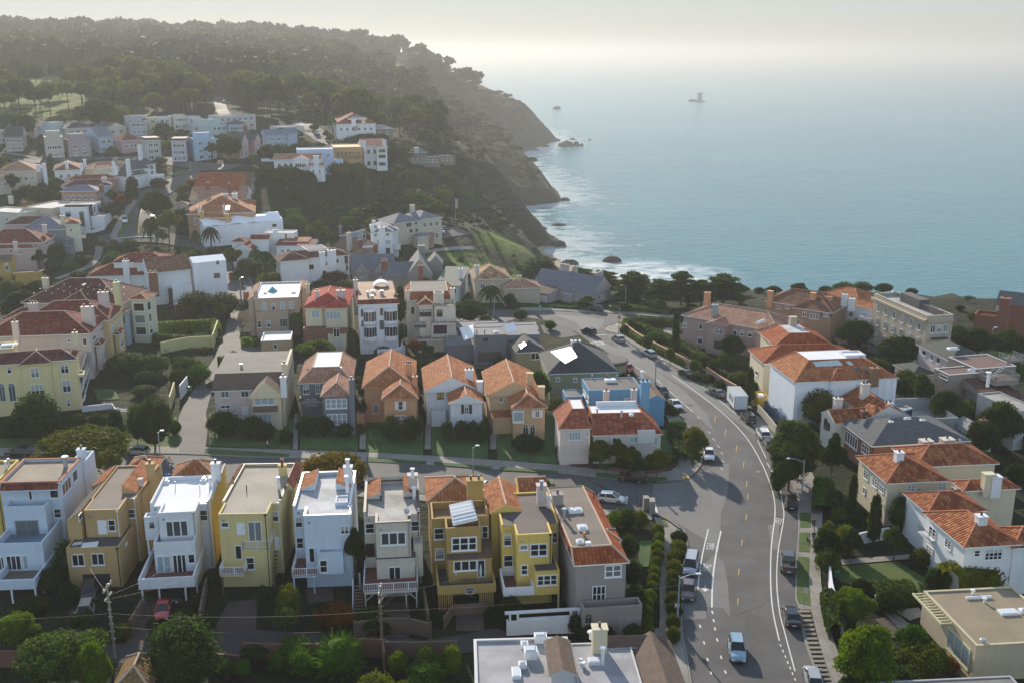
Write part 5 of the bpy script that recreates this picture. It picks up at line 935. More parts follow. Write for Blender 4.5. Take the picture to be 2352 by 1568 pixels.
for lab,r,A,B,d,hh,wl_,rm,wn,p in FR:
    h=far(lab+', near far row',A,B,d,hh,r,wl_,rm or T_RD,wn,name='row_house',group='pastel houses in the far rows',**({'p':p} if p else {}),**({'inset':(.4,1.1,.4,.4),'rise':.9} if r=='man' else {}))
    if r=='flat': h.lb(h.cur['x1']*.15,2.5,h.cur['x1']*.7,6,hh+2.2,par=.2)
h=House('row_house','red brick gabled house with white half timber and twin gables','house',ROSE,S_CH,group='pastel houses in the far rows')
h.blk((2115,1290),(2300,1270),10,5.2,'gx',p=.9); h.aw('f',2,[.8],ww=1.,wh=1.6); h.lb(.3,-1.2,4,8,6.4,'gy',p=1.5,ov=.2,wall=WALL((.52,.40,.38))); h.aw('f',1,[.9,3.9],ww=1.1,wh=1.7); h.lb(8.2,-1,3.6,8,6.6,'gy',p=1.3,ov=.2,wall=WALL((.52,.40,.38))); h.aw('f',1,[.9,3.9],ww=1.,wh=1.6); h.lchim(5.2,1,13,1.2,1,m=BRICK)
BK=[('pale pink walled house with tile hip roof beside the dark tree','hip',(290,1108),(450,1100),9,5.8,LPINK,T_PK,2),('low pale teal house with flat roof','flat',(468,1135),(640,1120),9,5.,WALL((.45,.55,.55)),None,3),
('dark roofed house with cream dormer panel','hip',(575,1142),(860,1130),10,4.4,WALL((.55,.50,.40)),S_DK,4),('cream gable ended house with brown roof','gy',(940,1140),(1130,1130),9,4.6,WALL((.62,.55,.45)),S_BR,2),
('grey flat house with a row of big panes','flat',(1140,1075),(1300,1070),9,8.2,WALL((.40,.37,.40)),None,3),('peach flat fronted house partly behind a dark bush','flat',(1300,1045),(1520,1040),9,9,WALL((.55,.42,.30)),None,3),
('light grey house with rounded roof storey','flat',(1545,1065),(1690,1060),9,8,WALL((.48,.47,.45)),None,4),('white grey house with a set back top storey','flat',(1705,1105),(1850,1100),9,7,WALL((.50,.50,.50)),None,3),
('mint flat house with a boxy roof room','flat',(1862,1108),(2010,1098),9,7,WALL((.42,.54,.52)),None,3),('pale blue house with dark hip roof and dormer','hip',(2010,1110),(2200,1105),9,6,LBLUE,S_CH,4),
('small white flat house behind the far row','flat',(1150,1030),(1300,1024),8,8.6,WALL((.52,.56,.56)),None,3),('pale teal box house under the tall trees','flat',(1390,1040),(1520,1036),8,9.2,WALL((.50,.56,.55)),None,2),('cream flat house with parapet under the tall trees','flat',(1530,1030),(1650,1026),8,9.8,WALL((.55,.53,.46)),None,3),('pale grey penthouse block under the tall trees','flat',(1660,1034),(1775,1030),8,9.4,WALL((.52,.55,.57)),None,2),
('modern frame house with dark glass and pale columns','flat',(1925,1028),(2258,1012),8,9.6,WALL((.50,.47,.45)),None,6)]
for lab,r,A,B,d,hh,wl_,rm,n in BK:
    h=far(lab+', upper far row',A,B,d,hh,r,wl_,rm or T_RD,[('f',n,[hh-2.5,hh-5.4] if hh>6.5 else [hh-2.3])],name='row_house',group='pastel houses in the far rows')
    if r=='flat' and hh<8.5: h.lb(h.cur['x1']*.2,2.5,h.cur['x1']*.6,5,hh+2.2,par=.2)
far('small cream house at left edge of the far rows',(-60,1160),(60,1150),8,6,'flat',LPINK,T_RD,[('f',2,[1,3.6])],name='row_house',group='pastel houses in the far rows')
far('blue clad house showing a sliver behind the round tree',(900,1080),(1000,1075),8,5,'gx',LBLUE,S_SL,[('f',2,[1.2])],name='row_house',group='pastel houses in the far rows')
FW=1.2
V(1000,0,.4464)
h=far('pale blue twin gabled house with slate roof above the street bend',(105,1200),(400,1190),8,6.2,'gx',LBLUE,SHINGLE((.13,.18,.24)),[('f',4,[.8,3.8])],p=.5); h.lb(8.6,-1,5,8,6.6,'gx',p=.5)
far('flat white modern house by the tree lined street top',(210,1125),(445,1115),8,6,'flat',LGREY,T_RD,[('f',3,[3.]),('r',2,[2.5])])
h=far('white mansion with red tile hip roofs and three chimneys on the bluff',(725,1102),(1090,1096),(1080,1060),6.8,'hip',WHT,T_RD,[('f',6,[3.8])],capm=CAPR); h.chim(886,1062,10.6,1.6,1.2,m=WHT); h.chim(972,1050,11,1.6,1.2,m=CREAM); h.lb(h.cur['x1']*.3,3,9,6,9,'hip',p=.3,roofm=S_SL)
h=far('low pale shingle roofed house in front of the white mansion',(780,1152),(1245,1140),9,3.8,'hip',BROWNW,S_LG,[('f',6,[1.2])],p=.35); h.chim(900,1105,7.2,1.8,1.4,m=STONEW)
far('powder blue flat roofed box house on the dark slope',(390,1325),(705,1318),(700,1300),8.6,'flat',WALL((.48,.60,.76)),T_RD,[('f',5,[1.2,5.4])],flatm=F_PALE).lb(14,-1.5,3,4,4.6,par=.2)
h=far('unfinished bare plywood house with open framed floors',(708,1305),(962,1300),(890,1270),8.4,'flat',PLY,T_RD,[('f',6,[5.])],flatm=FLATROOF((.55,.38,.18),.15),fc=PLAIN((.48,.28,.12),.8)); h.lb(h.cur['x1']*.45,-2.2,h.cur['x1']*.6,2.2,5.6,'rail',par=0,zb=5.3,trim=PLAIN((.48,.28,.12),.8)); h.lb(h.cur['x0'],-3,5,3,4,par=.1)
h=far('white stepped house with red roofs and small windows beside the plywood frame',(965,1295),(1180,1290),(1205,1262),8.6,'gx',WHT,T_RD,[('f',3,[1,5.6]),('r',2,[1.,5.6])],fc=FDARK,p=.3); h.chim(976,1250,11.6,1.2,1.1,m=WHT); h.chim(1158,1240,11.6,1.3,1.1,m=WHT); h.lb(h.cur['x1']*.5,-2.5,h.cur['x1']*.52,6,8.2,'gx',p=.3); h.aw('f',3,[1,4.,6.2],ww=1.,wh=1.2,far=True)
h=far('white house with pale tile roofs, central gable and broad chimney',(168,1418),(600,1415),(595,1395),6.6,'gx',WHT,T_PK,[('f',7,[3.8])],p=.4,capm=CAPM); W=h.cur['x1']; h.lb(W*.42,-2.5,W*.34,8,6.8,'gy',p=.4,ov=.2); h.aw('f',1,[4.],ww=4.2,wh=1.6,n=5,far=True); h.lb(W*.74,-4,W*.35,5,4.6,'shed',rise=.7); h.aw('f',2,[1.4],ww=1.2,wh=2,far=True); h.lchim(W*.92,-3.4,8.4,1.8,1.2,zb=0,m=WHT)
far('flat topped low house among the cliff bushes with pale eaves',(1480,1395),(1650,1392),8,3.4,'flat',BROWNW,T_RD,[('f',4,[1.])],flatm=F_PALE)
far('low dark house with a wide pale roof slab near the cliff edge',(1640,1385),(1785,1378),8,3.4,'flat',BROWNW,T_RD,[('f',3,[1.])],flatm=F_PALE)
far('small slate roofed house tucked in the bushes above the cliff',(1370,1355),(1540,1350),7,4,'hip',STONEW,S_SL,[('f',3,[1.4])]).chim(1440,1305,7.6,1.8,1.4,m=GALV)
V(0,0,.4464)
h=House('museum','pale classical stone museum with a colonnaded flat roofed front on the ridge','museum',WALL((.62,.62,.60)),T_RD,flatm=F_PALE)
P=CAM+rayg((470,92))*1480
h.z0=float(T(P[0],P[1])); h.blk((1575,308),(1982,308),40,P[2]-h.z0+8 if False else 13,par=.8)
for i in range(12): h.bx('column',h.cur['x1']*(.04+.08*i),-1.6,0,h.cur['x1']*(.04+.08*i)+1.6,-.1,10.8,h.wall)
h.bx('entablature',-.4,-2.,10.85,h.cur['x1']+.4,-.05,12.6,h.wall)
# ------------------------------------------------------------------ houses right of the avenue, down to the cliff
V(2000,1200,.4464)
h=House('villa','long dusty pink villa with striped tile hip roof, arched entry and cypress','house',WALL((.46,.31,.26)),T_PK,capm=CAPM)
h.blk((1540,105),(2420,256),12,6.8,'hip',p=.42); W=h.cur['x1']; D=h.cur['y1']
for a in ((1702,175,1732,228,1),(1690,285,1732,352,1),(1560,160,1590,210,1),(2065,232,2098,285,1),(2135,240,2170,295,1),(2262,265,2320,318,2),(2000,225,2035,275,1)): h.w('f',*a)
h.lb(W*.3,-2.6,W*.22,6,6.6,'gy',p=.4); h.w('f',1842,205,1876,266,1,1,'arch'); h.w('f',1880,210,1914,270,1,1,'arch'); h.w('f',1836,320,1904,402,1,1,'door',fr=FDARK); h.lb(W*.80,-3.,W*.2,8,6.9,'hip',p=.45); h.cb(1830,48,9.2,10,1.2,1.2,m=WALL((.30,.36,.33))); h.lchim(1,D-1.5,10.6,1.2,1.2,zb=0,m=PEACH); h.sky(2225,140,2262,175,.2,z=8.6)
V(2992,1100,.4464)
h=House('villa','tan villa with brown tile roofs, dark shutters and arched chimney caps','house',WALL((.42,.27,.17)),T_BRN,capm=CAPR)
h.blk((50,203),(690,292),11,7.0,'hip',p=.5); W=h.cur['x1']; D=h.cur['y1']; h.lb(W*.45,-2.2,W*.55,9,6.9,'hip',p=.5)
for a in ((460,306,532,362,3),(574,304,632,342,2),(395,290,430,340,2)): h.w('f',*a)
for u0,u1,v0,v1 in ((560,572,304,344),(633,645,306,346)):
    a,z=h.onface('f',(u0,v0)); b,z2=h.onface('f',(u1,v1)); mb=MB(); h.fb(mb,'f',a,b,z2,z,.01,.08); mb.build('shutter',FBLK,h.root)
h.at(0); h.w('f',165,236,200,270,2); h.w('f',245,236,280,270,2)
for u,v,vb,zb in ((98,112,200,7.4),(480,128,180,9.)):
    h.cb(u,vb,zb,v,1.2,1.1,m=PEACH,pots=0)
h=House('villa','white villa with red tile roofs and pale chimneys beside the beige block','house',WHT,T_OR,capm=CAPR)
h.blk((722,215),(1045,287),(1212,270),7.0,'hip',p=.45); h.aw('f',2,[1,4.2],ww=1.1,wh=1.5); h.aw('r',2,[1,4.2],ww=1.2,wh=1.8); W=h.cur['x1']; D=h.cur['y1']; h.lb(-8,2,12,10,7.4,'hip',p=.4); h.cb(815,230,8.4,178,1.2,1.1,m=WHT); h.cb(752,188,9.,140,1.,1.,m=WHT); h.cb(612,250,7.,160,1.,1.,m=PEACH,deep=5); h.lb(W-3,-2,3,2.2,5.5,par=.2)
h=House('apartment_block','large beige flat roofed block with heavy cornice near the sea cliff','apartment block',WALL((.47,.40,.30)),T_RD,flatm=FLATROOF((.36,.36,.35),.25))
h.blk((1028,132),(1498,332),(1690,305),11.5,par=.7,zb=-6,trim=WALL((.52,.47,.38))); W=h.cur['x1']; D=h.cur['y1']
h.aw('f',6,[1.2,4.6,7.8],ww=1.1,wh=1.7); h.aw('r',3,[7.8],ww=1.1,wh=1.7); h.wm('r',D*.3,D*.7,.6,3.6,1,1,'arch')
h.bx('cornice',-.5,-.5,10.2,W+.5,-.01,10.6,h.wall); h.bx('cornice',W+.01,-.5,10.2,W+.5,D,10.6,h.wall); h.bx('balcony',W+.01,D*.2,6.6,W+.9,D*.8,6.8,DARK); h.bx('stair_house',W*.25,D*.55,10.8,W*.6,D-.3,12.8,F_DK); h.bx('roof_screen',W*.62,D*.6,10.8,W-.6,D*.66,12.2,F_DK); h.pipe(1200,150,.9,.2)
h=House('house','red brick house with big chimney at the right photo edge by the sea','house',WALL((.27,.10,.065)),S_CH)
h.blk((2100,222),(2470,265),9,7.2,'gx',p=.5); h.chim(2190,172,10.5,2.2,1.8,zb=0,m=WALL((.27,.10,.065))); h.lb(-4,-2.,5.5,5,4.6,par=.5,flatm=T_DK); h.w('f',2110,240,2125,280)
h=House('wrapped_house','large villa wrapped in white sheeting under an orange tiled hip roof','house',WALL((.82,.84,.87)),T_OR,flatm=F_WHT,capm=CAPR)
h.blk((325,922),(1248,882),(112,745),9.2,'man',inset=(4.6,5.2,4.6,1.2),rise=2.3,ov=.25); W=h.cur['x1']; D=h.cur['y1']
SOLB=PLAIN((.16,.22,.26),.15,name='solar_glass_blue',var=.05)
for i in range(4): f=i/4; h.quad('solar_panel',[(520+60*i-4,776-3*i),(578+60*i-4,772-3*i),(538+57*i,728-4*i),(484+57*i,732-4*i)],[11.9,11.9,12.7,12.7],PLAIN((.50,.56,.58),.2,name='solar_glass',var=.04),.07)
h.quad('solar_panel',[(812,764),(850,758),(812,728),(776,732)],[11.9,11.9,12.6,12.6],PLAIN((.50,.56,.58),.2,name='solar_glass',var=.04),.07)
h.quad('skylight',[(862,818),(918,812),(896,778),(848,782)],[10.3,10.3,11.3,11.3],SOLB,.06); h.quad('skylight',[(946,836),(988,828),(966,796),(930,800)],[10.2,10.2,11.2,11.2],SOLB,.06)
h.lb(W*.33,-.35,5.2,4.2,9.25,'hip',p=.75,ov=.2); h.cb(1035,880,9.7,792,1.5,1.1,m=WALL((.24,.13,.07))); h.lb(W*.62,D*.5,W*.2,3,12.0,par=.2,wall=WHT)
for i in range(14): h.bx('sheet_batten',W*(.04+.07*i),-.02+.25-.05,0,W*(.04+.07*i)+.07,.25,9,h.wall)
h=House('villa','cream villa with long red tile roofs directly behind the wrapped villa','house',CREAM,T_RUST,flatm=F_PALE,capm=CAPR)
h.blk((40,756),(935,738),10,7.2,'hip',p=.45); W=h.cur['x1']; D=h.cur['y1']; h.cb(690,700,8.6,640,1.1,1.,m=CREAM); h.w('l',-20,800,0,850); h.lb(W*.28,D+.5,W*.62,11,7.6,'man',inset=(4,3,4,1),rise=1.8); h.lchim(W*.62,D+10,11.4,1.4,1.2,zb=7,m=WALL((.50,.40,.30)),pots=0); h.lb(W*.55,-.6,4,5,7.3,'hip',p=.7)
V(3031,1347,.4298)
h=House('house','white Spanish style house with mottled tile gable and brick capped chimneys','house',WALL((.66,.62,.55)),T_MIX,capm=CAPR)
h.blk((925,710),(1288,692),(692,515),6.4,'gy',p=.55); W=h.cur['x1']; h.blk((615,758),(945,744),(482,655),5.4,'gx',p=.5,ov=.15); h.w('l',522,690,545,790,1,1,'arch',fr=FDARK); h.w('l',548,730,570,805,1,1,'arch',fr=FDARK)
for u,v,zb,vb in ((650,528,6.4,625),(902,392,8.8,470),(1114,570,7.,640)): h.cb(u,vb,zb,v,1.3,1.1,m=WALL((.66,.60,.54)),pots=2)
h.cb(889,712,5.9,640,1.0,1.,m=BRICK)
h=House('house','brick and white house under a broad dark slate hip roof with twin chimneys','house',WALL((.25,.11,.07)),SHINGLE((.085,.092,.10)),flatm=F_GREY)
h.blk((955,970),(1868,918),(656,726),5.3,'hip',p=.36,ov=.8); W=h.cur['x1']; D=h.cur['y1']; h.w('l',716,806,822,972,5,fw=.16); h.w('l',868,920,930,1035,3,2,fw=.16)
h.sky(1115,732,1145,742,.15,z=8.6); h.sky(1250,706,1310,714,.15,z=8.4); h.sky(1402,716,1434,728,.15,z=8.6); h.chim(1455,902,8.2,1.7,1.4,zb=0,m=WALL((.60,.55,.47)),pots=1); h.chim(1648,888,8.4,1.8,1.4,zb=0,m=WALL((.60,.55,.47)),pots=1)
h.lb(1.4,-2.8,5.2,3.2,3.2,par=.1,wall=WHT); h.lb(W*.5,-2,W*.45,2.6,3.4,par=.3,wall=WHT); h.dish(1755,905,5.8)
h=House('villa','cream villa with rust tile hip roofs, carved doorway and two broad chimneys','house',WALL((.68,.60,.42)),T_MIX,capm=CAPR)
h.blk((1088,1312),(1672,1286),(800,1060),6.6,'hip',p=.45); W=h.cur['x1']; D=h.cur['y1']
for a in ((886,1165,922,1256,2,3),(966,1232,1004,1328,2,3),(1030,1286,1066,1376,2,3),(876,1326,896,1390,1,2)): h.w('l',*a)
h.w('f',1282,1316,1346,1398,2,3,gl=CURT); h.w('f',1564,1298,1632,1380,2,3,gl=CURT); h.bx('stringcourse',.4,.36,3.2,W-.4,.44,3.4,h.wall); h.cb(1218,1070,8.9,1025,1.1,1.,m=WHT)
h.w('f',1578,1500,1640,1580,1,1,'door',fr=WALL((.60,.52,.33))); q=h.cur; a,z=h.onface('f',(1535,1405)); b,z2=h.onface('f',(1648,1460)); mb=MB(); c_=(a+b)/2; r_=(b-a)/2; y_=q['wy0']
mb.hexa([(c_+r_*math.cos(math.pi*i/8),y_-.16,z2+(z-z2)*math.sin(math.pi*i/8)) for i in range(9)],[(c_+r_*math.cos(math.pi*i/8),y_-.01,z2+(z-z2)*math.sin(math.pi*i/8)) for i in range(9)]); mb.build('door_pediment',CREAM,h.root)
h.blk((1812,1392),(2312,1348),(1668,1286),6.5,'hip',p=.45); h.w('l',1690,1325,1735,1440,2,3); h.w('l',1672,1490,1710,1560,2,2); h.cb(2072,1398,6.8,1250,1.4,1.,m=CREAM,pots=0,deep=1.,yo=1.2); h.cb(2140,1408,6.7,1276,1.4,1.2,m=WHT,pots=1,deep=1.,yo=1.2); h.lb(W-2,6,13,8,6.3,'hip',p=.45)
V(3031,2021,.4298)
h=House('villa','white stucco villa with rust tile hip roof and small iron balcony','house',WALL((.75,.76,.76)),T_MIX,capm=CAPR)
h.blk((1800,334),(2348,302),(1412,5),6.8,'hip',p=.45); W=h.cur['x1']; D=h.cur['y1']
for a in ((1487,112,1540,242,2,3),(1635,228,1682,330,2,3),(1462,285,1512,402,2,3)): h.w('l',*a)
h.w('f',1895,345,1944,402,1,2); h.w('f',1998,338,2144,428,4,3); h.w('f',1798,536,1868,592,1,1,gl=CURT); h.w('f',1998,522,2062,578,2,2); h.cb(1975,100,8.6,40,1.2,1.,m=WHT)
q=h.cur; a,z=h.onface('l',(1430,232)); b,z2=h.onface('l',(1535,292)); h.bx('balcony',q['wx0']-.9,min(a,b),z2+.4,q['wx0']-.01,max(a,b),z2+.55,WHITE)
mb=MB()
for i in range(12): y=min(a,b)+abs(b-a)*i/11; mb.tube((q['wx0']-.86,y,z2+.55),(q['wx0']-.86,y,z2+1.5),.025,4)
mb.tube((q['wx0']-.86,min(a,b),z2+1.5),(q['wx0']-.86,max(a,b),z2+1.5),.035,4); mb.build('railing',DARK,h.root)
h.bx('stringcourse',q['wx0']-.07,q['wy0']-.07,3.5,q['wx1']+.07,q['wy0']-.005,3.66,h.wall); h.lb(W*.15,D+.6,W*1.1,7,6.2,'hip',p=.42); h.lb(W-1.5,-.2,7,6,6.4,'hip',p=.42)
h=House('bungalow','beige flat roofed modern bungalow with slatted eave and tall framed windows','house',WALL((.47,.40,.27)),T_RD,flatm=FLATROOF((.27,.215,.135),.15))
h.blk((1915,1226),(2800,1176),(1437,724),4.3,par=.08,trim=WALL((.50,.44,.28))); W=h.cur['x1']; D=h.cur['y1']; h.wm('l',.9,5.6,.75,3.3,3,1,fr=WALL((.60,.55,.33)),fw=.18,gl=CURT)
h.sky(1825,776,2042,800,.25,dome=False); h.sky(2148,895,2258,950,.25,dome=False); h.sky(2325,900,2380,935,.4); h.pipe(1880,752,.5,.15,WHITE); h.pipe(1988,826,.5,.15,WHITE); h.pipe(1975,1200,.4,.2)
mb=MB(); y0,y1=D*.42,D-.2
for i in range(12): y=y0+(y1-y0)*i/11; mb.box(-1.3,y-.06,4.05,-.06,y+.06,4.2)
mb.box(-1.45,y0-.1,4.0,-1.3,y1+.1,4.25); mb.build('slatted_eave',WALL((.60,.55,.33)),h.root)
h=House('house','flat grey roof of a low building cut by the lower right corner','house',MGREY,T_RD,flatm=FLATROOF((.20,.19,.17),.2)); h.blk((1150,1760),(2420,1700),(1140,1545),3.2,par=.1)
V(2992,1100,.4464)
h=House('house','pinkish white house with dark green shingle hip roof and round awnings','house',WALL((.62,.52,.50)),SHINGLE((.055,.065,.055)))
h.blk((1705,740),(2060,722),(1440,584),6.4,'hip',p=.45); W=h.cur['x1']; D=h.cur['y1']
for a in ((1455,624,1486,672),(1527,660,1554,712),(1582,688,1610,742)): h.w('l',*a)
h.sky(1690,612,1752,630,.2,z=8.4); h.lb(-6,3,5.5,8,3,'hip',p=.4); q=h.cur; mb=MB()
for k in (0,1): mb.tube((-5.2+k*3.4,q['wy0']-.8,2),(-3.6+k*3.4,q['wy0']-.8,2),.75,8)
mb.build('awning',WHITE,h.root)
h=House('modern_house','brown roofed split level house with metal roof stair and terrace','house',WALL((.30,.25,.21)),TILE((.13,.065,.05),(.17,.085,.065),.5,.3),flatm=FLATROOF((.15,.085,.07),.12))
h.blk((1690,852),(1990,828),(1586,790),7.0,par=.08,trim=LGREY); W=h.cur['x1']; D=h.cur['y1']; h.w('l',1608,832,1680,888,1); h.lb(W*.9,1,W*1.2,D+4,7.4,par=.08,trim=LGREY); h.lb(W*.4,-9,W*1.0,8.8,4.4,'shed',rise=1.6,dirn='f'); h.aw('l',3,[1.],ww=1.2,wh=1.3); h.lb(W*.85,-5,5,4.6,6.8,'rail',par=0,zb=6,trim=GALV); h.lb(W*1.3,-4,3,3,10.2,'rail',par=0,zb=9.9,trim=GALV)
mb=MB()
for i in range(10): mb.box(W*.95+.38*i,-3.4,7+.31*i,W*.95+.38*i+.34,-2.4,7.06+.31*i)
mb.tube((W*.95,-3.4,7.9),(W*.95+3.8,-3.4,11),.05,4); mb.tube((W*.95,-2.4,7.9),(W*.95+3.8,-2.4,11),.05,4); mb.build('roof_stair',GALV,h.root); h.pipe(2030,940,2.4,.3,WHITE,z=7); h.sky(1868,810,1900,824,.4)
V(3031,1347,.4298)
h=House('cottage','small pale blue garden cottage with grey gable roof and brick chimney','cottage',WALL((.50,.55,.58)),SHINGLE((.24,.24,.24)))
h.blk((1918,870),(2090,862),(1708,736),3.0,'gy',p=.55,ov=.3); h.w('f',1968,876,2022,928,1,2); h.aw('l',4,[1.],ww=1.,wh=1.3); h.chim(1980,716,6.2,1.,.9,zb=1,m=BRICK)
h=House('house','roofless pale concrete shell with white floor beside the wrapped villa','house',WALL((.42,.43,.42)),T_RD,flatm=FLATROOF((.52,.51,.48),.2)); h.blk((1335,712),(1752,698),(1216,520),4.0,'deck',par=2.4)
h=House('shed','bright blue site cabin with a grey flat lid','cabin',WALL((.05,.33,.62)),T_RD,flatm=F_GREY); h.blk((1226,640),(1328,612),3.0,3.2,par=.1,trim=LGREY); h.w('f',1272,640,1318,668,fr=FBLK)
h=House('house','grey rendered house corner among dark trees at the right photo edge','house',MGREY,T_RD,flatm=F_GREY); h.blk((2290,640),(2500,620),10,7,par=.2)
# ------------------------------------------------------------------ streets, pavements, lawns, markings
V(0,0,1.71854)
Z0=35.0
def P2(pts,z): return [tuple(onz(p,z)) for p in pts]
def sheet_poly(name,pts,dz,mat,kind='structure'):                  # flat sheet on the level part of the ground
    P=P2(pts,Z0+dz); mb=MB(); mb.face(P)
    o=mb.build(name,mat); n=o.data.polygons[0].normal
    if n.z<0: o.data.flip_normals()
    return struct(o,kind)
def slab(name,pts,h,mat,base=-.3,kind='structure'):
    P=P2(pts,Z0+h); area=sum(a[0]*b[1]-b[0]*a[1] for a,b in zip(P,P[1:]+P[:1]))
    if area<0: P=P[::-1]
    mb=MB(); mb.hexa([(p[0],p[1],Z0+base) for p in P],P); return struct(mb.build(name,mat),kind)
def smooth(P,n=6):
    out=[]
    for i in range(len(P)-1):
        p0,p1,p2,p3=P[max(i-1,0)],P[i],P[i+1],P[min(i+2,len(P)-1)]
        for k in range(n):
            t=k/n; out.append(tuple(.5*((2*p1[j])+(-p0[j]+p2[j])*t+(2*p0[j]-5*p1[j]+4*p2[j]-p3[j])*t*t+(-p0[j]+3*p1[j]-3*p2[j]+p3[j])*t**3) for j in (0,1)))
    return out+[tuple(P[-1][:2])]
ROADM=[]
def ribbon(name,pts,w,dz,mat,world=False,kind='structure'):          # follows the terrain
    C=smooth([p if world else tuple(hit(p)[:2]) for p in pts],8); mb=MB(); rows=[]
    for i,c in enumerate(C):
        a=C[max(i-1,0)]; b=C[min(i+1,len(C)-1)]; dx,dy=b[0]-a[0],b[1]-a[1]; L=math.hypot(dx,dy) or 1; nx_,ny_=-dy/L,dx/L
        row=[]
        for k in range(7):
            s=(k/6-.5)*w; x,y=c[0]+nx_*s,c[1]+ny_*s; row.append((x,y,float(T(x,y))+dz))
        rows.append(row); ROADM.append((c[0],c[1],w/2+1))
    for r1,r2 in zip(rows[:-1],rows[1:]):
        for k in range(6): mb.face([r1[k],r1[k+1],r2[k+1],r2[k]],smooth=True)
    o=mb.build(name,mat)
    if o.data.polygons[0].normal.z<0: o.data.flip_normals()
    return struct(o,kind)
AVE_R=[(1386,752),(1392,761),(1424,768),(1451,790),(1526,829),(1596,868),(1651,901),(1713,962),(1768,1016),(1800,1062),(1817,1101),(1829,1146),(1833,1176),(1835,1213),(1831,1276),(1828,1366),(1836,1396),(1849,1471),(1875,1546),(1892,1600)]
AVE_L=[(1592,1600),(1576,1501),(1567,1458),(1566,1413),(1569,1360),(1576,1321),(1581,1268),(1572,1221),(1558,1211),(1536,1195),(1518,1186),(1497,1176),(1497,1108),(1551,1104),(1586,1094),(1606,1076),(1613,1059),(1612,1041),(1606,1026),(1573,966),(1551,940),(1508,898),(1441,848),(1416,824),(1380,800),(1351,780),(1320,757)]
sheet_poly('road',AVE_R+AVE_L,.030,ASPH)
FARK=[(-40,1046),(150,1043),(280,1041),(412,1042),(588,1049),(670,1051),(838,1059),(988,1067),(1176,1080),(1283,1086),(1416,1100),(1500,1107)]
sheet_poly('road',FARK+[(1500,1177),(1460,1172),(1400,1166),(1176,1146),(815,1122),(500,1110),(-40,1101)],.034,ASPH)
sheet_poly('road',[(1030,708),(1164,712),(1193,714),(1300,716),(1343,719),(1391,720),(1460,725),(1560,733),(1560,748),(1470,741),(1426,741),(1413,743),(1392,748),(1386,754),(1392,764),(1360,790),(1320,760),(1249,735),(1200,728),(1100,760),(1030,745)],.026,ASPH)
sheet_poly('road',[(1830,772),(1960,784),(2040,800),(2140,822),(2150,836),(2040,816),(1950,800),(1830,790)],.03,ASPH)
# pale old asphalt and darker patches, each its own sheet
sheet_poly('asphalt_patch',[(1500,1172),(1500,1110),(1552,1107),(1600,1092),(1640,1068),(1676,1062),(1672,1130),(1656,1180),(1655,1215),(1650,1270),(1630,1245),(1580,1214),(1540,1194),(1520,1184)],.040,ASPHL)
sheet_poly('asphalt_patch',[(1643,1272),(1663,1292),(1672,1340),(1677,1418),(1660,1395),(1622,1392),(1622,1420),(1570,1422),(1570,1340),(1600,1330),(1622,1290)],.040,ASPHL)
sheet_poly('asphalt_patch',[(1330,762),(1352,770),(1420,800),(1500,845),(1570,895),(1625,950),(1640,990),(1616,968),(1560,915),(1500,868),(1420,822),(1370,790)],.040,ASPHL)
sheet_poly('asphalt_patch',[(1392,768),(1424,772),(1522,832),(1590,870),(1648,905),(1710,965),(1760,1016),(1716,986),(1640,930),(1560,880),(1480,836),(1420,800)],.042,ASPHL)
sheet_poly('asphalt_patch',[(1242,748),(1300,748),(1330,770),(1290,776),(1250,765)],.044,ASPHD); sheet_poly('asphalt_patch',[(1270,722),(1350,728),(1390,735),(1376,756),(1340,760),(1325,742)],.040,ASPHL)
sheet_poly('asphalt_patch',[(1763,1205),(1790,1200),(1788,1260),(1775,1262)],.040,ASPHL); sheet_poly('asphalt_patch',[(1770,1100),(1798,1098),(1806,1140),(1778,1142)],.040,ASPHD)
# kerbed pavements
slab('pavement',[(1388,754),(1394,761),(1426,768),(1453,790),(1528,829),(1598,868),(1653,901),(1715,962),(1770,1016),(1802,1062),(1819,1101),(1831,1146),(1835,1176),(1890,1176),(1872,1100),(1858,1060),(1800,985),(1764,974),(1722,927),(1665,896),(1605,864),(1501,806),(1439,773),(1430,752),(1426,743),(1414,744),(1394,749)],.14,CONC)
slab('pavement',[(1835,1176),(1837,1213),(1833,1276),(1830,1366),(1838,1396),(1851,1471),(1877,1546),(1893,1600),(1965,1600),(1950,1568),(1914,1466),(1896,1401),(1886,1338),(1884,1296),(1888,1201),(1890,1176)],.14,CONC)
slab('pavement',[(1590,1600),(1574,1501),(1565,1458),(1564,1413),(1567,1360),(1574,1321),(1579,1268),(1570,1222),(1557,1213),(1535,1197),(1517,1188),(1502,1186),(1520,1230),(1514,1330),(1516,1420),(1510,1470),(1440,1482),(1440,1600)],.14,CONC)
fk=[(x,y-1) for x,y in FARK[:-1]]
slab('pavement',fk+[(1488,1105),(1551,1102),(1584,1093),(1604,1075),(1611,1059),(1610,1041),(1604,1027),(1572,968),(1550,944),(1528,922),(1515,926),(1535,965),(1552,1000),(1560,1040),(1558,1065),(1540,1080),(1480,1086),(1416,1080),(1283,1066),(1176,1058),(988,1045),(838,1037),(588,1029),(412,1024),(150,1026),(-40,1028)],.14,CONC)
slab('pavement',[(1193,713),(1300,714),(1343,718),(1391,718),(1460,723),(1560,731),(1560,724),(1460,716),(1391,711),(1300,707),(1193,706)],.14,CONC)
nk=[(1498,1178),(1460,1174),(1400,1168),(1176,1148),(815,1124),(500,1112),(-40,1103)]
slab('pavement',nk+[(x,y+14) for x,y in nk[::-1]],.14,CONC)
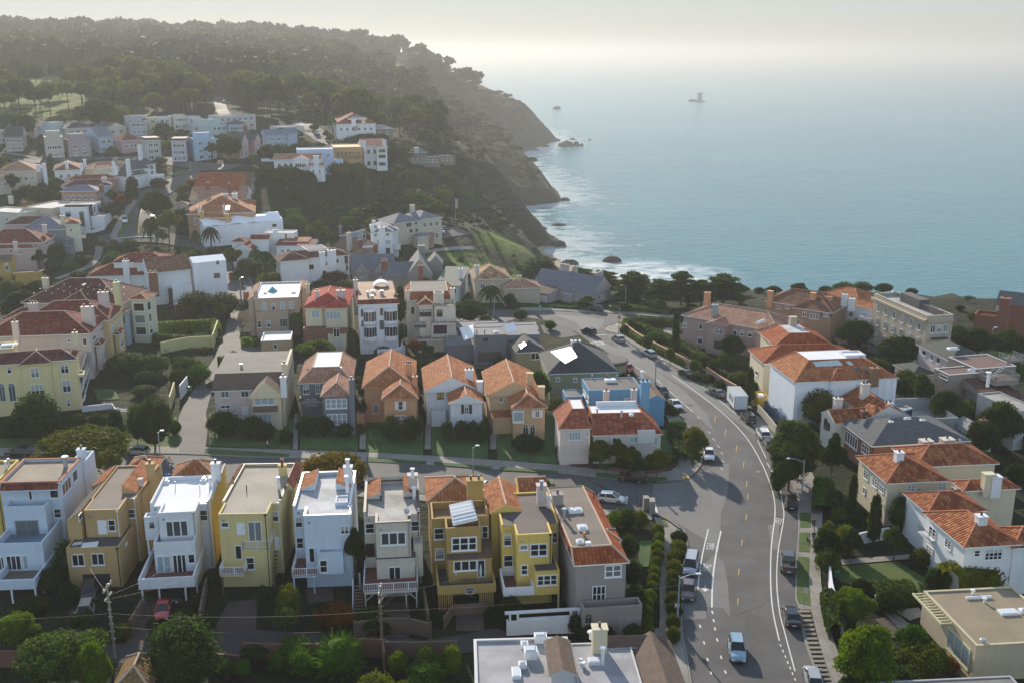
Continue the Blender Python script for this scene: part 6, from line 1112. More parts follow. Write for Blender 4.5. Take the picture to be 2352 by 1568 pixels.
# kerb stones along the avenue
def kerb(pts):
    C=smooth([tuple(onz(p,Z0)[:2]) for p in pts],4); mb=MB()
    for a,b in zip(C[:-1],C[1:]):
        dx,dy=b[0]-a[0],b[1]-a[1]; L=math.hypot(dx,dy) or 1; n=(-dy/L*.09,dx/L*.09)
        mb.hexa([(a[0]-n[0],a[1]-n[1],Z0-.1),(b[0]-n[0],b[1]-n[1],Z0-.1),(b[0]+n[0],b[1]+n[1],Z0-.1),(a[0]+n[0],a[1]+n[1],Z0-.1)],[(a[0]-n[0],a[1]-n[1],Z0+.165),(b[0]-n[0],b[1]-n[1],Z0+.165),(b[0]+n[0],b[1]+n[1],Z0+.165),(a[0]+n[0],a[1]+n[1],Z0+.165)])
    struct(mb.build('kerb',KERB))
kerb(AVE_R); kerb(AVE_L[:12]); kerb(FARK[:-1]+[(1551,1103),(1585,1093),(1605,1075),(1612,1059),(1611,1041),(1605,1026),(1573,967),(1551,942)])
# verges and lawns
def lawn(pts,h=.17,mat=LAWN,name='lawn'): return slab(name,pts,h,mat)
for a in ([(1837,1176),(1838,1210),(1862,1210),(1863,1176)],[(1836,1221),(1835,1265),(1860,1267),(1861,1222)],[(1832,1276),(1829,1366),(1835,1384),(1862,1390),(1858,1330),(1859,1279)]): lawn(a,mat=LAWND)
lawn([(1596,870),(1612,866),(1632,882),(1618,886)]); lawn([(1622,888),(1640,885),(1660,906),(1654,904)]); lawn([(1757,974),(1775,990),(1800,1010),(1790,1020)])
lawn([(470,1029),(588,1036),(665,1041),(662,1048),(588,1046),(470,1041)]); lawn([(842,1048),(980,1058),(978,1065),(842,1057)]); lawn([(997,1059),(1130,1070),(1128,1076),(997,1066)]); lawn([(1150,1071),(1282,1080),(1282,1085),(1148,1078)]); lawn([(1370,1083),(1470,1094),(1530,1094),(1533,1102),(1488,1105),(1370,1094)])
for a in ([(480,1022),(668,1030),(676,960),(480,950)],[(688,1030),(822,1034),(822,950),(690,950)],[(842,1036),(972,1043),(972,950),(842,950)],[(992,1044),(1122,1054),(1120,950),(992,950)],[(1142,1055),(1281,1064),(1281,950),(1142,950)],[(1300,1062),(1416,1078),(1480,1084),(1538,1078),(1556,1062),(1556,1040),(1540,985),(1300,985)]): lawn(a,.15)
lawn([(1542,966),(1566,975),(1602,1030),(1608,1060),(1590,1068),(1576,1040),(1560,1000)],.17); sheet_poly('driveway',[(1284,1062),(1370,1076),(1358,1040),(1284,1042)],.20,BRICKP)
lawn([(405,955),(412,1020),(395,1022),(380,960)],.16); lawn([(0,1028),(280,1025),(400,1024),(398,985),(0,985)],.13,LAWND)
lawn([(1925,1300),(2060,1288),(2150,1340),(2110,1368),(2000,1360),(1925,1330)],.12,LAWND,'rough_lawn'); sheet_poly('garden_path',[(1930,1284),(2110,1270),(2112,1280),(1935,1296)],.2,CONC); lawn([(1470,1240),(1498,1240),(1490,1300),(1465,1300)])
lawn([(362,787),(495,770),(470,762),(372,768)],.2); lawn([(215,893),(262,893),(275,915),(225,918)],.15); lawn([(1660,815),(1710,812),(1760,826),(1760,836),(1680,838)],.14)
sheet_poly('patio',[(1440,770),(1470,753),(1545,745),(1555,770),(1510,785),(1470,800)],.05,LAWN); sheet_poly('patio',[(1505,772),(1530,752),(1550,754),(1548,776)],.4,CONC)
sheet_poly('patio',[(2030,1405),(2050,1400),(2100,1440),(2064,1444)],.22,CONC); sheet_poly('patio',[(2050,1400),(2110,1394),(2125,1412),(2090,1424)],.2,CONC); sheet_poly('patio',[(2010,1420),(2040,1415),(2075,1460),(2050,1464)],.18,BRICKP)
sheet_poly('driveway',[(1765,958),(1800,950),(1820,975),(1810,985)],.2,CONC); sheet_poly('soil_bed',[(1716,940),(1735,930),(1790,962),(1770,972)],.19,SOIL)
# steps of sleepers in the verge
lawn([(1834,1398),(1862,1398),(1912,1600),(1893,1600)],.155,SOIL,'soil_bed')
for i in range(17):
    f=i/16; y=1402+166*f; x0=1835+(1886-1835)*(f**1.15); x1=1863+(1912-1863)*(f**1.15); slab('sleeper_step',[(x0+1.5,y+3),(x1-1,y+3),(x1-2,y-2),(x0,y-2)],.26,PLAIN((.22,.19,.15),.9,name='timber_sleeper'))
# alley, drives and yards
sheet_poly('driveway',[(412,1041),(470,1041),(478,981),(473,948),(486,901),(506,823),(600,812),(600,784),(556,786),(551,716),(540,690),(526,700),(528,714),(517,763),(493,820),(421,932),(410,958)],.16,ASPH)
sheet_poly('alley',[(100,1488),(265,1478),(330,1474),(490,1440),(588,1445),(813,1460),(990,1468),(1140,1442),(1172,1452),(1172,1478),(1060,1500),(838,1500),(588,1508),(100,1530)],.03,ALLEY)
for a in ([(322,1380),(362,1380),(334,1476),(290,1476)],[(525,1380),(590,1375),(588,1450),(490,1446)],[(700,1350),(765,1350),(765,1378),(708,1384)],[(1046,1400),(1110,1400),(1112,1448),(1048,1448)],[(160,1400),(222,1390),(205,1478),(150,1482)],[(878,1380),(940,1380),(940,1465),(880,1462)]): sheet_poly('driveway',a,.045,BRICKP)
sheet_poly('driveway',[(1432,1452),(1516,1440),(1520,1500),(1440,1500)],.15,CONC); sheet_poly('driveway',[(990,840),(1190,850),(1190,802),(1060,795)],.05,ASPHD)
sheet_poly('driveway',[(1000,805),(1045,805),(1045,785),(1000,785)],.06,BRICKP)
for x0,x1 in ((672,684),(825,840),(975,990),(1125,1140)): sheet_poly('garden_path',[(x0,1030),(x1,1031),(x1+1,950),(x0+4,950)],.165,CONC)
# roads in the valley and on the hill
ribbon('road',[(228,556),(300,546),(360,546),(430,560),(500,598),(540,640),(556,690)],8.5,.16,ASPH)
ribbon('road',[(312,548),(312,520),(318,490),(336,460),(370,436),(420,414),(470,399)],11,.22,ASPH)
ribbon('road',[(-20,374),(130,369),(300,363),(400,373),(470,383),(540,385)],8,.18,ASPH); ribbon('road',[(400,402),(450,392),(500,386)],7,.26,ASPH)
ribbon('road',[(690,280),(706,292),(728,308),(752,326),(770,342)],9,.2,ASPHD); ribbon('road',[(500,224),(505,240),(512,258),(530,275)],6,.2,ASPHD)
ribbon('path',[(228,566),(224,590),(205,612),(170,628),(130,642)],2.2,.16,CONC); ribbon('path',[(960,584),(1030,573),(1090,570)],1.8,.16,CONC); ribbon('path',[(295,560),(262,548),(272,520),(290,492),(310,462)],2.,.3,CONC)
ribbon('path',[(0,352),(50,358),(90,366)],1.6,.2,CONC); ribbon('path',[(880,620),(930,612),(985,605),(1010,590)],4.5,.14,ASPH); ribbon('path',[(1000,540),(1030,534),(1065,530)],7,.16,ASPH)
ribbon('lawn',[(110,612),(150,600),(185,600)],9,.14,LAWN); ribbon('lawn',[(270,545),(285,520),(300,488)],2.6,.25,LAWN); ribbon('lawn',[(395,405),(420,400),(440,397)],5,.3,LAWN)
# painted markings
def stripe(pts,w,mat=PAINTW,dz=.052,name='road_marking'):
    C=smooth([tuple(onz(p,Z0+dz)[:2]) for p in pts],6); mb=MB(); R_=[]
    for i,c in enumerate(C):
        a=C[max(i-1,0)]; b=C[min(i+1,len(C)-1)]; dx,dy=b[0]-a[0],b[1]-a[1]; L=math.hypot(dx,dy) or 1; R_.append(((c[0]-dy/L*w/2,c[1]+dx/L*w/2,Z0+dz),(c[0]+dy/L*w/2,c[1]-dx/L*w/2,Z0+dz)))
    for p,q in zip(R_[:-1],R_[1:]): mb.face([p[1],q[1],q[0],p[0]])
    o=mb.build(name,mat)
    if o.data.polygons[0].normal.z<0: o.data.flip_normals()
    return struct(o)
stripe([(1543,860),(1600,900),(1665,952),(1715,1005),(1752,1068),(1775,1130),(1780,1180),(1772,1250),(1770,1330),(1775,1400),(1790,1470)],.16)
for i in range(8): stripe([(1792+5.5*i,1478+13*i),(1794+5.5*i,1484+13*i)],.14)
stripe([(1552,857),(1618,892),(1690,950)],.13)
stripe([(1762,1062),(1788,1110),(1798,1160),(1800,1190),(1788,1260),(1784,1330),(1790,1400),(1802,1450),(1826,1540)],.14)
stripe([(1740,1010),(1760,1052)],.13); stripe([(1504,868),(1546,905),(1592,946)],.14); stripe([(1460,842),(1484,856)],.12)
stripe([(1656,1218),(1645,1270),(1637,1330),(1635,1394)],.2); stripe([(1627,1214),(1614,1270),(1606,1320),(1603,1353)],.16)
for p in ((1636,1405),(1639,1424),(1642,1443),(1647,1468),(1656,1508),(1666,1542),(1608,1437),(1617,1475),(1625,1513),(1633,1544)): stripe([(p[0]-1,p[1]-3.5),(p[0]+1.5,p[1]+4)],.18)
for p in ((1714,1186),(1704,1245),(1697,1312),(1695,1380),(1715,1110),(1708,1065),(1692,1028),(1666,992),(1642,962),(1718,1140)): stripe([(p[0]+1,p[1]-7),(p[0]-1,p[1]+7)],.10,PAINTY)
for p in ((1480,790),(1505,808),(1432,774),(1455,780),(1463,813),(1487,822),(1516,844),(1527,832),(1554,842),(1604,958),(1629,992),(1639,1008),(1650,1024),(1658,1040),(1660,1058),(1658,1076)): stripe([(p[0]-3,p[1]-2.5),(p[0]+3,p[1]+2.5)],.13)
stripe([(1499,1142),(1508,1177)],.45); stripe([(1344,771),(1392,769)],.4)
def roadtext(txt,p0,p1,hgt,dz=.054):                                   # p0 -> p1: baseline from first to last letter
    cu=bpy.data.curves.new('road_lettering','FONT'); cu.body=txt; cu.align_x='LEFT'; o=bpy.data.objects.new('tmp',cu); COL.objects.link(o)
    bpy.context.view_layer.update(); me=bpy.data.meshes.new_from_object(o); bpy.data.objects.remove(o)
    A=onz(p0,Z0+dz); B=onz(p1,Z0+dz); L=math.hypot(B[0]-A[0],B[1]-A[1]); xs_=[v.co.x for v in me.vertices]; ys_=[v.co.y for v in me.vertices]; w=max(xs_)-min(xs_); hh=max(ys_)
    for v in me.vertices: v.co.x=(v.co.x-min(xs_))*L/w; v.co.y=v.co.y*hgt/hh; v.co.z=0
    me.materials.append(PAINTW); q=bpy.data.objects.new('road_lettering',me); COL.objects.link(q); q.location=(A[0],A[1],Z0+dz); q.rotation_euler=(0,0,math.atan2(B[1]-A[1],B[0]-A[0])); struct(q)
roadtext('BIKE',(1641,1247),(1624,1245),2.0); roadtext('LANE',(1634,1296),(1616,1293),2.2); roadtext('BIKE',(1777,1200),(1793,1203),2.0) 
roadtext('STOP',(1398,1136),(1396,1154),3.0); roadtext('STOP',(1372,794),(1396,790),3.2)
def arrow(p0,p1,w=.5):
    A=Vector(onz(p0,Z0+.054)); B=Vector(onz(p1,Z0+.054)); d=(B-A).normalized(); n=Vector((-d.y,d.x,0)); m=A+(B-A)*.5; mb=MB(); mb.face([A-n*.07,m-n*.07,m+n*.07,A+n*.07]); mb.face([m-n*w,B,m+n*w])
    o=mb.build('road_marking',PAINTW)
    if o.data.polygons[0].normal.z<0: o.data.flip_normals()
    struct(o)
arrow((1620,1343),(1619,1358)); arrow((1784,1127),(1780,1112))
sheet_poly('tactile_paving',[(1567,1091),(1583,1092),(1583,1098),(1567,1098)],.16,PAINTY); sheet_poly('tactile_paving',[(1519,1193),(1527,1193),(1536,1204),(1530,1206)],.16,PAINTY); sheet_poly('tactile_paving',[(1413,744),(1424,743),(1424,746),(1414,747)],.16,PAINTY)
def manhole(p):
    A=onz(p,Z0+.058); mb=MB(); mb.face([(A[0]+.4*math.cos(i*math.pi/7),A[1]+.4*math.sin(i*math.pi/7),A[2]) for i in range(14)]); struct(mb.build('manhole_cover',PLAIN((.2,.19,.18),.6,.4,name='cast_iron')))
for p in ((1741,1082),(1545,1150),(1520,810)): manhole(p)
Pv=[tuple(hit(p)) for p in ((303,546),(300,527),(313,500),(324,478),(352,452))]
ribbon('road_marking',[(318,538),(319,515),(324,488),(342,462)],.35,.3,PAINTY); ribbon('road_marking',[(262,551),(312,546),(352,546)],.4,.28,PAINTW)
def poly_mask(poly,X,Y): return inpoly(X,Y,poly)
PAVED=[[tuple(onz(p,Z0)[:2]) for p in AVE_R+AVE_L],[tuple(onz(p,Z0)[:2]) for p in FARK+[(1500,1177),(1400,1166),(815,1122),(-40,1101)]],[tuple(onz(p,Z0)[:2]) for p in [(1030,708),(1300,714),(1560,728),(1560,750),(1392,764),(1320,760),(1200,735),(1030,750)]],
       [tuple(onz(p,Z0)[:2]) for p in [(1835,1176),(1830,1366),(1893,1600),(1965,1600),(1884,1296),(1890,1176)]],[tuple(onz(p,Z0)[:2]) for p in [(412,1041),(470,1041),(478,981),(473,948),(506,823),(600,812),(600,784),(551,716),(528,714),(493,820),(410,958)]],
       [tuple(onz(p,Z0)[:2]) for p in [(100,1488),(490,1440),(813,1460),(1172,1442),(1172,1478),(838,1500),(100,1530)]],[tuple(onz(p,Z0)[:2]) for p in [(1388,754),(1528,829),(1653,901),(1770,1016),(1831,1146),(1890,1176),(1858,1060),(1764,974),(1605,864),(1439,773)]],
       [tuple(onz(p,Z0)[:2]) for p in [(480,1046),(1290,1086),(1290,960),(480,950)]],[tuple(onz(p,Z0)[:2]) for p in [(1890,1250),(1890,1400),(2100,1400),(2180,1300),(2100,1250)]]]
FOOT=[]
for r in [o for o in COL.objects if o.type=='EMPTY' and o.get('category') in('house','garage','villa','cottage','museum','apartment block','shed','cabin')]:
    M=Matrix.Translation(r.location)@Matrix.Rotation(r.rotation_euler.z,4,'Z')
    for c in r.children:
        if c.name.startswith('wall'):
            vs=[M@v.co for v in c.data.vertices]; FOOT.append((min(v.x for v in vs)-.3,max(v.x for v in vs)+.3,min(v.y for v in vs)-.3,max(v.y for v in vs)+.3))
def free(x,y,m=0.0):
    for a,b,c,d in FOOT:
        if a-m<x<b+m and c-m<y<d+m: return False
    for p in PAVED:
        if inpoly(np.array([x]),np.array([y]),p)[0]: return False
    for a,b,r in ROADM:
        if (x-a)**2+(y-b)**2<(r+m)**2: return False
    return True
# ------------------------------------------------------------------ trees, shrubs, hedges
nprng=np.random.RandomState(3)
def leafmesh(name,pts,nrm,size,jit=.8,aspect=1.0,extra=None,mats=None):
    n=len(pts); nr=nrm+nprng.normal(0,jit,(n,3)); nr/=np.linalg.norm(nr,axis=1)[:,None]+1e-9
    a=np.cross(nr,nprng.normal(0,1,(n,3))); a/=np.linalg.norm(a,axis=1)[:,None]+1e-9; b=np.cross(nr,a)
    s=(size*(.6+.8*nprng.rand(n)))[:,None] if np.isscalar(size) else size[:,None]
    a=a*s*aspect; b=b*s
    bend=nr*s*.35
    v=np.stack([pts-a-b*.6,pts+a-b*.75,pts+a*.7+b-bend,pts-a*.8+b*.8-bend],1).reshape(-1,3); f=np.arange(4*n).reshape(-1,4)
    V_,F_=v,[tuple(q) for q in f.tolist()]
    if extra is not None:
        ev,ef=extra; k=len(V_); V_=np.concatenate([V_,ev]); F_=F_+[tuple(i+k for i in q) for q in ef]
    me=bpy.data.meshes.new(name); me.from_pydata(V_.tolist(),[],F_); me.materials.append(mats or LEAF); return me
def ico(c,r,seg=8,ring=5):
    v=[];f=[]
    for i in range(ring+1):
        t=math.pi*i/ring
        for j in range(seg):
            p=2*math.pi*j/seg; v.append((c[0]+r[0]*math.sin(t)*math.cos(p),c[1]+r[1]*math.sin(t)*math.sin(p),c[2]+r[2]*math.cos(t)))
    for i in range(ring):
        for j in range(seg): k=(j+1)%seg; f.append((i*seg+j,(i+1)*seg+j,(i+1)*seg+k,i*seg+k))
    return v,f
def lobes_mesh(name,lobes,n,size,core=.8,jit=.8,mats=None,aspect=1.):
    vol=np.array([l[1][0]*l[1][1]+l[1][0]*l[1][2] for l in lobes]); cnt=(n*vol/vol.sum()).astype(int)+6
    P=[];N=[];ev=[];ef=[]
    for (c,r),k in zip(lobes,cnt):
        d=nprng.normal(0,1,(k,3)); d/=np.linalg.norm(d,axis=1)[:,None]; d[:,2]=np.where(d[:,2]<-.55,-d[:,2],d[:,2])
        rr=(.72+.42*nprng.rand(k)**1.2)[:,None]*(1+.10*np.sin(d[:,:1]*9+c[0]*7)*np.sin(d[:,1:2]*8))
        P.append(np.array(c)+d*np.array(r)*rr); N.append(d/np.array(r)*min(r))
        v,f=ico(c,[x*core for x in r]); b=len(ev); ev+=v; ef+=[tuple(i+b for i in q) for q in f]
    P=np.concatenate(P); N=np.concatenate(N); keep=P[:,2]>.0
    return leafmesh(name,P[keep],N[keep],size,jit,aspect,(np.array(ev),ef),mats)
def trunkmesh(name,h,r,limbs=0,spread=.3,top=.8):
    mb=MB(); x=y=0; prev=(0,0,-.12)
    mb.tube((0,0,-.12),(0.01,0,h*.55),r,6,r2=r*.8); mb.tube((.01,0,h*.55),(-.01,.01,h),r*.8,6,r2=r*.55)
    for i in range(limbs):
        a=i*2.4+.3; mb.tube((0,0,h*.6+.06*i*h),(spread*math.cos(a),spread*math.sin(a),min(h*.6+top*.3+.05*i,.85)),r*.5,5,r2=r*.15)
    me=bpy.data.meshes.new(name); me.from_pydata(mb.v,[],mb.f); me.materials.append(BARK); return me
PROTO={}
def rl(k,rx,rz,z,n,rad,flat=1.):
    out=[]
    for i in range(n):
        a=nprng.rand()*6.283; q=math.sqrt(nprng.rand()); r=rad*(.75+.5*nprng.rand()); out.append(((rx*q*math.cos(a),rx*q*math.sin(a),z+rz*(nprng.rand()-.4)*(1.15-q)),(r,r,r*flat)))
    return out
def mk(kind,v,crown,trunk): PROTO.setdefault(kind,[]).append((crown,trunk))
for v in range(2):
    mk('ball',v,lobes_mesh('crown',[((0,0,.52),(.47,.47,.48))]+rl(v,.30,.3,.58,8,.18),4800,.021,.86,.6),trunkmesh('trunk',.3,.03))
    mk('dome',v,lobes_mesh('crown',[((0,0,.36),(.42,.42,.44))]+rl(v,.37,.5,.42,16,.18,.8),7000,.020,.74,.8),trunkmesh('trunk',.3,.03))
    mk('big',v,lobes_mesh('crown',[((0,0,.46),(.36,.36,.36))]+rl(v,.40,.66,.50,26,.145,.8),14000,.0135,.72,.85),trunkmesh('trunk',.4,.032,4,.3))
    mk('lolly',v,lobes_mesh('crown',[((0,0,.72),(.42,.42,.27))]+rl(v,.26,.2,.74,6,.2,.6),2600,.030,.86,.6),trunkmesh('trunk',.55,.028))
    mk('tree',v,lobes_mesh('crown',rl(v,.34,.52,.66,17,.165,.62),5600,.024,.66,.9),trunkmesh('trunk',.6,.03,4,.3))
    mk('column',v,lobes_mesh('crown',[((0,0,.5),(.40,.40,.50)),((.05,.03,.30),(.42,.42,.3)),((-.04,0,.72),(.34,.34,.26))],2600,.036,.85,.6),trunkmesh('trunk',.2,.05))
    L=[]
    for i in range(22):
        z=.22+.74*(i/21); q=(1-(z-.2)**1.6)*.42*(.55+.6*nprng.rand()); a=i*2.4+v; L.append(((q*math.cos(a),q*math.sin(a),z),(.16+.1*nprng.rand(),.16+.1*nprng.rand(),.05)))
    mk('cypress',v,lobes_mesh('crown',L+[((0,0,.55),(.16,.16,.36))],5200,.026,.7,.9,aspect=.45),trunkmesh('trunk',.8,.035,5,.28))
    L=[]
    for i in range(15):
        a=nprng.rand()*6.283; q=.34*math.sqrt(nprng.rand()); L.append(((q*math.cos(a),q*math.sin(a),.62+.32*(1-q*2)*nprng.rand()),(.15+.1*nprng.rand(),.15+.1*nprng.rand(),.07)))
    mk('pine',v,lobes_mesh('crown',L,1000,.05,.75,.9),trunkmesh('trunk',.75,.022,4,.2))
    # feathery spikes
    n=900; d=nprng.normal(0,1,(n,3)); d[:,2]=abs(d[:,2])*.9+.15; d/=np.linalg.norm(d,axis=1)[:,None]; t=(.25+.75*nprng.rand(n,1)**.6)*(.75+.35*nprng.rand(n,1)); P=d*t*np.array([.52,.52,.86]); 
    a=d*.085; s=np.cross(d,nprng.normal(0,1,(n,3))); s/=np.linalg.norm(s,axis=1)[:,None]; s*=.018
    vv=np.stack([P-a-s*.6,P-a+s*.6,P+a*.3+s,P+a*1.3],1).reshape(-1,3); e1,e2=ico((0,0,.3),(.33,.33,.38)); ff=[tuple(q) for q in np.arange(4*n).reshape(-1,4).tolist()]+[tuple(i+4*n for i in q) for q in e2]
    me=bpy.data.meshes.new('crown'); me.from_pydata(vv.tolist()+e1,[],ff); me.materials.append(LEAF); mk('feather',v,me,trunkmesh('trunk',.2,.03))
    mb=MB()
    for i in range(46):
        a=i*2.399; el=1.25-1.75*(i/46); L_=.5; p=Vector((0,0,.80)); dr=Vector((math.cos(a)*math.cos(el),math.sin(a)*math.cos(el),math.sin(el)*.6)); pts=[]
        for k in range(6): f=k/5; pts.append(p+dr*L_*f+Vector((0,0,-.30*f*f)))
        sd_=Vector((-math.sin(a),math.cos(a),0))
        for k in range(5):
            w0,w1=.05*(1-.5*abs(k/5-.4)),.05*(1-.5*abs((k+1)/5-.4))*(0.2 if k==4 else 1)
            for sg in (1,-1): mb.face([pts[k],pts[k+1],pts[k+1]+sd_*w1*sg-Vector((0,0,.03)),pts[k]+sd_*w0*sg-Vector((0,0,.03))])
    me=bpy.data.meshes.new('crown'); me.from_pydata(mb.v,[],mb.f); me.materials.append(LEAF); mk('palm',v,me,trunkmesh('trunk',.82,.045))
NAMES={'ball':('round_shrub','shrub'),'dome':('shrub','shrub'),'big':('broad_tree','tree'),'lolly':('street_tree','street tree'),'tree':('tree','tree'),'column':('columnar_cypress','cypress'),'cypress':('coast_cypress','cypress'),'pine':('pine_tree','pine tree'),'feather':('feathery_bush','bush'),'palm':('palm_tree','palm')}
HROOTS=[o for o in COL.objects if o.type=='EMPTY' and o.get('label')]
import re
def short(l):
    w=re.split(r' (?:with|beside|under|behind|below|near|by|above|at|in|on|of|cut|seen|half|among|next|tucked|joined|round|directly|from|showing|partly),? ?',l)[0]
    return ' '.join(w.replace(',','').split()[:6])
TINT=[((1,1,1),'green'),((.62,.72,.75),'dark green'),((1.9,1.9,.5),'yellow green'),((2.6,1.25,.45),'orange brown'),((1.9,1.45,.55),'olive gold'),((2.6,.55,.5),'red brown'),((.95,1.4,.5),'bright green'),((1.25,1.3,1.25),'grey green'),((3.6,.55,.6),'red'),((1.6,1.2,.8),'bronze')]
COLN={b:a for a,b in TINT}
USED={}
def plant(kind,P,H,W,tint='green',label=None,group=None,var=None,rot=None):
    vs=PROTO[kind]; cr,tr=vs[rnd.randrange(len(vs)) if var is None else var]; nm,cat=NAMES[kind]
    r=empty(nm,P,rnd.random()*6.28 if rot is None else rot); r.scale=(W,W*(.9+.2*rnd.random()),H)
    t=COLN[tint]; k=.85+.3*rnd.random()
    c=bpy.data.objects.new('crown',cr); COL.objects.link(c); c.parent=r; c.color=(t[0]*k,t[1]*k,t[2]*k,1)
    q=bpy.data.objects.new('trunk',tr); COL.objects.link(q); q.parent=r
    if label is None:
        D=sorted(((o.location.x-P[0])**2+(o.location.y-P[1])**2,i) for i,o in enumerate(HROOTS))[:2]
        size='tall' if H>5.5 else ('low' if H<2.2 else 'mid sized'); a,b=short(HROOTS[D[0][1]]['label']),short(HROOTS[D[1][1]]['label'])
        label=f'{size} {tint} {nm.replace("_"," ")} by {a}'
        if len(label.split())>15 or label in USED:
            label=f'{tint} {nm.replace("_"," ")} between {" ".join(a.split()[:5])} and {" ".join(b.split()[:5])}'
        USED[label]=USED.get(label,0)+1
    tag(r,label,cat,group or 'garden trees and shrubs'); return r
V(0,0,1.71854)
def tr(kind,cx,yt,wpx,H,tint='green',label=None,group=None):
    P=hit((cx,yt),H); W=wpx*depth(P)/FPX; return plant(kind,(P[0],P[1],float(T(P[0],P[1]))-.05),H,W,tint,label,group)
Gn,DG,YG,OB,OG,RB,BG,GG,RD,BZ='green','dark green','yellow green','orange brown','olive gold','red brown','bright green','grey green','red','bronze'
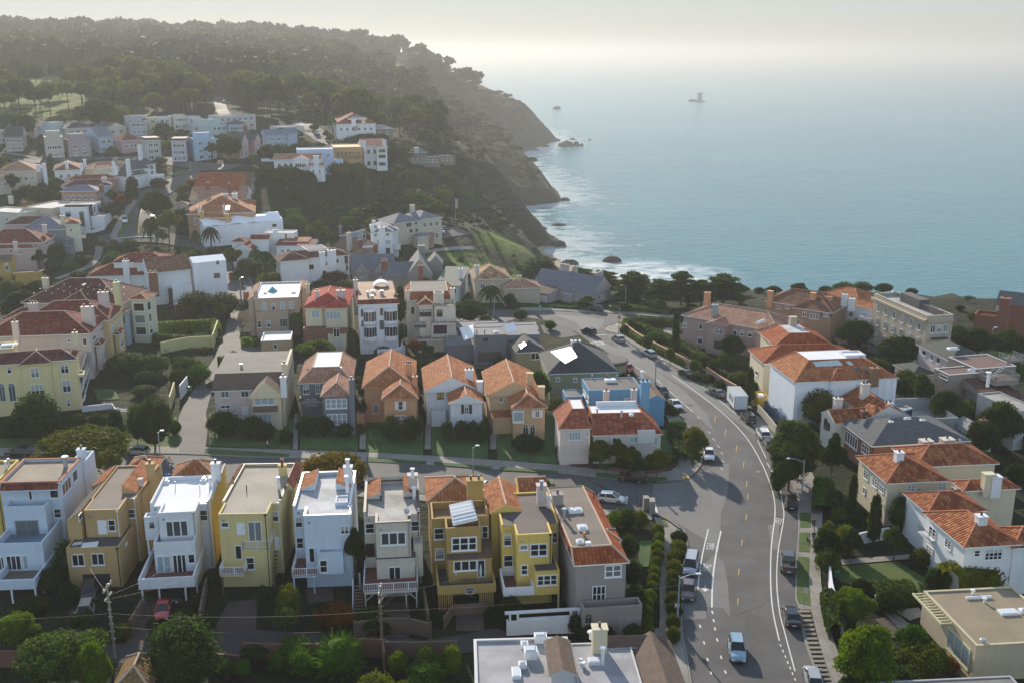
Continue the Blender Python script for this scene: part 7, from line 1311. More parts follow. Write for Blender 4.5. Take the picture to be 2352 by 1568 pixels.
for a in (('big',35,1392,95,5.5,YG,'yellow green tree at the left photo edge above the alley'),('big',140,1438,215,7.5,GG,'broad grey green tree in front of the utility pole'),('big',205,1452,85,8,YG,'bright yellow green crown poking out of the grey green tree'),
 ('ball',410,1430,168,8,DG,'huge dark domed tree beside the mossy shed roof'),('dome',518,1506,40,2.4,BG),('dome',556,1507,42,2.4,BG),('dome',142,1222,62,7,DG,'ivy mound climbing between the white and the tan row house'),('dome',112,1290,60,4.5,DG),('dome',150,1330,50,3,DG),('dome',70,1365,80,2.4,DG),
 ('dome',478,1300,34,3,DG),('dome',460,1400,66,3,DG),('dome',444,1360,30,2.5,DG),('dome',420,1394,58,2.6,Gn),('dome',282,1424,44,2.2,OG),('ball',660,1346,58,5,OG,'rounded gold green topiary below the pale blue row house'),('lolly',653,1398,56,4.2,Gn,'small standard tree beside the alley under the topiary'),
 ('dome',770,1374,92,3.6,RB,'dark red leafed bush beside the alley'),('feather',775,1436,128,5.4,BG,'largest feathery bright green bush by the alley fence'),('feather',638,1484,50,2.6,BG,'smallest feathery bush left of the two bright ones'),('feather',690,1474,62,3.8,BG,'middle feathery bush with drooping sprays'),
 ('dome',914,1485,52,3.2,YG,'gold shrub nearest the utility pole foot'),('dome',980,1472,66,4.2,YG,'gold shrub touching the skylit bungalow'),('dome',1037,1468,56,4.2,YG,'gold green shrub behind the bungalow corner'),('dome',862,1533,105,4.5,OG,'olive shrub at the lower edge below the brick fence'),('dome',925,1552,44,3,BZ,'pinkish bronze shrub at the lower photo edge'),
 ('tree',815,1215,48,8,DG,'slim dark tree squeezed beside the patched roof house'),('dome',640,1335,40,3,DG),('dome',1172,1362,60,3.4,DG),('dome',1320,1400,36,3,DG),('dome',1372,1424,80,2.6,DG),('dome',1130,1385,36,2.4,DG),('dome',1010,1400,34,2,DG),('dome',600,1330,30,4,DG),('dome',880,1420,36,2,DG),
 ('dome',1512,1484,56,3.6,BG,'bright green shrub beside the concrete drive at the bottom'),('dome',1440,1160,60,3.2,DG),('dome',1470,1163,48,3.2,OG),('dome',1418,1162,50,3.2,YG),('dome',1446,1215,48,4.4,DG),('dome',1452,1270,48,4.4,DG),('dome',1462,1330,54,4,DG),('dome',1470,1372,52,4,DG),('dome',1456,1420,46,3.4,DG),('dome',1420,1245,30,3,DG),
 ('big',1380,1000,62,5.4,OG,'largest olive gold tree in front of the white corner house'),('tree',1418,1010,42,5,OG,'second olive gold tree hiding the corner house wall'),('tree',1450,1026,50,4.6,OG,'third olive gold tree along the corner house lawn'),('tree',1510,1033,60,4.8,OG,'sparse golden tree at the brick kerb of the corner'),
 ('big',1598,964,58,7.5,OG,'olive street tree on the grassy corner verge'),('dome',1557,962,44,1.6,BG),('dome',1528,912,48,3.2,DG),('dome',1498,930,40,2.6,DG),('dome',1548,930,30,2,DG),('dome',1460,1010,34,2.6,DG),
 ('tree',1258,1096,48,4.8,OG,'gold leafed tree behind the lemon yellow roof'),('tree',1332,1105,46,4.8,YG,'gold leafed tree behind the grey end house'),('dome',1003,1090,58,4.,OG),('dome',1060,1091,40,4,OG),
 ('big',752,1024,168,9,OB,'wide russet tree crown over the street behind the blue house'),('big',172,972,220,9.5,OG,'broad flowering tree with reddish tips by the silver hatchback'),
 ('ball',898,957,50,4.4,Gn,'mid green clipped dome before the terracotta house'),('ball',944,958,52,4.4,DG,'dark clipped dome touching the terracotta house corner'),('ball',1027,968,34,3.8,Gn,'egg shaped light topiary before the white gabled house'),('ball',1060,966,36,3.8,DG),('ball',1086,967,34,3.8,DG),('ball',1112,966,36,3.8,DG),('dome',1212,992,80,3,DG),
 ('dome',512,932,80,5.4,DG),('dome',580,945,64,4.8,DG),('dome',610,960,40,4,DG),('dome',700,944,48,4.4,DG),('dome',742,946,46,4.4,DG),('dome',790,965,40,3,DG),('dome',827,966,24,2.4,OB),('dome',654,980,34,3,DG),
 ('tree',968,868,20,5,Gn),('tree',832,880,20,5,DG),('tree',834,915,20,5,DG),('tree',1108,900,18,4.5,DG),('tree',965,905,18,4,DG),('big',1240,836,60,8.5,BG,'vivid green tree between the peach house and the olive house'),('tree',1280,912,46,5,OG),('tree',718,778,104,7,GG,'silvery grey green tree above the slate blue house'),('dome',762,814,30,3,GG),
 ('dome',717,748,40,3.4,RB),('column',806,754,26,7,Gn),('tree',922,746,32,6,DG),('tree',957,777,44,5,RD,'scarlet leafed tree below the balustraded villa'),('tree',984,789,32,5,DG),('dome',958,814,48,2.4,GG),('dome',992,818,34,2,GG),('dome',906,812,34,3,DG),('dome',880,790,40,3,DG),('dome',1046,820,26,2,Gn),('palm',846,748,36,5,Gn),('palm',880,742,32,5,Gn),('dome',534,798,40,4.6,DG),('dome',575,770,40,2.2,YG),('dome',630,805,26,2.5,Gn),
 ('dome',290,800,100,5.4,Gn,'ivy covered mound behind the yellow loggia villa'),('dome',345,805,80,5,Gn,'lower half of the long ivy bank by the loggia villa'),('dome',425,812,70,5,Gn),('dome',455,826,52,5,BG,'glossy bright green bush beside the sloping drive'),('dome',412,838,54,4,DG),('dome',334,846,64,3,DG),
 ('ball',78,905,106,8,DG,'black green clipped block under the arched loggia'),('dome',172,940,64,5,DG),('dome',222,936,58,5,DG),('column',262,943,48,6,DG),('ball',346,916,96,9,DG,'giant dark egg shaped tree by the balustraded terrace'),('ball',308,930,44,7,Gn),('dome',398,956,30,3.4,BG),('dome',60,960,80,3,DG),('dome',20,955,50,4,DG),('dome',330,880,60,2.4,DG),
 ('ball',450,673,96,6,DG,'long dark clipped hedge tree left of the orange portable cabin'),('ball',510,676,80,6,DG),('dome',436,686,66,5,RB),('tree',506,698,32,5,OG),('big',46,652,100,11,DG,'tall black green tree at the left edge beside the dotted roof'),('dome',20,640,60,4,BZ),
 ('big',354,424,70,13,DG,'big dark street tree standing in the valley road bend'),('palm',340,487,44,14,DG,'tall date palm beside the valley road stop line'),('palm',481,512,52,10,DG,'date palm in front of the shrink wrapped house'),('palm',447,518,24,10,Gn,'thin palm left of the wrapped house palm'),('palm',234,548,28,5,Gn),('palm',260,545,26,5,Gn),('palm',606,564,56,12,DG,'large date palm left of the long white villa'),('palm',585,562,40,9,BG),('palm',548,610,48,8,DG,'squat date palm by the orange car'),('palm',1126,645,66,9,DG,'wide date palm before the multicoloured tile villa'),('palm',973,630,56,7,DG,'bushy palm behind the balustraded villa'),('palm',762,262,26,10,GG),
 ('tree',383,485,58,10,OG,'ochre leafed tree right of the valley road'),('tree',372,528,30,6,YG),('big',416,468,56,10,DG),('tree',281,447,42,7,RD,'pinkish red tree on the kerb of the valley road'),('ball',253,466,54,5,DG),('tree',258,432,34,7,OG),('ball',453,409,52,4.4,RB),('dome',473,455,46,5,YG),('dome',443,456,34,5,Gn),('column',301,408,36,8,DG),('dome',363,404,46,4.4,DG),('big',95,426,70,7,DG),('tree',25,396,32,9,DG),('big',60,418,52,7,DG),('dome',428,438,40,4.4,Gn),('tree',530,568,54,8,BZ,'bronze leafed tree beside the narrow wrapped house'),('dome',564,585,46,6,BZ),('dome',490,561,36,4.6,DG),('dome',257,572,46,4.2,BG),('tree',87,576,42,6,DG),('dome',125,553,48,7,DG),('dome',250,600,50,4,DG),('dome',190,582,46,3,Gn),('dome',180,620,44,2.6,DG),('dome',220,622,40,2.4,DG),('dome',150,640,60,3,DG),('dome',90,640,50,3,DG),('dome',60,625,40,3,BZ),
 ('big',678,488,66,7,GG),('tree',730,508,52,9,BZ),('tree',765,528,42,8,Gn),('big',610,372,66,9,DG),('big',655,370,70,11,DG),('big',700,384,60,9,DG),('ball',780,372,60,6,BZ),('ball',820,376,52,6,BZ),('tree',1000,460,42,8,GG),('big',1010,590,84,8,DG),('dome',620,618,66,5.4,OG),('dome',790,638,62,5,DG),('dome',735,638,54,4.4,DG),('dome',765,615,66,4.4,RB),('big',1078,678,80,8,DG,'dense dark tree beside the street lamp above the crossing'),('column',918,660,26,9,DG),('dome',1172,668,30,4.4,DG),('dome',840,690,40,5,DG),('dome',700,660,44,4,OG),('dome',660,655,44,4,DG),
 ('cypress',1242,592,95,6.5,DG,'wide coast cypress left of the grey shingle house ridge'),('cypress',1335,618,80,6.8,DG,'ragged coast cypress behind the grey shingle house gable'),('cypress',1388,624,80,7,DG,'coast cypress nearest the lone lamp on the cliff'),('cypress',1455,628,92,7.6,DG,'tall layered coast cypress right of the cliff lamp'),('cypress',1520,645,84,7,DG,'coast cypress in the middle of the cliff screen'),('cypress',1568,626,66,9,DG,'coast cypress with a spiky leader above the others'),('cypress',1612,646,64,7,DG,'coast cypress left of the domed one'),('cypress',1662,633,98,8.4,DG,'largest domed coast cypress right end of the cliff screen'),
 ('lolly',1435,747,26,4.4,Gn,'clipped ball tree by the stop sign corner'),('lolly',1487,771,27,4.6,Gn,'clipped ball tree beside the silver estate car'),('lolly',1540,799,24,4.2,BZ,'sparse brown street tree in a square pit'),('lolly',1596,827,26,4.6,Gn,'clipped ball tree above the black sports car'),
 ('column',1554,720,22,10,DG,'dark pencil cypress at the left end of the pink villa'),('column',1780,762,24,8,DG,'dark pencil cypress at the right end of the pink villa'),('column',1963,1090,26,7,DG,'dark column beside the cream villa side wall'),('column',2015,1138,36,7,DG,'clipped bullet shaped cypress before the cream villa'),('big',1685,758,58,7,DG,'dark tree hugging the pink villa front'),('ball',1661,811,28,4,Gn),('dome',1640,818,34,3,DG),('dome',1700,846,52,3.4,BZ),('column',1725,846,26,7,DG),('dome',1735,870,36,3,DG),('dome',1600,850,34,2,Gn),('dome',1625,855,34,2,DG),('dome',1655,868,34,2,DG),('dome',1690,884,34,2,DG),
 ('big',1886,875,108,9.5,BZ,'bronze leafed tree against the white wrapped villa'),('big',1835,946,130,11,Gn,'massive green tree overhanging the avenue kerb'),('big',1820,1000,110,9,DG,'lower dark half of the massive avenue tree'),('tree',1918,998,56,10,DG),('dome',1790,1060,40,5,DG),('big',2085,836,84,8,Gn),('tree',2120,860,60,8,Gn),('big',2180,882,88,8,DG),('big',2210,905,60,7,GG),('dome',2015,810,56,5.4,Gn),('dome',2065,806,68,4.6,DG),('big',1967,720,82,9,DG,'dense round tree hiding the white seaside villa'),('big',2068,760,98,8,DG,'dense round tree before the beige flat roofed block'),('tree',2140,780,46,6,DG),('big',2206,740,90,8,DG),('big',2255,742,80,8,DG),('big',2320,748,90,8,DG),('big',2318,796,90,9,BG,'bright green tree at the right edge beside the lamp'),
 ('dome',1850,764,38,3.4,Gn),('dome',1880,768,38,3.4,Gn),('dome',1910,774,38,3.4,Gn),('dome',1938,782,36,3.4,Gn),('big',2312,902,98,10,DG),('big',2268,950,80,8,DG),('dome',2230,1020,44,4,DG),('dome',2262,1024,44,4,Gn),('dome',2292,1034,44,4,DG),('tree',2340,1062,60,6,DG),('dome',2240,905,60,6,DG),('dome',2345,960,50,5,DG),
 ('big',1905,1200,76,6,DG,'dark spreading tree over the dog walkers path'),('dome',1945,1190,58,5.4,OG),('tree',1960,1215,50,5,DG),('dome',1906,1186,32,3.6,OG),('dome',1906,1246,58,4.4,GG,'grey olive bush at the end of the white boundary wall'),('tree',2060,1210,56,5,GG,'olive tree before the white stucco villa garden'),('dome',2150,1290,42,4,DG),('big',1966,1338,96,5.6,YG,'clipped yellow green dome tree beside the white wall'),('big',1998,1416,162,9,YG,'huge clumpy yellow green tree in the lower right garden'),('big',2105,1423,82,5.2,BG,'bright green tree beside the garden patio'),('dome',2130,1462,120,4.6,OG,'sprawling olive shrub under the framed bungalow windows'),('dome',1980,1320,46,2.8,DG),
 ('ball',2072,1140,56,5.4,DG),('ball',2120,1133,66,6,DG),('dome',1930,1158,42,2.4,OG),('dome',1975,1156,48,3.4,DG),('dome',2000,1180,40,2.4,DG),('dome',2120,1250,50,3,BZ),('dome',2172,1300,30,3,BG),('dome',2060,1520,120,4,DG),('dome',2180,1500,60,2.4,RB),('dome',1960,1540,80,4,DG),
 ('big',50,250,60,13,DG,'rounded black green tree at the edge of the golf course houses'),('big',217,213,98,17,DG,'dark spreading cypress on the golf course boundary'),('ball',275,247,46,11,OG,'rounded olive tree above the upper far row'),('dome',371,274,48,9,DG,'dark bush before the peach flat fronted house'),('big',521,300,58,12,DG,'dense dark tree left of the brick gabled house'),('tree',486,330,36,6,Gn),('dome',640,322,60,8,DG),('tree',620,330,40,6,DG),('dome',700,315,40,8,DG),('tree',722,282,24,6,Gn),('tree',750,300,20,5,DG),('tree',758,308,20,5,DG),('dome',775,316,36,5,Gn),('dome',840,300,120,6,DG),('dome',900,320,90,7,DG),('dome',945,335,80,6,OG)):
    tr(*a)
# shrubs clipped in a row beside the end house, and along the kerb
for i,(x,y,w) in enumerate(((1513,1193,32),(1514,1213,30),(1512,1232,30),(1511,1250,32),(1508,1268,30),(1505,1288,30),(1501,1306,32),(1497,1324,32),(1493,1344,34),(1489,1362,34),(1486,1380,36),(1488,1402,36),(1490,1424,34))): tr('dome',x,y,w,2.8,YG if i%3 else OG,'yellow green shrub in the clipped row along the end house path','clipped shrubs beside the end house path')
for x,y,w in ((1561,1210,40),(1560,1232,42),(1555,1252,46),(1549,1276,38),(1546,1300,34),(1546,1322,36),(1549,1350,42),(1551,1372,40),(1547,1400,36),(1548,1430,34)): tr('dome',x,y,w,2.6,rnd.choice((OG,DG,OG,BZ)),'bushy shrub in the kerbside strip beside the parked silver van','shrubs in the kerbside strip')
# hedges: one clipped body each
def hedge(pts,w,h,tint,label,world=False,ground=None):
    C=smooth([tuple(hit(p)[:2]) for p in pts],5); c0=C[0]; P=[];N=[]; mb=MB(); R_=[]
    for i,c in enumerate(C):
        a=C[max(i-1,0)]; b=C[min(i+1,len(C)-1)]; dx,dy=b[0]-a[0],b[1]-a[1]; L=math.hypot(dx,dy) or 1; R_.append((c[0]-c0[0],c[1]-c0[1],-dy/L,dx/L))
    prof=[(-.5,0),(-.52,.5),(-.46,.9),(-.2,1.0),(.2,1.0),(.46,.9),(.52,.5),(.5,0)]
    for (x,y,nx_,ny_),(x2,y2,nx2,ny2) in zip(R_[:-1],R_[1:]):
        L=math.hypot(x2-x,y2-y)
        for (u,z),(u2,z2) in zip(prof[:-1],prof[1:]):
            q=[(x+nx_*u*w*.92,y+ny_*u*w*.92,z*h*.95),(x2+nx2*u*w*.92,y2+ny2*u*w*.92,z*h*.95),(x2+nx2*u2*w*.92,y2+ny2*u2*w*.92,z2*h*.95),(x+nx_*u2*w*.92,y+ny_*u2*w*.92,z2*h*.95)]; mb.face(q)
            k=int(max(2,L*math.hypot((u2-u)*w,(z2-z)*h)*9))
            for _ in range(k):
                s,t=rnd.random(),rnd.random(); uu,zz=u+(u2-u)*t,z+(z2-z)*t; o=Vector((uu*1.2,zz-.3)); 
                P.append((x+(x2-x)*s+nx_*uu*w,y+(y2-y)*s+ny_*uu*w,zz*h)); N.append((nx_*o.x,ny_*o.x,o.y))
    me=leafmesh('hedge',np.array(P),np.array(N),.16,.7,1.,(np.array(mb.v),mb.f)); o=bpy.data.objects.new('hedge',me); COL.objects.link(o); o.location=(c0[0],c0[1],float(T(*c0))-.02); t=COLN[tint]; o.color=(*t,1); tag(o,label,'hedge')
for a in (([(362,764),(430,760),(498,756)],2.6,2.6,YG,'long bright hedge framing the square lawn, far side'),([(498,756),(497,775)],2.2,2.4,YG,'short bright hedge closing the square lawn at the drive'),([(356,788),(420,793),(488,794)],2.4,2.4,Gn,'hedge framing the square lawn, near side on the yellow wall'),
 ([(684,786),(682,750)],2.6,5.5,BG,'tall green hedge strip right of the peach flat villa'),([(560,792),(592,798)],2.0,2.,YG,'curved clipped hedge in the sunny drive court'),([(500,835),(545,832)],1.6,1.6,Gn,'low hedge above the pink house roof'),
 ([(1418,1072),(1460,1078),(1510,1076),(1540,1060)],3,1.6,DG,'dark hedge along the white corner house base'),([(1290,1000),(1288,1050)],1.6,2.,DG,'hedge strip left of the corner house garage'),([(1545,1000),(1560,1030),(1562,1058)],2.2,1.6,DG,'curving hedge beside the corner path'),
 ([(1442,768),(1500,802),(1560,832),(1604,850)],2.2,1.6,YG,'sunlit hedge just inside the pink boundary wall'),([(1436,752),(1480,748),(1545,752)],3,2.2,Gn,'thick hedge along the upper road by the pink villa'),([(1455,752),(1510,775),(1590,815),(1620,838)],2.4,1.8,Gn,'second hedge stepping down to the pink villa door'),
 ([(1900,1384),(1908,1425),(1922,1470)],1.8,2.2,DG,'dark hedge between the path and the lower right wall'),([(1892,1115),(1890,1182)],3,1.6,BG,'bright hedge strip beside the avenue path'),([(2170,1372),(2250,1352),(2352,1330)],4,4.2,OG,'long tall hedge between the white villa and the bungalow'),([(2000,1376),(2095,1374)],3,2.2,Gn,'hedge behind the low white wall of the rough lawn'),
 ([(1185,704),(1260,708),(1330,712)],1.4,1.,BG,'low clipped hedge before the shingle house bays'),([(1400,712),(1470,714),(1545,722)],4,1.4,GG,'scrubby planting along the top road under the cypresses'),([(950,560),(980,548),(1000,545)],3,1.6,BG,'hedge under the long cream villa drive'),([(655,500),(690,496)],4,3,YG,'yellow topped hedge above the shrink wrapped roof'),
 ([(0,1000),(120,1000),(260,1012)],3,2.6,DG,'dark hedge along the shaded left lawn'),([(120,620),(180,612)],1.4,1.2,BG,'low curved hedge on the lawn by the winding path'),([(1905,1180),(1915,1150)],2,2,DG,'hedge beside the cream villa side garden')):
    hedge(*a)
# clipped shrubs filling the gardens that the photo shows planted
n=0; k=0
SEC=[((-160,60),(190,330),120),((20,150),(110,300),60),((-75,10),(84,112),26)]
for (xa,xb),(ya,yb),cnt in SEC:
    c=0
    for _ in range(cnt*40):
        if c>=cnt: break
        x=xa+(xb-xa)*rnd.random(); y=ya+(yb-ya)*rnd.random()
        if abs(x)>y*.52 or not free(x,y,1.2): continue
        if float(coast_sd(np.array([x]),np.array([y]))[0])<40: continue
        H=1.2+2.4*rnd.random()**1.5; plant(rnd.choice(('dome','dome','tree','ball')),(x,y,float(T(x,y))-.05),H,H*(.9+.8*rnd.random()),rnd.choice((DG,DG,DG,Gn,OG,GG,BZ,BG)),None); c+=1
c=0
for _ in range(9000):
    if c>=230: break
    y=300+190*rnd.random(); x=-.53*y+(.53*y-20)*rnd.random()
    if not free(x,y,1.5): continue
    H=2.5+4.5*rnd.random()**1.6; plant(rnd.choice(('dome','tree','big','tree','dome')),(x,y,float(T(x,y))-.1),H,H*(.9+.7*rnd.random()),rnd.choice((DG,DG,DG,Gn,OG,GG,BZ)),None,'small trees between the valley houses'); c+=1
for i in range(20):
    x=62+6.2*i+3*rnd.random(); y=287+9*rnd.random()
    if free(x,y,1.5): H=2.2+2.5*rnd.random(); plant(rnd.choice(('dome','dome','big')),(x,y,float(T(x,y))-.1),H,H*1.5,rnd.choice((DG,DG,GG)),None)
# the wood on the headland: nearer trees one by one, the hazy mass behind them as one object
LAWNW=GOLF
def inlawn(x,y): return any(inpoly(np.array([x]),np.array([y]),p)[0] for p in LAWNW)
c=0
for _ in range(20000):
    if c>=240: break
    y=505+165*rnd.random(); x=-.50*y-8+(.50*y+10)*rnd.random()
    if float(coast_sd(np.array([x]),np.array([y]))[0])<55 or not free(x,y,3): continue
    il=inlawn(x,y)
    if il and rnd.random()>.35: continue
    if y<540 and x<-230 and rnd.random()>.4: continue
    H=13+10*rnd.random(); plant('pine',(x,y,float(T(x,y))-.3),H,H*(.55+.25*rnd.random()),rnd.choice((DG,Gn,OG,DG,BZ)),('tall thin stemmed pine standing on the golf course grass' if il else 'dark canopied pine in the near edge of the hill wood'),('pines on the golf course' if il else 'pines at the edge of the hill wood')); c+=1
def mass(name,label,sp,tint,cat,mat=None,nl0=3,k=24):
    P=[];N=[];S=[];ev=[];ef=[]
    for x,y,z,H,W in sp:
        nl=nl0+int(rnd.random()*2.5) if H>6 else 2
        for i in range(nl):
            a=rnd.random()*6.28; q=W*.30*math.sqrt(rnd.random()); c=(x+q*math.cos(a),y+q*math.sin(a),z+H*(.55+.3*rnd.random())); r=(W*.32,W*.32,H*.22)
            d=nprng.normal(0,1,(k,3)); d/=np.linalg.norm(d,axis=1)[:,None]; d[:,2]=abs(d[:,2])*1.2-.35
            P.append(np.array(c)+d*np.array(r)); N.append(d); S.append(np.full(k,W*.07)*(.7+.6*nprng.rand(k)))
            v,f=ico(c,[q9*.72 for q9 in r],6,4); b=len(ev); ev+=v; ef+=[tuple(i2+b for i2 in q2) for q2 in f]
    me=leafmesh(name,np.concatenate(P),np.concatenate(N),np.concatenate(S),.7,1.,(np.array(ev),ef),mat or LEAFD); o=bpy.data.objects.new(name,me); COL.objects.link(o); o.color=(*COLN[tint],1); struct(o,'stuff'); tag(o,label,cat)
sp=[[],[],[]]
for _ in range(4300):
    y=640+910*rnd.random()**1.25; x=-.53*y-20+(.53*y+60)*rnd.random()
    s=float(coast_sd(np.array([x]),np.array([y]))[0])
    if s<45 or inlawn(x,y) or (s<100 and rnd.random()>(s-35)/70): continue
    H=(10+14*rnd.random()**1.5)*(1 if s>90 else .45); w=vnoise(np.array([x/60+40]),np.array([y/60]))[0]; sp[0 if w<.42 else (1 if w<.72 else 2)].append((x,y,float(T(x,y))-.5,H,max(8,H*(.8+.45*rnd.random()))))
mass('forest','hazy wood of dark cypresses covering the headland hill',sp[0],DG,'wood'); mass('forest','mid green part of the hazy wood on the headland hill',sp[1],Gn,'wood'); mass('forest','olive brown crowns within the hazy headland wood',sp[2],OG,'wood')
sp=[[],[]]
for _ in range(6800):
    y=300+980*rnd.random(); x=-.2*y+(.2*y+110)*rnd.random()
    s=float(coast_sd(np.array([x]),np.array([y]))[0])
    if s<16 or not free(x,y,1.5) or (x>2 and y<530): continue
    i=min(int(np.searchsorted(XS,x)),len(XS)-1); j=min(int(np.searchsorted(YS,y)),len(YS)-1)
    if lw[i,j]>.5 and rnd.random()>.12: continue
    if SLOPE[i,j]>.95: continue
    if y<330 and x>0 : continue
    H=(1.2+3*rnd.random()**2)*(1.6 if y>600 else 1); sp[rnd.randrange(2)].append((x,y,float(T(x,y))-.3,H,H*(1.3+.8*rnd.random())))
mass('scrub','dark coastal scrub bushes spread over the cove hillside',sp[0],DG,'scrub'); mass('scrub','olive green low scrub on the cliff slopes above the cove',sp[1],OG,'scrub')
for x in (120,180,200,310,360,420,440,560,600,640,740): tr('pine',x,60+rnd.random()*30,26,17,DG,'lone pine breaking the ridge skyline above the hill wood','pines on the ridge skyline')
# ------------------------------------------------------------------ vehicles
def _paint():
    m,nt,b=nmat('car_paint'); oi=nt.nodes.new('ShaderNodeObjectInfo'); n=noisen(nt,coordn(nt),1.2,3)
    nt.links.new(mixc(nt,mth(nt,'MULTIPLY',n,.3),oi.outputs['Color'],mixc(nt,1.,oi.outputs['Color'],(.6,.58,.55),'MULTIPLY')),b.inputs['Base Color']); b.inputs['Roughness'].default_value=.28; b.inputs['Metallic'].default_value=.15; b.inputs['Coat Weight'].default_value=.6; b.inputs['Coat Roughness'].default_value=.08; return m
CPAINT=_paint(); CGLASS=PLAIN((.012,.014,.016),.08,name='car_glass',var=.02); RUB=PLAIN((.018,.018,.018),.9,name='tyre_rubber'); RIM=PLAIN((.35,.36,.37),.35,.8,name='alloy_rim'); HLAMP=PLAIN((.75,.78,.8),.1,name='headlamp_glass'); TLAMP=PLAIN((.35,.015,.012),.2,name='tail_lamp_plastic'); PLATE=PLAIN((.7,.7,.68),.5,name='number_plate')
# profiles along the length (front at +x): (x, z sill, z shoulder, half width) and greenhouse (x, z) outline
CARS={'sedan':(4.7,1.82,[(-2.35,.45,.80),(-2.2,.26,.98),(-1.4,.20,1.0),(0,.2,.97),(1.2,.2,.93),(2.0,.24,.78),(2.32,.38,.62)],[(-1.75,.98),(-1.05,1.40),(.25,1.45),(1.15,.95)]),
 'suv':(4.6,1.86,[(-2.3,.5,.95),(-2.2,.32,1.08),(-1.4,.27,1.1),(0,.26,1.08),(1.1,.26,1.05),(2.0,.3,.92),(2.28,.45,.72)],[(-2.12,1.08),(-1.75,1.66),(.25,1.70),(1.05,1.07)]),
 'hatch':(4.1,1.72,[(-2.05,.45,.9),(-1.95,.28,1.0),(-1.2,.22,1.02),(0,.22,1.0),(1.0,.22,.96),(1.75,.27,.82),(2.03,.4,.62)],[(-1.92,1.0),(-1.5,1.45),(.2,1.53),(1.2,.97)]),
 'wagon':(4.75,1.84,[(-2.37,.5,.88),(-2.25,.3,1.0),(-1.4,.24,1.02),(0,.24,1.0),(1.2,.24,.95),(2.05,.28,.8),(2.35,.42,.62)],[(-2.18,1.0),(-1.75,1.46),(.2,1.52),(1.15,.96)]),
 'van':(5.1,1.98,[(-2.55,.5,1.0),(-2.5,.3,1.12),(-1.5,.25,1.14),(0,.25,1.12),(1.5,.25,1.08),(2.3,.3,.92),(2.52,.45,.72)],[(-2.45,1.12),(-2.2,1.72),(.7,1.76),(1.75,1.06)]),
 'pickup':(5.7,2.0,[(-2.85,.55,1.12),(-2.8,.42,1.16),(-1.7,.38,1.18),(0,.36,1.16),(1.3,.36,1.14),(2.5,.4,1.06),(2.82,.5,.82)],[(-.95,1.16),(-.75,1.84),(.75,1.88),(1.5,1.13)]),
 'coupe':(4.45,1.85,[(-2.22,.42,.78),(-2.05,.24,.92),(-1.3,.18,.94),(0,.18,.88),(1.1,.18,.84),(1.85,.22,.72),(2.2,.36,.55)],[(-1.9,.92),(-.8,1.25),(.1,1.28),(1.15,.86)])}
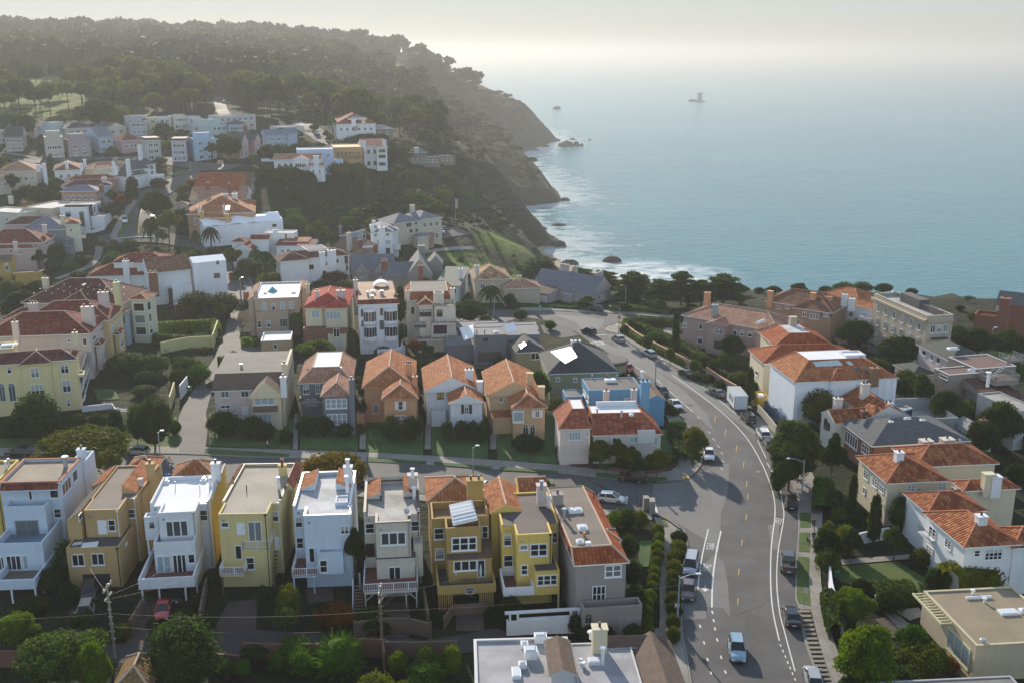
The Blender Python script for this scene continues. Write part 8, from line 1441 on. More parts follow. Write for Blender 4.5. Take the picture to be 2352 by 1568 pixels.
def carproto(kind):
    L,Wd,prof,gh=CARS[kind]; r=empty('parked_car',(0,0,0)); hw=Wd/2; parts=[]
    wx=L*.295; wr=.33 if kind not in('suv','pickup','van') else .38
    mb=MB(); secs=[]
    for x,zl,zh in prof:
        t=1-.18*(abs(x)/(L/2))**4; w=hw*t
        secs.append([(x,-w*.90,zl),(x,-w,zl+.16),(x,-w,(zl+zh)/2+.05),(x,-w*.93,zh-.02),(x,-w*.55,zh+.03),(x,0,zh+.045),(x,w*.55,zh+.03),(x,w*.93,zh-.02),(x,w,(zl+zh)/2+.05),(x,w,zl+.16),(x,w*.90,zl)])
    for a,b in zip(secs[:-1],secs[1:]):
        for i in range(10): mb.face([a[i],b[i],b[i+1],a[i+1]],0,smooth=True)
        mb.face([a[10],b[10],b[0],a[0]])
    mb.face(secs[0][::-1]); mb.face(secs[-1])
    # roof shell and pillars in paint, glazing separate
    (x0,z0),(x1,z1),(x2,z2),(x3,z3)=gh; wb=hw*.90; wt=hw*.72
    rp=[(x1-.02,-wt,z1),(x2+.02,-wt,z2),(x2+.02,wt,z2),(x1-.02,wt,z1)]; mb.hexa([(p[0],p[1],p[2]-.05) for p in rp],[(p[0],p[1]*.94,p[2]+.035) for p in rp])
    for s in (-1,1):
        for (xa,za),(xb,zb) in (((x0,z0),(x1,z1)),((x3,z3),(x2,z2))): mb.tube((xa,s*wb*.99,za-.02),(xb,s*wt*.99,zb),.045,4)
        xm=(x1+x2)/2-.1; mb.tube((xm,s*wb,(z0+z3)/2),(xm,s*wt,(z1+z2)/2),.04,4)
    for s in (-1,1): mb.box(x3-.42,s*hw*1.0,z3+.02,x3-.22,s*(hw+.16),z3+.16)
    if kind=='pickup':
        for s in (-1,1): mb.box(-2.82,s*hw*.80,1.1,x0-.05,s*hw*.96,1.32)
        mb.box(-2.85,-hw*.9,1.1,-2.75,hw*.9,1.32)
    if kind in('suv','wagon','van'):
        for s in (-1,1): mb.tube((x1+.1,s*wt*.9,z1+.07),(x2-.2,s*wt*.9,z2+.07),.025,4)
    b=mb.build('body',CPAINT,r); b.data.polygons.foreach_set('use_smooth',[p.use_smooth for p in b.data.polygons])
    gl=MB(); P=lambda s,k:(gh[k][0],s*(wb if k in(0,3) else wt)*.985,gh[k][1]-(.0 if k in(1,2) else .0))
    gl.face([P(-1,0),P(1,0),P(1,1),P(-1,1)][::-1]); gl.face([P(-1,3),P(-1,2),P(1,2),P(1,3)][::-1]); gl.face([P(-1,0),P(-1,1),P(-1,2),P(-1,3)][::-1]); gl.face([P(1,0),P(1,1),P(1,2),P(1,3)])
    gl.build('window_glass',CGLASS,r)
    if kind=='pickup': q=MB(); q.box(-2.74,-hw*.78,1.19,x0-.1,hw*.78,1.215); q.build('truck_bed',RUB,r)
    for s in (-1,1):
        for fx in (-1,1):
            w=MB(); w.tube((fx*wx,s*(hw-.20),wr),(fx*wx,s*(hw+.015),wr),wr,14); wo=w.build('wheel',RUB,r); w=MB(); w.tube((fx*wx,s*(hw+.01),wr),(fx*wx,s*(hw+.03),wr),wr*.62,10); w.build('rim',RIM,wo)
        xf,zf=prof[-1][0],prof[-1][2]; h=MB(); h.box(xf-.32,s*hw*.44,zf-.02,xf+.03,s*hw*.80,zf-.16); h.build('headlight',HLAMP,r)
        xr,zr=prof[0][0],prof[0][2]; h=MB(); h.box(xr-.03,s*hw*.52,zr-.02,xr+.16,s*hw*.83,zr-.20); h.build('tail_light',TLAMP,r)
    h=MB(); h.box(prof[0][0]-.02,-.26,.55,prof[0][0]+.05,.26,.68); h.build('number_plate',PLATE,r); h=MB(); h.box(prof[-1][0]-.05,-hw*.5,.36,prof[-1][0]+.02,hw*.5,.52); h.build('grille',RUB,r)
    return r
CARP={}
def car(kind,x,y,x2,y2,color,label,group='cars parked along the streets'):
    if kind not in CARP: CARP[kind]=carproto(kind); o=CARP[kind]; first=True
    else: o=copy_tree(CARP[kind])
    P=hit((x,y)); Q=hit((x2,y2)); a=math.atan2(Q[1]-P[1],Q[0]-P[0]); z=float(T(P[0],P[1]))
    o.location=(P[0],P[1],z+(.045 if z<35.2 else .24)); o.rotation_euler=(0,0,a)
    for c in o.children:
        if c.name.startswith('body'): c.color=(*color,1)
    if z>35.5:
        d=2; zf=float(T(P[0]+math.cos(a)*d,P[1]+math.sin(a)*d)); zb=float(T(P[0]-math.cos(a)*d,P[1]-math.sin(a)*d)); o.rotation_euler=(0,-math.atan2(zf-zb,2*d),a)
    tag(o,label,'car' if kind not in('pickup','van') else {'pickup':'pickup truck','van':'van'}[kind],group); return o
WC,BK,SV,GYC,RDC,DB,LB=(.78,.78,.76),(.012,.013,.015),(.40,.42,.44),(.09,.085,.085),(.45,.02,.025),(.03,.06,.22),(.25,.38,.46)
for a in (('suv',1692,1502,1697,1532,LB,'light blue sport utility car driving down the avenue alone'),('hatch',1866,1566,1856,1530,SV,'silver car cut by the lower edge in the right hand lane'),('sedan',1817,1424,1809,1396,BK,'black sedan parked beside the timber sleeper steps'),
 ('pickup',1809,1300,1806,1270,GYC,'dark grey pickup truck parked beside the long grass verge'),('suv',1816,1161,1812,1136,BK,'black four wheel drive parked under the tall arm lamp'),('van',1586,1306,1580,1335,SV,'silver people carrier parked at the kerbside shrubs'),('sedan',1580,1364,1578,1390,(.10,.07,.065),'dark brown sedan parked behind the silver people carrier'),
 ('sedan',1628,1050,1630,1066,WC,'white sedan standing at the grassy corner'),('suv',1452,1104,1420,1100,BK,'small black car parked on the shaded side street kerb'),('hatch',1404,1152,1440,1156,WC,'white car hidden behind the grey end house roof'),('hatch',316,1043,286,1041,SV,'silver hatchback parked beside the broad flowering tree'),('wagon',45,1045,10,1044,BK,'dark car in shade at the far left of the side street'),
 ('suv',664,1108,700,1112,WC,'white car seen between beige and pale blue row houses'),('hatch',813,1113,850,1117,DB,'blue car nose peeping right of the pale blue row house'),('suv',1112,1130,1140,1134,WC,'white car behind the ochre row house chimney'),
 ('suv',1752,1004,1740,986,WC,'white sport utility car parked under the massive tree'),('sedan',1767,1026,1757,1008,BK,'black car behind the white utility car, half under leaves'),('suv',1718,967,1703,952,BK,'black sport utility car hitched before the site trailer'),('coupe',1648,908,1630,896,GYC,'dark grey coupe parked above the site trailer'),('coupe',1575,862,1552,850,BK,'glossy black sports car beside the clipped ball tree'),
 ('wagon',1491,818,1470,806,SV,'silver estate car on the upper avenue'),('sedan',1420,784,1400,774,SV,'silver sedan nearest the stop line of the crossing'),('suv',1352,768,1330,760,BK,'black four wheel drive waiting in the crossing'),('suv',1366,716,1335,713,BK,'large black car on the top road below the shingle house'),
 ('hatch',1521,905,1532,914,BK,'dark hatchback parked beside the bright blue house gable'),('coupe',1551,934,1562,945,WC,'white sports car parked below the blue house'),('hatch',1443,852,1456,862,RDC,'red car parked by the round turret'),('sedan',1424,838,1436,847,(.15,.16,.22),'grey blue car partly hidden by the turret roof'),
 ('hatch',1132,832,1112,832,(.55,.58,.62),'white hatchback in the grey modern house forecourt'),('sedan',1065,641,1066,634,WC,'white car on the lane behind the small pale green house'),('sedan',1010,534,1004,531,WC,'white car on the long cream villa forecourt'),('sedan',1017,530,1011,527,BK,'black car on the long cream villa forecourt'),
 ('suv',287,511,288,520,WC,'white car driving down the valley road to the stop line'),('wagon',352,508,351,516,(.10,.03,.03),'dark maroon car parked behind the valley road palm'),('hatch',539,641,548,645,(.55,.10,.02),'bright orange car by the squat palm'),('suv',722,300,729,307,DB,'dark blue car at the top of the hill street'),('sedan',728,309,735,316,WC,'white car on the hill street'),('sedan',754,325,762,332,SV,'silver car lowest on the hill street'),
 ('sedan',1970,797,1990,801,BK,'black car behind the red roofed wrapped villa'),('sedan',2062,810,2085,815,RDC,'dark red car among the bushes of the back lane'),('suv',197,1418,190,1440,(.42,.38,.33),'old beige car parked nose down on a garden drive'),('coupe',375,1408,372,1428,RDC,'red sports car parked on the brick garden drive'),('suv',206,1372,204,1392,(.03,.04,.05),'dark car backing out of the tan house garage'),('sedan',398,1372,396,1390,BK,'black car under the white walled deck')):
    car(*a)
# ------------------------------------------------------------------ site trailer and bins
def boxthing(name,label,cat,p,q,L,Wd,H,mat,z=.05,group=None):
    P=hit(p); Q=hit(q); a=math.atan2(Q[1]-P[1],Q[0]-P[0]); r=empty(name,(P[0],P[1],float(T(P[0],P[1]))+z),a); tag(r,label,cat,group); return r
r=boxthing('site_trailer','white windowed site office trailer parked on the avenue','trailer',(1692,934),(1676,913),6,2.5,2.6,WHITE)
b=MB(); b.box(-3,-1.25,.55,3,1.25,3.0); b.build('body',PLAIN((.66,.70,.73),.5,name='trailer_panel'),r); b=MB(); b.box(-3.06,-1.3,3.005,3.06,1.3,3.1)
for i in range(15): b.box(-2.95+.41*i,-1.28,3.1,-2.75+.41*i,1.28,3.15)
b.build('roof',PLAIN((.62,.64,.62),.5,name='ribbed_metal_roof'),r)
for x in (-1.2,.6): b=MB(); b.box(x-.45,1.255,1.5,x+.45,1.30,2.5); w=b.build('window',DARK,r); b=MB(); b.box(x-.38,1.301,1.57,x+.38,1.31,2.43); b.build('pane',CURT,w)
for s in (-1,1):
    for x in (-.5,.5): b=MB(); b.tube((x,s*.95,.35),(x,s*1.2,.35),.35,12); b.build('wheel',RUB,r)
for s in (-1,1):
    for x in (-3,3): b=MB(); b.box(x-.05,s*1.2,.5,x+.05,s*1.28,3.05); b.build('corner_trim',DARK,r)
b=MB(); b.tube((-3,0,.5),(-4.2,0,.45),.06,5); b.tube((-3,.6,.5),(-4.1,0,.45),.05,5); b.tube((-3,-.6,.5),(-4.1,0,.45),.05,5); b.build('drawbar',DARK,r)
for lab,p,q,c,L in (('yellow open topped rubble skip beside the wrapped villa',(1747,928),(1735,915),(.62,.43,.05),4.6),('dark blue open container with white panel by the wrapped villa',(1777,950),(1765,938),(.10,.13,.2),4.4),('grey blue open container nearest the big avenue tree',(1798,969),(1786,956),(.16,.19,.25),4.2)):
    r=boxthing('skip',lab,'skip',p,q,L,2.3,1.7,None); b=MB(); m=PLAIN(c,.6,name='painted_steel')
    b.box(-L/2,-1.15,.1,L/2,1.15,.3); b.box(-L/2,-1.15,.3,L/2,-1.07,1.9); b.box(-L/2,1.07,.3,L/2,1.15,1.9); b.box(-L/2,-1.07,.3,-L/2+.08,1.07,1.9); b.box(L/2-.08,-1.07,.3,L/2,1.07,1.9)
    for i in range(7): x=-L/2+.3+i*(L-.6)/6; b.box(x-.05,1.15,.2,x+.05,1.22,1.9); b.box(x-.05,-1.22,.2,x+.05,-1.15,1.9)
    b.build('body',m,r); b=MB(); b.box(-L/2+.1,-1.05,1.3,L/2-.1,1.05,1.36); b.build('rubble_load',PLAIN((.12,.10,.085),.95,name='rubble',var=.5,scale=6),r); b=MB(); b.box(-L*.1,-.5,1.4,L*.2,.5,1.95); b.build('white_sack',WHITE,r)
def wbin(x,y,c,label):
    P=hit((x,y)); r=empty('wheeled_bin',(P[0],P[1],float(T(P[0],P[1]))),rnd.random()*3); b=MB(); b.hexa([(-.22,-.25,.1),(.22,-.25,.1),(.22,.25,.1),(-.22,.25,.1)],[(-.3,-.36,1.),(.3,-.36,1.),(.3,.36,1.),(-.3,.36,1.)]); b.build('body',PLAIN(c,.5,name='bin_plastic'),r); b=MB(); b.box(-.32,-.38,1.0,.32,.4,1.08); b.build('lid',PLAIN(sc(c,1.3),.5,name='bin_plastic'),r)
    for s in (-1,1): b=MB(); b.tube((s*.2,.28,.12),(s*.27,.28,.12),.12,8); b.build('wheel',RUB,r)
    tag(r,label,'bin','wheeled bins')
wbin(1920,1321,(.02,.15,.45),'blue wheeled bin inside the white garden wall'); wbin(1921,1327,(.03,.22,.12),'green wheeled bin inside the white garden wall'); wbin(998,796,(.02,.2,.12),'green bin under the balustraded villa'); wbin(1008,795,BK,'black bin under the balustraded villa'); wbin(665,925,(.4,.5,.52),'pale bin in the passage beside the slate blue house'); wbin(384,1102,(.02,.12,.4),'blue bin at the foot of the street lamp'); wbin(437,898,(.03,.25,.1),'green bin in the sloping drive'); wbin(1090,818,(.05,.3,.32),'teal bin beside the grey modern house')
# ------------------------------------------------------------------ lamps, poles, wires, signs
LAMPM=PLAIN((.33,.37,.38),.5,.3,name='lamp_post_steel')
def lamp(base,top,arm,label):
    B=hit(base); d=rayg(top); t=B[1]/d[1]; z=100+d[2]*t; h=max(5,z-B[2]); r=empty('street_lamp',(B[0],B[1],float(T(B[0],B[1])))); b=MB(); b.tube((0,0,-.2),(0,0,h),.13,8,r2=.075); b.tube((0,0,-.1),(0,0,.5),.2,8); b.build('pole',LAMPM,r)
    A=CAM+rayg(arm)*(B[1]/rayg(arm)[1]); dx=A[0]-B[0]; dx=dx if abs(dx)>.4 else .5; L=min(abs(dx),3.2)*(1 if dx>0 else -1); b=MB(); pr=(0,0,h-.35)
    for i in range(1,6): f=i/5; q=(L*f,0,h-.35+.65*math.sin(f*1.5)); b.tube(pr,q,.05,6); pr=q
    b.build('arm',LAMPM,r); b=MB(); b.hexa([(L-.1,-.13,h+.22),(L+.55*(1 if L>0 else -1),-.10,h+.22),(L+.55*(1 if L>0 else -1),.10,h+.22),(L-.1,.13,h+.22)],[(L-.1,-.16,h+.36),(L+.5*(1 if L>0 else -1),-.12,h+.40),(L+.5*(1 if L>0 else -1),.12,h+.40),(L-.1,.16,h+.36)]); b.build('lamp_head',PLAIN((.62,.68,.70),.4,name='lamp_head'),r); tag(r,label,'street lamp','street lamps')
for a in (((1555,1446),(1559,1322),(1600,1318),'street lamp beside the kerbside shrubs, arm over the parked van'),((1840,1152),(1850,1056),(1816,1048),'tall street lamp by the black four wheel drive, arm over the avenue'),((372,1087),(367,992),(369,990),'street lamp behind the bright white row house'),((1087,1094),(1084,1030),(1083,1028),'street lamp behind the ochre row house'),((1505,882),(1508,834),(1518,831),'street lamp behind the bright blue house'),((1437,700),(1438,658),(1430,657),'lone street lamp before the coast cypresses'),((1135,727),(1135,682),(1136,680),'street lamp above the grey modern house'),((1421,772),(1420,706),(1404,709),'street lamp at the stop sign corner'),((2272,818),(2281,755),(2283,753),'street lamp at the upper right edge among trees'),((362,482),(361,458),(350,456),'street lamp in the valley road bend'),((478,384),(476,364),(480,362),'street lamp below the sky blue house'),((555,700),(558,640),(552,640),'street lamp near the orange car') ,((172,604),(168,585),(158,583),'street lamp beside the winding garden path')):
    lamp(*a)
WOODP=PLAIN((.30,.27,.22),.9,name='weathered_pole',var=.3,scale=3)
def upole(base,top,label,dark=False):
    B=hit(base); d=rayg(top); t=B[1]/d[1]; h=100+d[2]*t-B[2]; r=empty('utility_pole',(B[0],B[1],float(T(B[0],B[1])))); b=MB(); b.tube((0,0,-.3),(0,0,h),.17,8,r2=.11); b.build('pole',WOODP if not dark else WOOD,r)
    for k,z in enumerate((h-.5,h-1.6)): b=MB(); b.box(-.09,-1.2+.2*k,z,.09,1.2-.2*k,z+.16); b.build('crossarm',WOODP,r)
    for i in range(4): b=MB(); b.tube((0,-1.05+.7*i,h-.35),(0,-1.05+.7*i,h-.12),.05,6); b.build('insulator',GALV,r)
    for k in range(6): b=MB(); b.tube((-.24,0,2.5+k*.9),(.24,0,2.5+k*.9),.011,4); b.build('step_bolt',GALV,r)
    tag(r,label,'utility pole'); return Vector((B[0],B[1],B[2]+h))
u1=upole((265,1511),(247,1340),'grey wooden utility pole with two crossarms above the alley'); u2=upole((878,1503),(877,1346),'dark wooden utility pole before the patched roof house',True)
def wire(a,b,sag,label):
    a=Vector(a); b=Vector(b); N=16; m=MB(); pr=a
    for i in range(1,N+1): f=i/N; q=a+(b-a)*f-Vector((0,0,4*sag*f*(1-f))); m.tube(pr,q,.010,4,cap=False); pr=q
    tag(m.build('overhead_wire',PLAIN((.10,.09,.085),.6,name='cable')),label,'wire','overhead wires')
wire(u1-Vector((0,0,3.6)),u2-Vector((0,0,3.0)),.6,'upper overhead cable running between the two utility poles'); wire(u1-Vector((0,0,5.2)),u2-Vector((0,0,5.2)),.7,'lower overhead cable running between the two utility poles'); wire(u1-Vector((0,0,3.6)),u1+Vector((-40,-2,-3)),.8,'overhead cable leaving the photo on the left'); wire(u2-Vector((0,0,3)),u2+Vector((40,6,-2)),.8,'overhead cable crossing behind the skylit bungalow')
for i,(p,z) in enumerate((((200,1290),5.6),((445,1262),6.5),((490,1300),6.),((900,1280),8),((1010,1255),9),((1130,1300),6))):
    wire((u1 if i<3 else u2)-Vector((0,0,1+.4*i%2)),tuple(hit(p,z)),.5,'slack service cable from a utility pole to %s'%('the tan row house','the bright white row house','the beige yellow row house','the patched roof house','the ochre row house','the lemon yellow row house')[i])
def sign(base,H,w,h,mat,label,octo=False,text=None,face=-math.pi/2,two=None):
    B=hit(base); r=empty('road_sign',(B[0],B[1],float(T(B[0],B[1]))),face+math.pi/2); b=MB(); b.tube((0,.05,0),(0,.05,H+h*.4),.03,6); b.build('post',GALV,r); b=MB()
    if octo: b.hexa([(w/2*math.cos(i*math.pi/4+math.pi/8),-.02,H+w/2*math.sin(i*math.pi/4+math.pi/8)) for i in range(8)],[(w/2*math.cos(i*math.pi/4+math.pi/8),.0,H+w/2*math.sin(i*math.pi/4+math.pi/8)) for i in range(8)])
    else: b.box(-w/2,-.02,H-h/2,w/2,0,H+h/2)
    pl=b.build('sign_plate',mat,r)
    if text:
        cu=bpy.data.curves.new('lettering','FONT'); cu.body=text; cu.align_x='CENTER'; cu.align_y='CENTER'; cu.size=w*.36; o=bpy.data.objects.new('tmp',cu); COL.objects.link(o); bpy.context.view_layer.update(); me=bpy.data.meshes.new_from_object(o); bpy.data.objects.remove(o); me.materials.append(WHITE); q=bpy.data.objects.new('lettering',me); COL.objects.link(q); q.parent=pl; q.location=(0,-.03,H); q.rotation_euler=(math.pi/2,0,0)
    tag(r,label,'road sign')
SRED=PLAIN((.5,.02,.03),.4,name='sign_red'); SW=PLAIN((.62,.55,.58),.5,name='sign_white')
sign((1421,772),4.6,.8,.8,SRED,'red octagonal stop sign on the corner below the top road',True,'STOP'); sign((1847,1397),2.5,.5,.65,SW,'small pale parking sign at the head of the sleeper steps'); sign((1553,1440),2.9,.55,.45,SW,'small pale sign on the lamp post by the kerbside shrubs'); sign((1996,806),3.,1.1,.28,PLAIN((.6,.64,.66),.5),'white street name sign on the back lane corner'); sign((1240,726),2.4,.6,.8,PLAIN((.1,.4,.6),.5),'blue and white notice sign by the white garage on the top road'); sign((1850,1148),2.6,.9,.22,PLAIN((.55,.6,.7),.5),'pale street name plate by the tall arm lamp'); sign((404,724),2.,.6,.6,SRED,'small red sign behind the narrow wrapped house'); sign((1468,1156),1.4,.1,.9,PLAIN((.6,.06,.03),.5,name='orange_plastic'),'red marker post standing in the side street mouth'); sign((562,632),2.5,.5,.5,SRED,'red sign beside the collapsed dark roof yard'); sign((722,1055),1.0,.35,.3,SW,'tiny pale notice on the lawn before the slate blue house')
V(0,0,1.71854)
# ------------------------------------------------------------------ garden walls and fences
def wall(pts,h,mat,label,th=.25,name='garden_wall',posts=0,cat='wall',cap=None,dz=0.0):
    C=[tuple(hit(p)[:2]) for p in pts]; C=smooth(C,3) if len(C)>2 and not posts else C; c0=C[0]; z0=float(T(*c0)); mb=MB(); n=[]
    for i,c in enumerate(C):
        a=C[max(i-1,0)]; b=C[min(i+1,len(C)-1)]; dx,dy=b[0]-a[0],b[1]-a[1]; L=math.hypot(dx,dy) or 1; n.append((-dy/L*th/2,dx/L*th/2))
    V_=lambda i,s,z:(C[i][0]-c0[0]+s*n[i][0],C[i][1]-c0[1]+s*n[i][1],float(T(*C[i]))-z0+z)
    for i in range(len(C)-1): mb.hexa([V_(i,-1,-.4),V_(i+1,-1,-.4),V_(i+1,1,-.4),V_(i,1,-.4)],[V_(i,-1,h),V_(i+1,-1,h),V_(i+1,1,h),V_(i,1,h)])
    if not (cap or posts): o=mb.build(name,mat); o.location=(*c0,z0); return tag(o,label,cat)
    r=empty(name,(*c0,z0)); mb.build('panel' if posts else 'wall',mat,r); tag(r,label,cat)
    if cap:
        mb=MB()
        for i in range(len(C)-1): mb.hexa([V_(i,-1.4,h+.004),V_(i+1,-1.4,h+.004),V_(i+1,1.4,h+.004),V_(i,1.4,h+.004)],[V_(i,-1.4,h+.12),V_(i+1,-1.4,h+.12),V_(i+1,1.4,h+.12),V_(i,1.4,h+.12)])
        mb.build('coping',cap,r)
    if posts:
        acc=0; 
        for i in range(len(C)):
            if i: acc+=math.hypot(C[i][0]-C[i-1][0],C[i][1]-C[i-1][1])
        k=max(2,int(acc/posts)+1)
        for j in range(k):
            f=j/(k-1)*(len(C)-1); i=min(int(f),len(C)-2); t=f-i; x=C[i][0]+(C[i+1][0]-C[i][0])*t-c0[0]; y=C[i][1]+(C[i+1][1]-C[i][1])*t-c0[1]; z=float(T(x+c0[0],y+c0[1]))-z0; b=MB(); b.box(x-.09,y-.09,z-.3,x+.09,y+.09,z+h+.25); b.build('post',mat,r)
    return r
PKW=WALL((.42,.28,.23)); FENC=PLAIN((.15,.10,.07),.9,name='fence_boards',var=.35,scale=3); WF=PLAIN((.68,.70,.71),.6,name='white_fence'); REDF=PLAIN((.17,.075,.05),.9,name='red_fence_boards',var=.3,scale=3)
for a,k in ((([(1436,762),(1470,788),(1540,825),(1604,858)],1.9,PKW,'long pink garden wall curving along the upper avenue'),dict(cap=PEACH)),(([(1622,862),(1660,888),(1690,905)],1.8,PKW,'short pink garden wall past the gate gap'),dict(cap=PEACH)),
 (([(1904,1280),(1903,1320),(1908,1370),(1916,1396)],1.9,WHT,'white boundary wall beside the avenue path with blue bins behind'),{}),(([(1916,1396),(1926,1425),(1934,1460)],1.6,LPINK,'pinkish boundary wall continuing down beside the dark hedge'),{}),(([(1960,1255),(1978,1248),(2040,1236)],1.7,WHT,'white curved wall between two gardens near the olive tree'),{}),(([(2008,1388),(2060,1384),(2096,1380)],1.2,LPINK,'low white capped wall below the rough lawn'),dict(cap=WHITE)),
 (([(808,818),(812,800)],2.2,WHT,'short white wall panel above the slate blue house'),{}),(([(867,825),(908,823),(930,815)],2.3,WHT,'white rear wall with raised end by the garden play slide'),{}),(([(922,822),(925,780)],2.,WHT,'white side wall beside the red leafed tree'),{}),(([(1036,820),(1062,812),(1050,778)],1.2,CREAM,'cream curving wall round the brick yard'),{}),
 (([(370,812),(430,800),(490,797)],2.6,WALL((.60,.55,.24)),'yellow retaining wall under the square hedged lawn'),{}),(([(490,800),(502,765)],3.2,WALL((.60,.55,.24)),'yellow lane wall with doors beside the sloping drive'),{}),(([(392,940),(402,905)],2.6,WALL((.60,.50,.26)),'ochre wall of the terrace beside the drive'),{}),(([(415,916),(432,894)],2.8,WHT,'white block wall on the sloping drive'),{}),
 (([(190,945),(258,938),(266,950),(292,952)],1.1,WHT,'white balustrade terrace wall by the yellow loggia villa'),dict(posts=2.2)),(([(262,975),(300,974)],2.6,WALL((.60,.50,.26)),'ochre terrace front wall under the white balustrade'),{}),(([(185,538),(215,535),(240,528)],1.,WF,'low white picket fence at the valley road corner'),dict(posts=1.5)),
 (([(815,1462),(868,1452),(940,1452),(990,1464)],1.9,FENC,'dark board fence and gate behind the patched roof house'),dict(posts=2.6)),(([(985,1440),(975,1385)],1.8,FENC,'board fence between patched roof and ochre house gardens'),dict(posts=2.5)),(([(1020,1442),(1040,1412),(1120,1408)],1.4,FENC,'low board fence in front of the ochre house yard'),dict(posts=2.5)),(([(460,1438),(470,1385),(478,1345)],1.8,FENC,'leaning fence line between white and beige yellow gardens'),dict(posts=2.5)),(([(300,1452),(330,1400)],1.6,FENC,'fence line left of the brick drive'),dict(posts=2.5)),
 (([(800,1506),(838,1505),(880,1507),(884,1540)],2.2,REDF,'reddish board fence along the lower alley edge'),dict(posts=2.4)),(([(560,1512),(680,1514),(800,1512)],2.,REDF,'long dark red fence under the feathery bushes'),dict(posts=2.4)),(([(884,1508),(960,1510),(1050,1506)],2.,FENC,'brown fence behind the gold shrubs'),dict(posts=2.4)),(([(-10,1530),(110,1532)],2.,REDF,'red brown fence at the lower left edge'),dict(posts=2.4)),(([(480,1524),(560,1530)],1.4,FENC,'fence stub beside the domed tree'),dict(posts=2.)),
 (([(1165,1458),(1240,1454),(1320,1452)],1.8,WF,'white board fence behind the skylit bungalow'),dict(posts=2.)),(([(1430,1452),(1425,1425)],1.6,GREYB,'grey wall beside the end house garage drive'),{}),(([(1498,1180),(1496,1170)],2.,GREYB,'grey gate pier in the dark hedge'),dict(th=.8)),(([(1484,1172),(1482,1165)],2.,GREYB,'second grey gate pier in the dark hedge'),dict(th=.8)),
 (([(1400,1080),(1480,1088),(1530,1080),(1558,1062)],.6,BRICK,'low brick edging wall curving round the corner garden'),{}),(([(1782,998),(1760,970),(1740,948)],1.7,WALL((.4,.36,.28)),'tan wall behind the skips'),{}),(([(2286,990),(2320,1012),(2360,1040)],2.,FENC,'long dark board fence at the right edge'),dict(posts=2.5)),(([(1898,775),(1930,790),(1975,800)],1.6,PKW,'pink wall along the back lane by the seaside villas'),{}),(([(2160,762),(2200,790),(2240,812)],1.8,FENC,'timber fence below the brick house by the sea'),dict(posts=2.5)),
 (([(600,372),(660,374),(690,378)],1.2,WHT,'pale low wall under the dark trees on the slope'),{}),(([(480,362),(520,362),(590,356)],1.3,FENC,'railing fence with white posts below the brick gabled house'),dict(posts=3.5)),(([(1085,520),(1110,512)],.9,CONC,'short concrete barrier on the headland knoll'),{}),(([(1060,517),(1080,512)],.9,CONC,'second concrete barrier on the headland knoll'),{}),(([(880,625),(905,630)],1.4,WHT,'white wall at the tall white house drive'),{})):
    wall(*a,**k)
# ------------------------------------------------------------------ people and dog
SKIN=PLAIN((.42,.25,.17),.6,name='skin'); 
def person(p,face,label,top,legs,hair=(.03,.02,.015),stride=.25):
    P=hit(p); r=empty('person',(P[0],P[1],float(T(P[0],P[1]))+.14),face); tag(r,label,'person','people on the pavements')
    def skin(name,vs,es,rad,mat):
        me=bpy.data.meshes.new(name); me.from_pydata(vs,es,[]); o=bpy.data.objects.new(name,me); COL.objects.link(o); o.parent=r; m=o.modifiers.new('skin','SKIN'); m.use_smooth_shade=True
        for i,q in enumerate(rad): me.skin_vertices[0].data[i].radius=(q if isinstance(q,tuple) else (q,q)); me.skin_vertices[0].data[i].use_root=(i==0)
        o.modifiers.new('sub','SUBSURF').levels=1; me.materials.append(mat); return o
    s=stride
    body=[(0,0,.95),(0,0,1.18),(0,0,1.40),(0,0,1.52),(.02,0,1.62),(.02,0,1.74),(0,.10,.90),(s*.6,.10,.50),(s*.8,.10,.08),(s*.8+.16,.10,.04),(0,-.10,.90),(-s*.3,-.10,.50),(-s,-.10,.10),(-s+.16,-.10,.05),(0,.20,1.40),(-s*.5,.25,1.12),(-s*.2,.25,.86),(-s*.15,.25,.78),(0,-.20,1.40),(s*.5,-.25,1.12),(s*.9,-.25,.88),(s*1.0,-.25,.80)]
    ed=[(0,1),(1,2),(2,3),(3,4),(4,5),(0,6),(6,7),(7,8),(8,9),(0,10),(10,11),(11,12),(12,13),(2,14),(14,15),(15,16),(16,17),(2,18),(18,19),(19,20),(20,21)]
    skin('body',body,ed,[(.13,.16),(.12,.15),(.13,.17),.055,.085,.075,.085,.06,.045,.035,.085,.06,.045,.035,.055,.042,.035,.03,.055,.042,.035,.03],SKIN)
    skin('jacket',[(0,0,1.0),(0,0,1.2),(0,0,1.42),(0,.20,1.40),(-s*.5,.25,1.12),(-s*.2,.25,.88),(0,-.20,1.40),(s*.5,-.25,1.12),(s*.9,-.25,.90)],[(0,1),(1,2),(2,3),(3,4),(4,5),(2,6),(6,7),(7,8)],[(.15,.19),(.14,.18),(.15,.19),.07,.058,.05,.07,.058,.05],top)
    skin('trousers',[(0,0,.96),(0,.10,.90),(s*.6,.10,.50),(s*.8,.10,.12),(0,-.10,.90),(-s*.3,-.10,.50),(-s,-.10,.14)],[(0,1),(1,2),(2,3),(0,4),(4,5),(5,6)],[(.14,.17),.10,.075,.06,.10,.075,.06],legs)
    b=MB(); v,f=ico((.0,0,1.73),(.105,.095,.09)); k=len(b.v)
    for q in f: b.face([v[i] for i in q],smooth=True)
    b.build('hair',PLAIN(hair,.8,name='hair'),r)
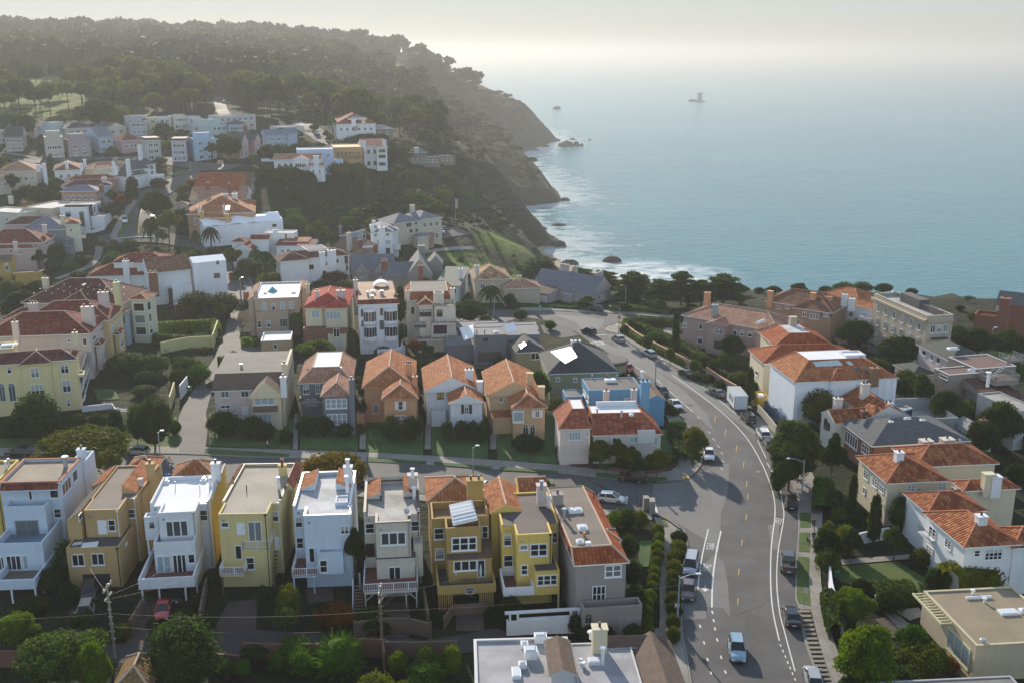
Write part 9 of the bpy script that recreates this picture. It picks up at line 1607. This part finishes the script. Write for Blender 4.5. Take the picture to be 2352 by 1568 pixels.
person((615,1032),0,'person in a white top walking along the shaded front lawns',PLAIN((.75,.76,.78),.8,name='white_cloth'),PLAIN((.02,.025,.04),.8,name='dark_cloth')); person((1868,1246),-1.9,'dark clothed dog walker on the sunny avenue path',PLAIN((.02,.02,.025),.8,name='dark_cloth'),PLAIN((.03,.04,.09),.8,name='denim')); person((1868,1216),-1.7,'person in dark clothes further up the avenue path',PLAIN((.015,.015,.018),.8,name='dark_cloth'),PLAIN((.02,.02,.022),.8,name='dark_cloth'))
P=hit((1857,1249)); r=empty('dog',(P[0],P[1],35.17),2.0); tag(r,'small dark dog on the grass beside the walker','dog')
me=bpy.data.meshes.new('body'); me.from_pydata([(0,0,.42),(.22,0,.43),(.34,0,.55),(.44,0,.62),(.56,0,.58),(-.25,0,.42),(-.42,0,.52),(.22,.08,.38),(.20,.09,.2),(.22,.09,.03),(.22,-.08,.38),(.26,-.09,.2),(.24,-.09,.03),(-.24,.08,.36),(-.20,.09,.28),(-.30,.09,.14),(-.28,.09,.03),(-.24,-.08,.36),(-.18,-.09,.28),(-.28,-.09,.14),(-.26,-.09,.03),(.42,.06,.72),(.42,-.06,.72)],[(0,1),(1,2),(2,3),(3,4),(0,5),(5,6),(1,7),(7,8),(8,9),(1,10),(10,11),(11,12),(5,13),(13,14),(14,15),(15,16),(5,17),(17,18),(18,19),(19,20),(3,21),(3,22)],[])
o=bpy.data.objects.new('body',me); COL.objects.link(o); o.parent=r; o.modifiers.new('s','SKIN')
for i,q in enumerate((.12,.14,.09,.08,.045,.10,.025,.06,.04,.03,.06,.04,.03,.07,.05,.03,.03,.07,.05,.03,.03,.02,.02)): me.skin_vertices[0].data[i].radius=(q,q); me.skin_vertices[0].data[i].use_root=(i==0)
o.modifiers.new('u','SUBSURF').levels=1; me.materials.append(PLAIN((.02,.016,.014),.9,name='dark_fur'))
# ------------------------------------------------------------------ terrace furniture of the ochre house
h,c=DECK7
for px,lab in ((1838,'closed white parasol left of the picnic table on the ochre terrace'),(2066,'closed white parasol by the glazed door on the ochre terrace')):
    V(1010,1684,.4298); P=onz((px,1425),35+2.4); r=empty('parasol',P); b=MB(); b.tube((0,0,0),(0,0,2.4),.03,6); b.build('pole',WOOD,r); b=MB(); b.tube((0,0,.7),(0,0,1.5),.10,8,r2=.16); b.tube((0,0,1.5),(0,0,2.5),.16,8,r2=.03); b.build('canopy',PLAIN((.60,.68,.66),.8,name='canvas'),r); tag(r,lab,'parasol')
P=onz((1945,1400),35+2.38); r=empty('picnic_table',P,math.radians(6)); b=MB(); b.box(-1,-.4,.7,1,.4,.76); b.build('tabletop',WOOD,r)
for s in (-1,1): b=MB(); b.box(-1,s*.75-.14,.42,1,s*.75+.14,.47); b.build('bench_seat',WOOD,r); b=MB(); b.box(s*.75-.05,-.85,.0,s*.75+.05,.85,.08); b.box(s*.75-.05,-.1,.08,s*.75+.05,.1,.7); b.build('leg',WOOD,r)
tag(r,'dark wooden picnic table with benches on the ochre terrace','picnic table')
V(0,0,1.71854)
r=boxthing('garden_gate','white timber gate with a beam top behind the skylit bungalow','gate',(1250,1452),(1300,1449),8,.3,2,None,0)
for x in (-4,-3.1,3.1,4): b=MB(); b.box(x-.12,-.12,0,x+.12,.12,2.7); b.build('post',WF,r)
b=MB(); b.box(-4.6,-.2,2.72,4.6,.2,2.95); b.build('beam',WF,r); b=MB(); b.box(-3,-.05,.1,3,.05,2.1); b.build('gate_leaf',WF,r)
r=boxthing('portable_toilet','orange portable cabin with white roof beside the peach flat villa','portable toilet',(566,688),(580,686),1.2,1.2,2.3,None,0); b=MB(); b.box(-.6,-.6,0,.6,.6,2.1); b.build('body',PLAIN((.6,.12,.03),.5,name='orange_plastic'),r); b=MB(); b.hexa([(-.62,-.62,2.1),(.62,-.62,2.1),(.62,.62,2.1),(-.62,.62,2.1)],[(-.4,-.4,2.4),(.4,-.4,2.4),(.4,.4,2.4),(-.4,.4,2.4)]); b.build('roof',WHITE,r); b=MB(); b.box(-.35,-.63,.15,.35,-.605,1.9); b.build('door',PLAIN((.5,.09,.02),.5,name='orange_plastic'),r)
r=boxthing('slide','bright blue garden slide behind the white villa','slide',(849,802),(860,800),2,1,1.6,None,0); b=MB(); b.hexa([(-1,-.3,.1),(1,-.3,1.4),(1,.3,1.4),(-1,.3,.1)],[(-1,-.3,.25),(1,-.3,1.55),(1,.3,1.55),(-1,.3,.25)]); b.build('chute',PLAIN((.03,.3,.5),.4,name='blue_plastic'),r)
for s in (-1,1): b=MB(); b.tube((1.05,s*.3,0),(1.05,s*.3,2.1),.05,6); b.build('leg',PLAIN((.03,.3,.5),.4,name='blue_plastic'),r)
r=boxthing('pergola','brown slatted pergola beside the peach flat villa','pergola',(566,752),(572,720),6,3,3,None,0)
for x in (-3.2,0,3.2):
    for y in (-1.4,1.4): b=MB(); b.box(x-.08,y-.08,0,x+.08,y+.08,3); b.build('post',FENC,r)
b=MB()
for i in range(14): b.box(-3.4+.52*i,-1.8,3.05,-3.3+.52*i,1.8,3.2)
b.box(-3.5,-1.5,2.9,3.5,-1.4,3.04); b.box(-3.5,1.4,2.9,3.5,1.5,3.04); b.build('slatted_top',FENC,r)
P=hit((1047,512)); r=empty('flagpole',P); b=MB(); b.tube((0,0,0),(0,0,9),.07,6,r2=.04); b.build('pole',WHITE,r); b=MB(); b.box(.05,-.02,5.4,.9,.02,8.6); b.build('flag',PLAIN((.45,.30,.34),.8,name='flag_cloth'),r); tag(r,'white flagpole with a drooping flag on the headland knoll','flagpole')
# ------------------------------------------------------------------ sea rocks and the tower on its reef
ROCKM=_ground('sea_rock',((.3,(.022,.02,.018)),(.5,(.045,.04,.033)),(.75,(.085,.075,.06))),.25,3,.9,.9,.6)
def rock(x,y,wpx,hpx,label,peak=.0,n=0):
    P=CAM+rayg((x,y))*(-100/rayg((x,y))[2]); d=depth(P); W=wpx*d/FPX; H=hpx*d/FPX; me=bpy.data.meshes.new('sea_rock'); v,f=ico((0,0,0),(1,1,1),22,12); out=[]
    rs=np.random.RandomState(int(x*7+y)); off=rs.rand(3)*20
    for a,b_,c in v:
        k=fbm(np.array([a*1.6+off[0]+c]),np.array([b_*1.6+off[1]+c*1.3]),4)[0]; r_=.72+.62*k; pk=max(0,1-math.hypot(a-.25,b_))*peak
        out.append((a*r_*W/2,b_*r_*W*.32,(max(c,-.3)*r_*.9+pk)*H))
    me.from_pydata(out,[],[tuple(q) for q in f]); me.materials.append(ROCKM); o=bpy.data.objects.new('sea_rock',me); COL.objects.link(o); o.location=(P[0],P[1],-.2); tag(o,label,'rock','rocks in the sea off the headlands')
rock(1309,607,40,12,'dark boulder on the beach sand nearest the cypresses'); rock(1405,601,46,15,'rounded dark rock standing in the surf right of the beach boulder'); rock(1284,518,36,7,'flat reef rock off the middle headland, right of the pair'); rock(1240,526,40,8,'flat reef rock joined to the cove shelf'); rock(1208,524,24,7,'small reef rock nearest the cove shore'); rock(1300,337,36,12,'pointed rock off the far headland tip',.35); rock(1324,335,16,9,'small twin rock beside the pointed rock',.3); rock(1336,335,10,6,'tiny rock right of the small twin rock'); rock(1315,321,14,4,'low rock awash beyond the pointed rock'); rock(1354,322,7,3,'single low rock farthest right off the headland'); rock(1279,251,20,5,'distant fin shaped rock on the hazy sea',.5); rock(1250,337,24,6,'dark shelf rock at the far headland foot'); rock(1225,346,26,5,'low shelf rock in the far cove'); rock(1262,324,50,8,'long rock shelf running off the far headland'); rock(1297,461,24,8,'rock at the tip of the middle headland'); rock(1186,476,20,5,'dark rock in the cove surf'); rock(1270,565,60,16,'black rock shelf ending the beach'); rock(1568,700,60,30,'dark stack behind the coast cypresses'); rock(1480,650,30,16,'boulder glimpsed between the coast cypresses')
P=CAM+rayg((1607,231))*(-100/rayg((1607,231))[2]); r=empty('reef_tower',(P[0],P[1],0)); b=MB(); b.tube((0,0,-2),(0,0,15),5.2,16,r2=4.9); b.build('tower',PLAIN((.40,.36,.33),.8,name='pale_concrete',var=.2,scale=.2),r); b=MB(); b.tube((0,0,15),(0,0,15.8),6.6,16); b.build('platform',PLAIN((.25,.2,.18),.8,name='rusty_steel'),r)
b=MB(); b.box(4.5,-.7,15.8,8.5,.7,17); b.build('crane_arm',DARK,r); tag(r,'squat round tower with a flat platform on a reef far out at sea','tower')
rock(1592,233,22,5,'dark reef beside the round tower far out at sea'); rock(1606,234,30,3,'surf washed reef under the round tower')
P=CAM+rayg((2330,163))*(-100/rayg((2330,163))[2]); r=empty('boat',(P[0],P[1],0),.4); b=MB(); b.hexa([(-9,-2,-.5),(9,-1,-.5),(9,1,-.5),(-9,2,-.5)],[(-10,-3,2.5),(13,-.3,3),(13,.3,3),(-10,3,2.5)]); b.build('hull',PLAIN((.2,.2,.22),.5,name='boat_paint'),r); b=MB(); b.box(-6,-2,2.6,1,2,7); b.build('cabin',WHITE,r); b=MB(); b.tube((0,0,7),(0,0,14),.2,5); b.build('mast',DARK,r); tag(r,'tiny fishing boat near the right end of the horizon','boat')
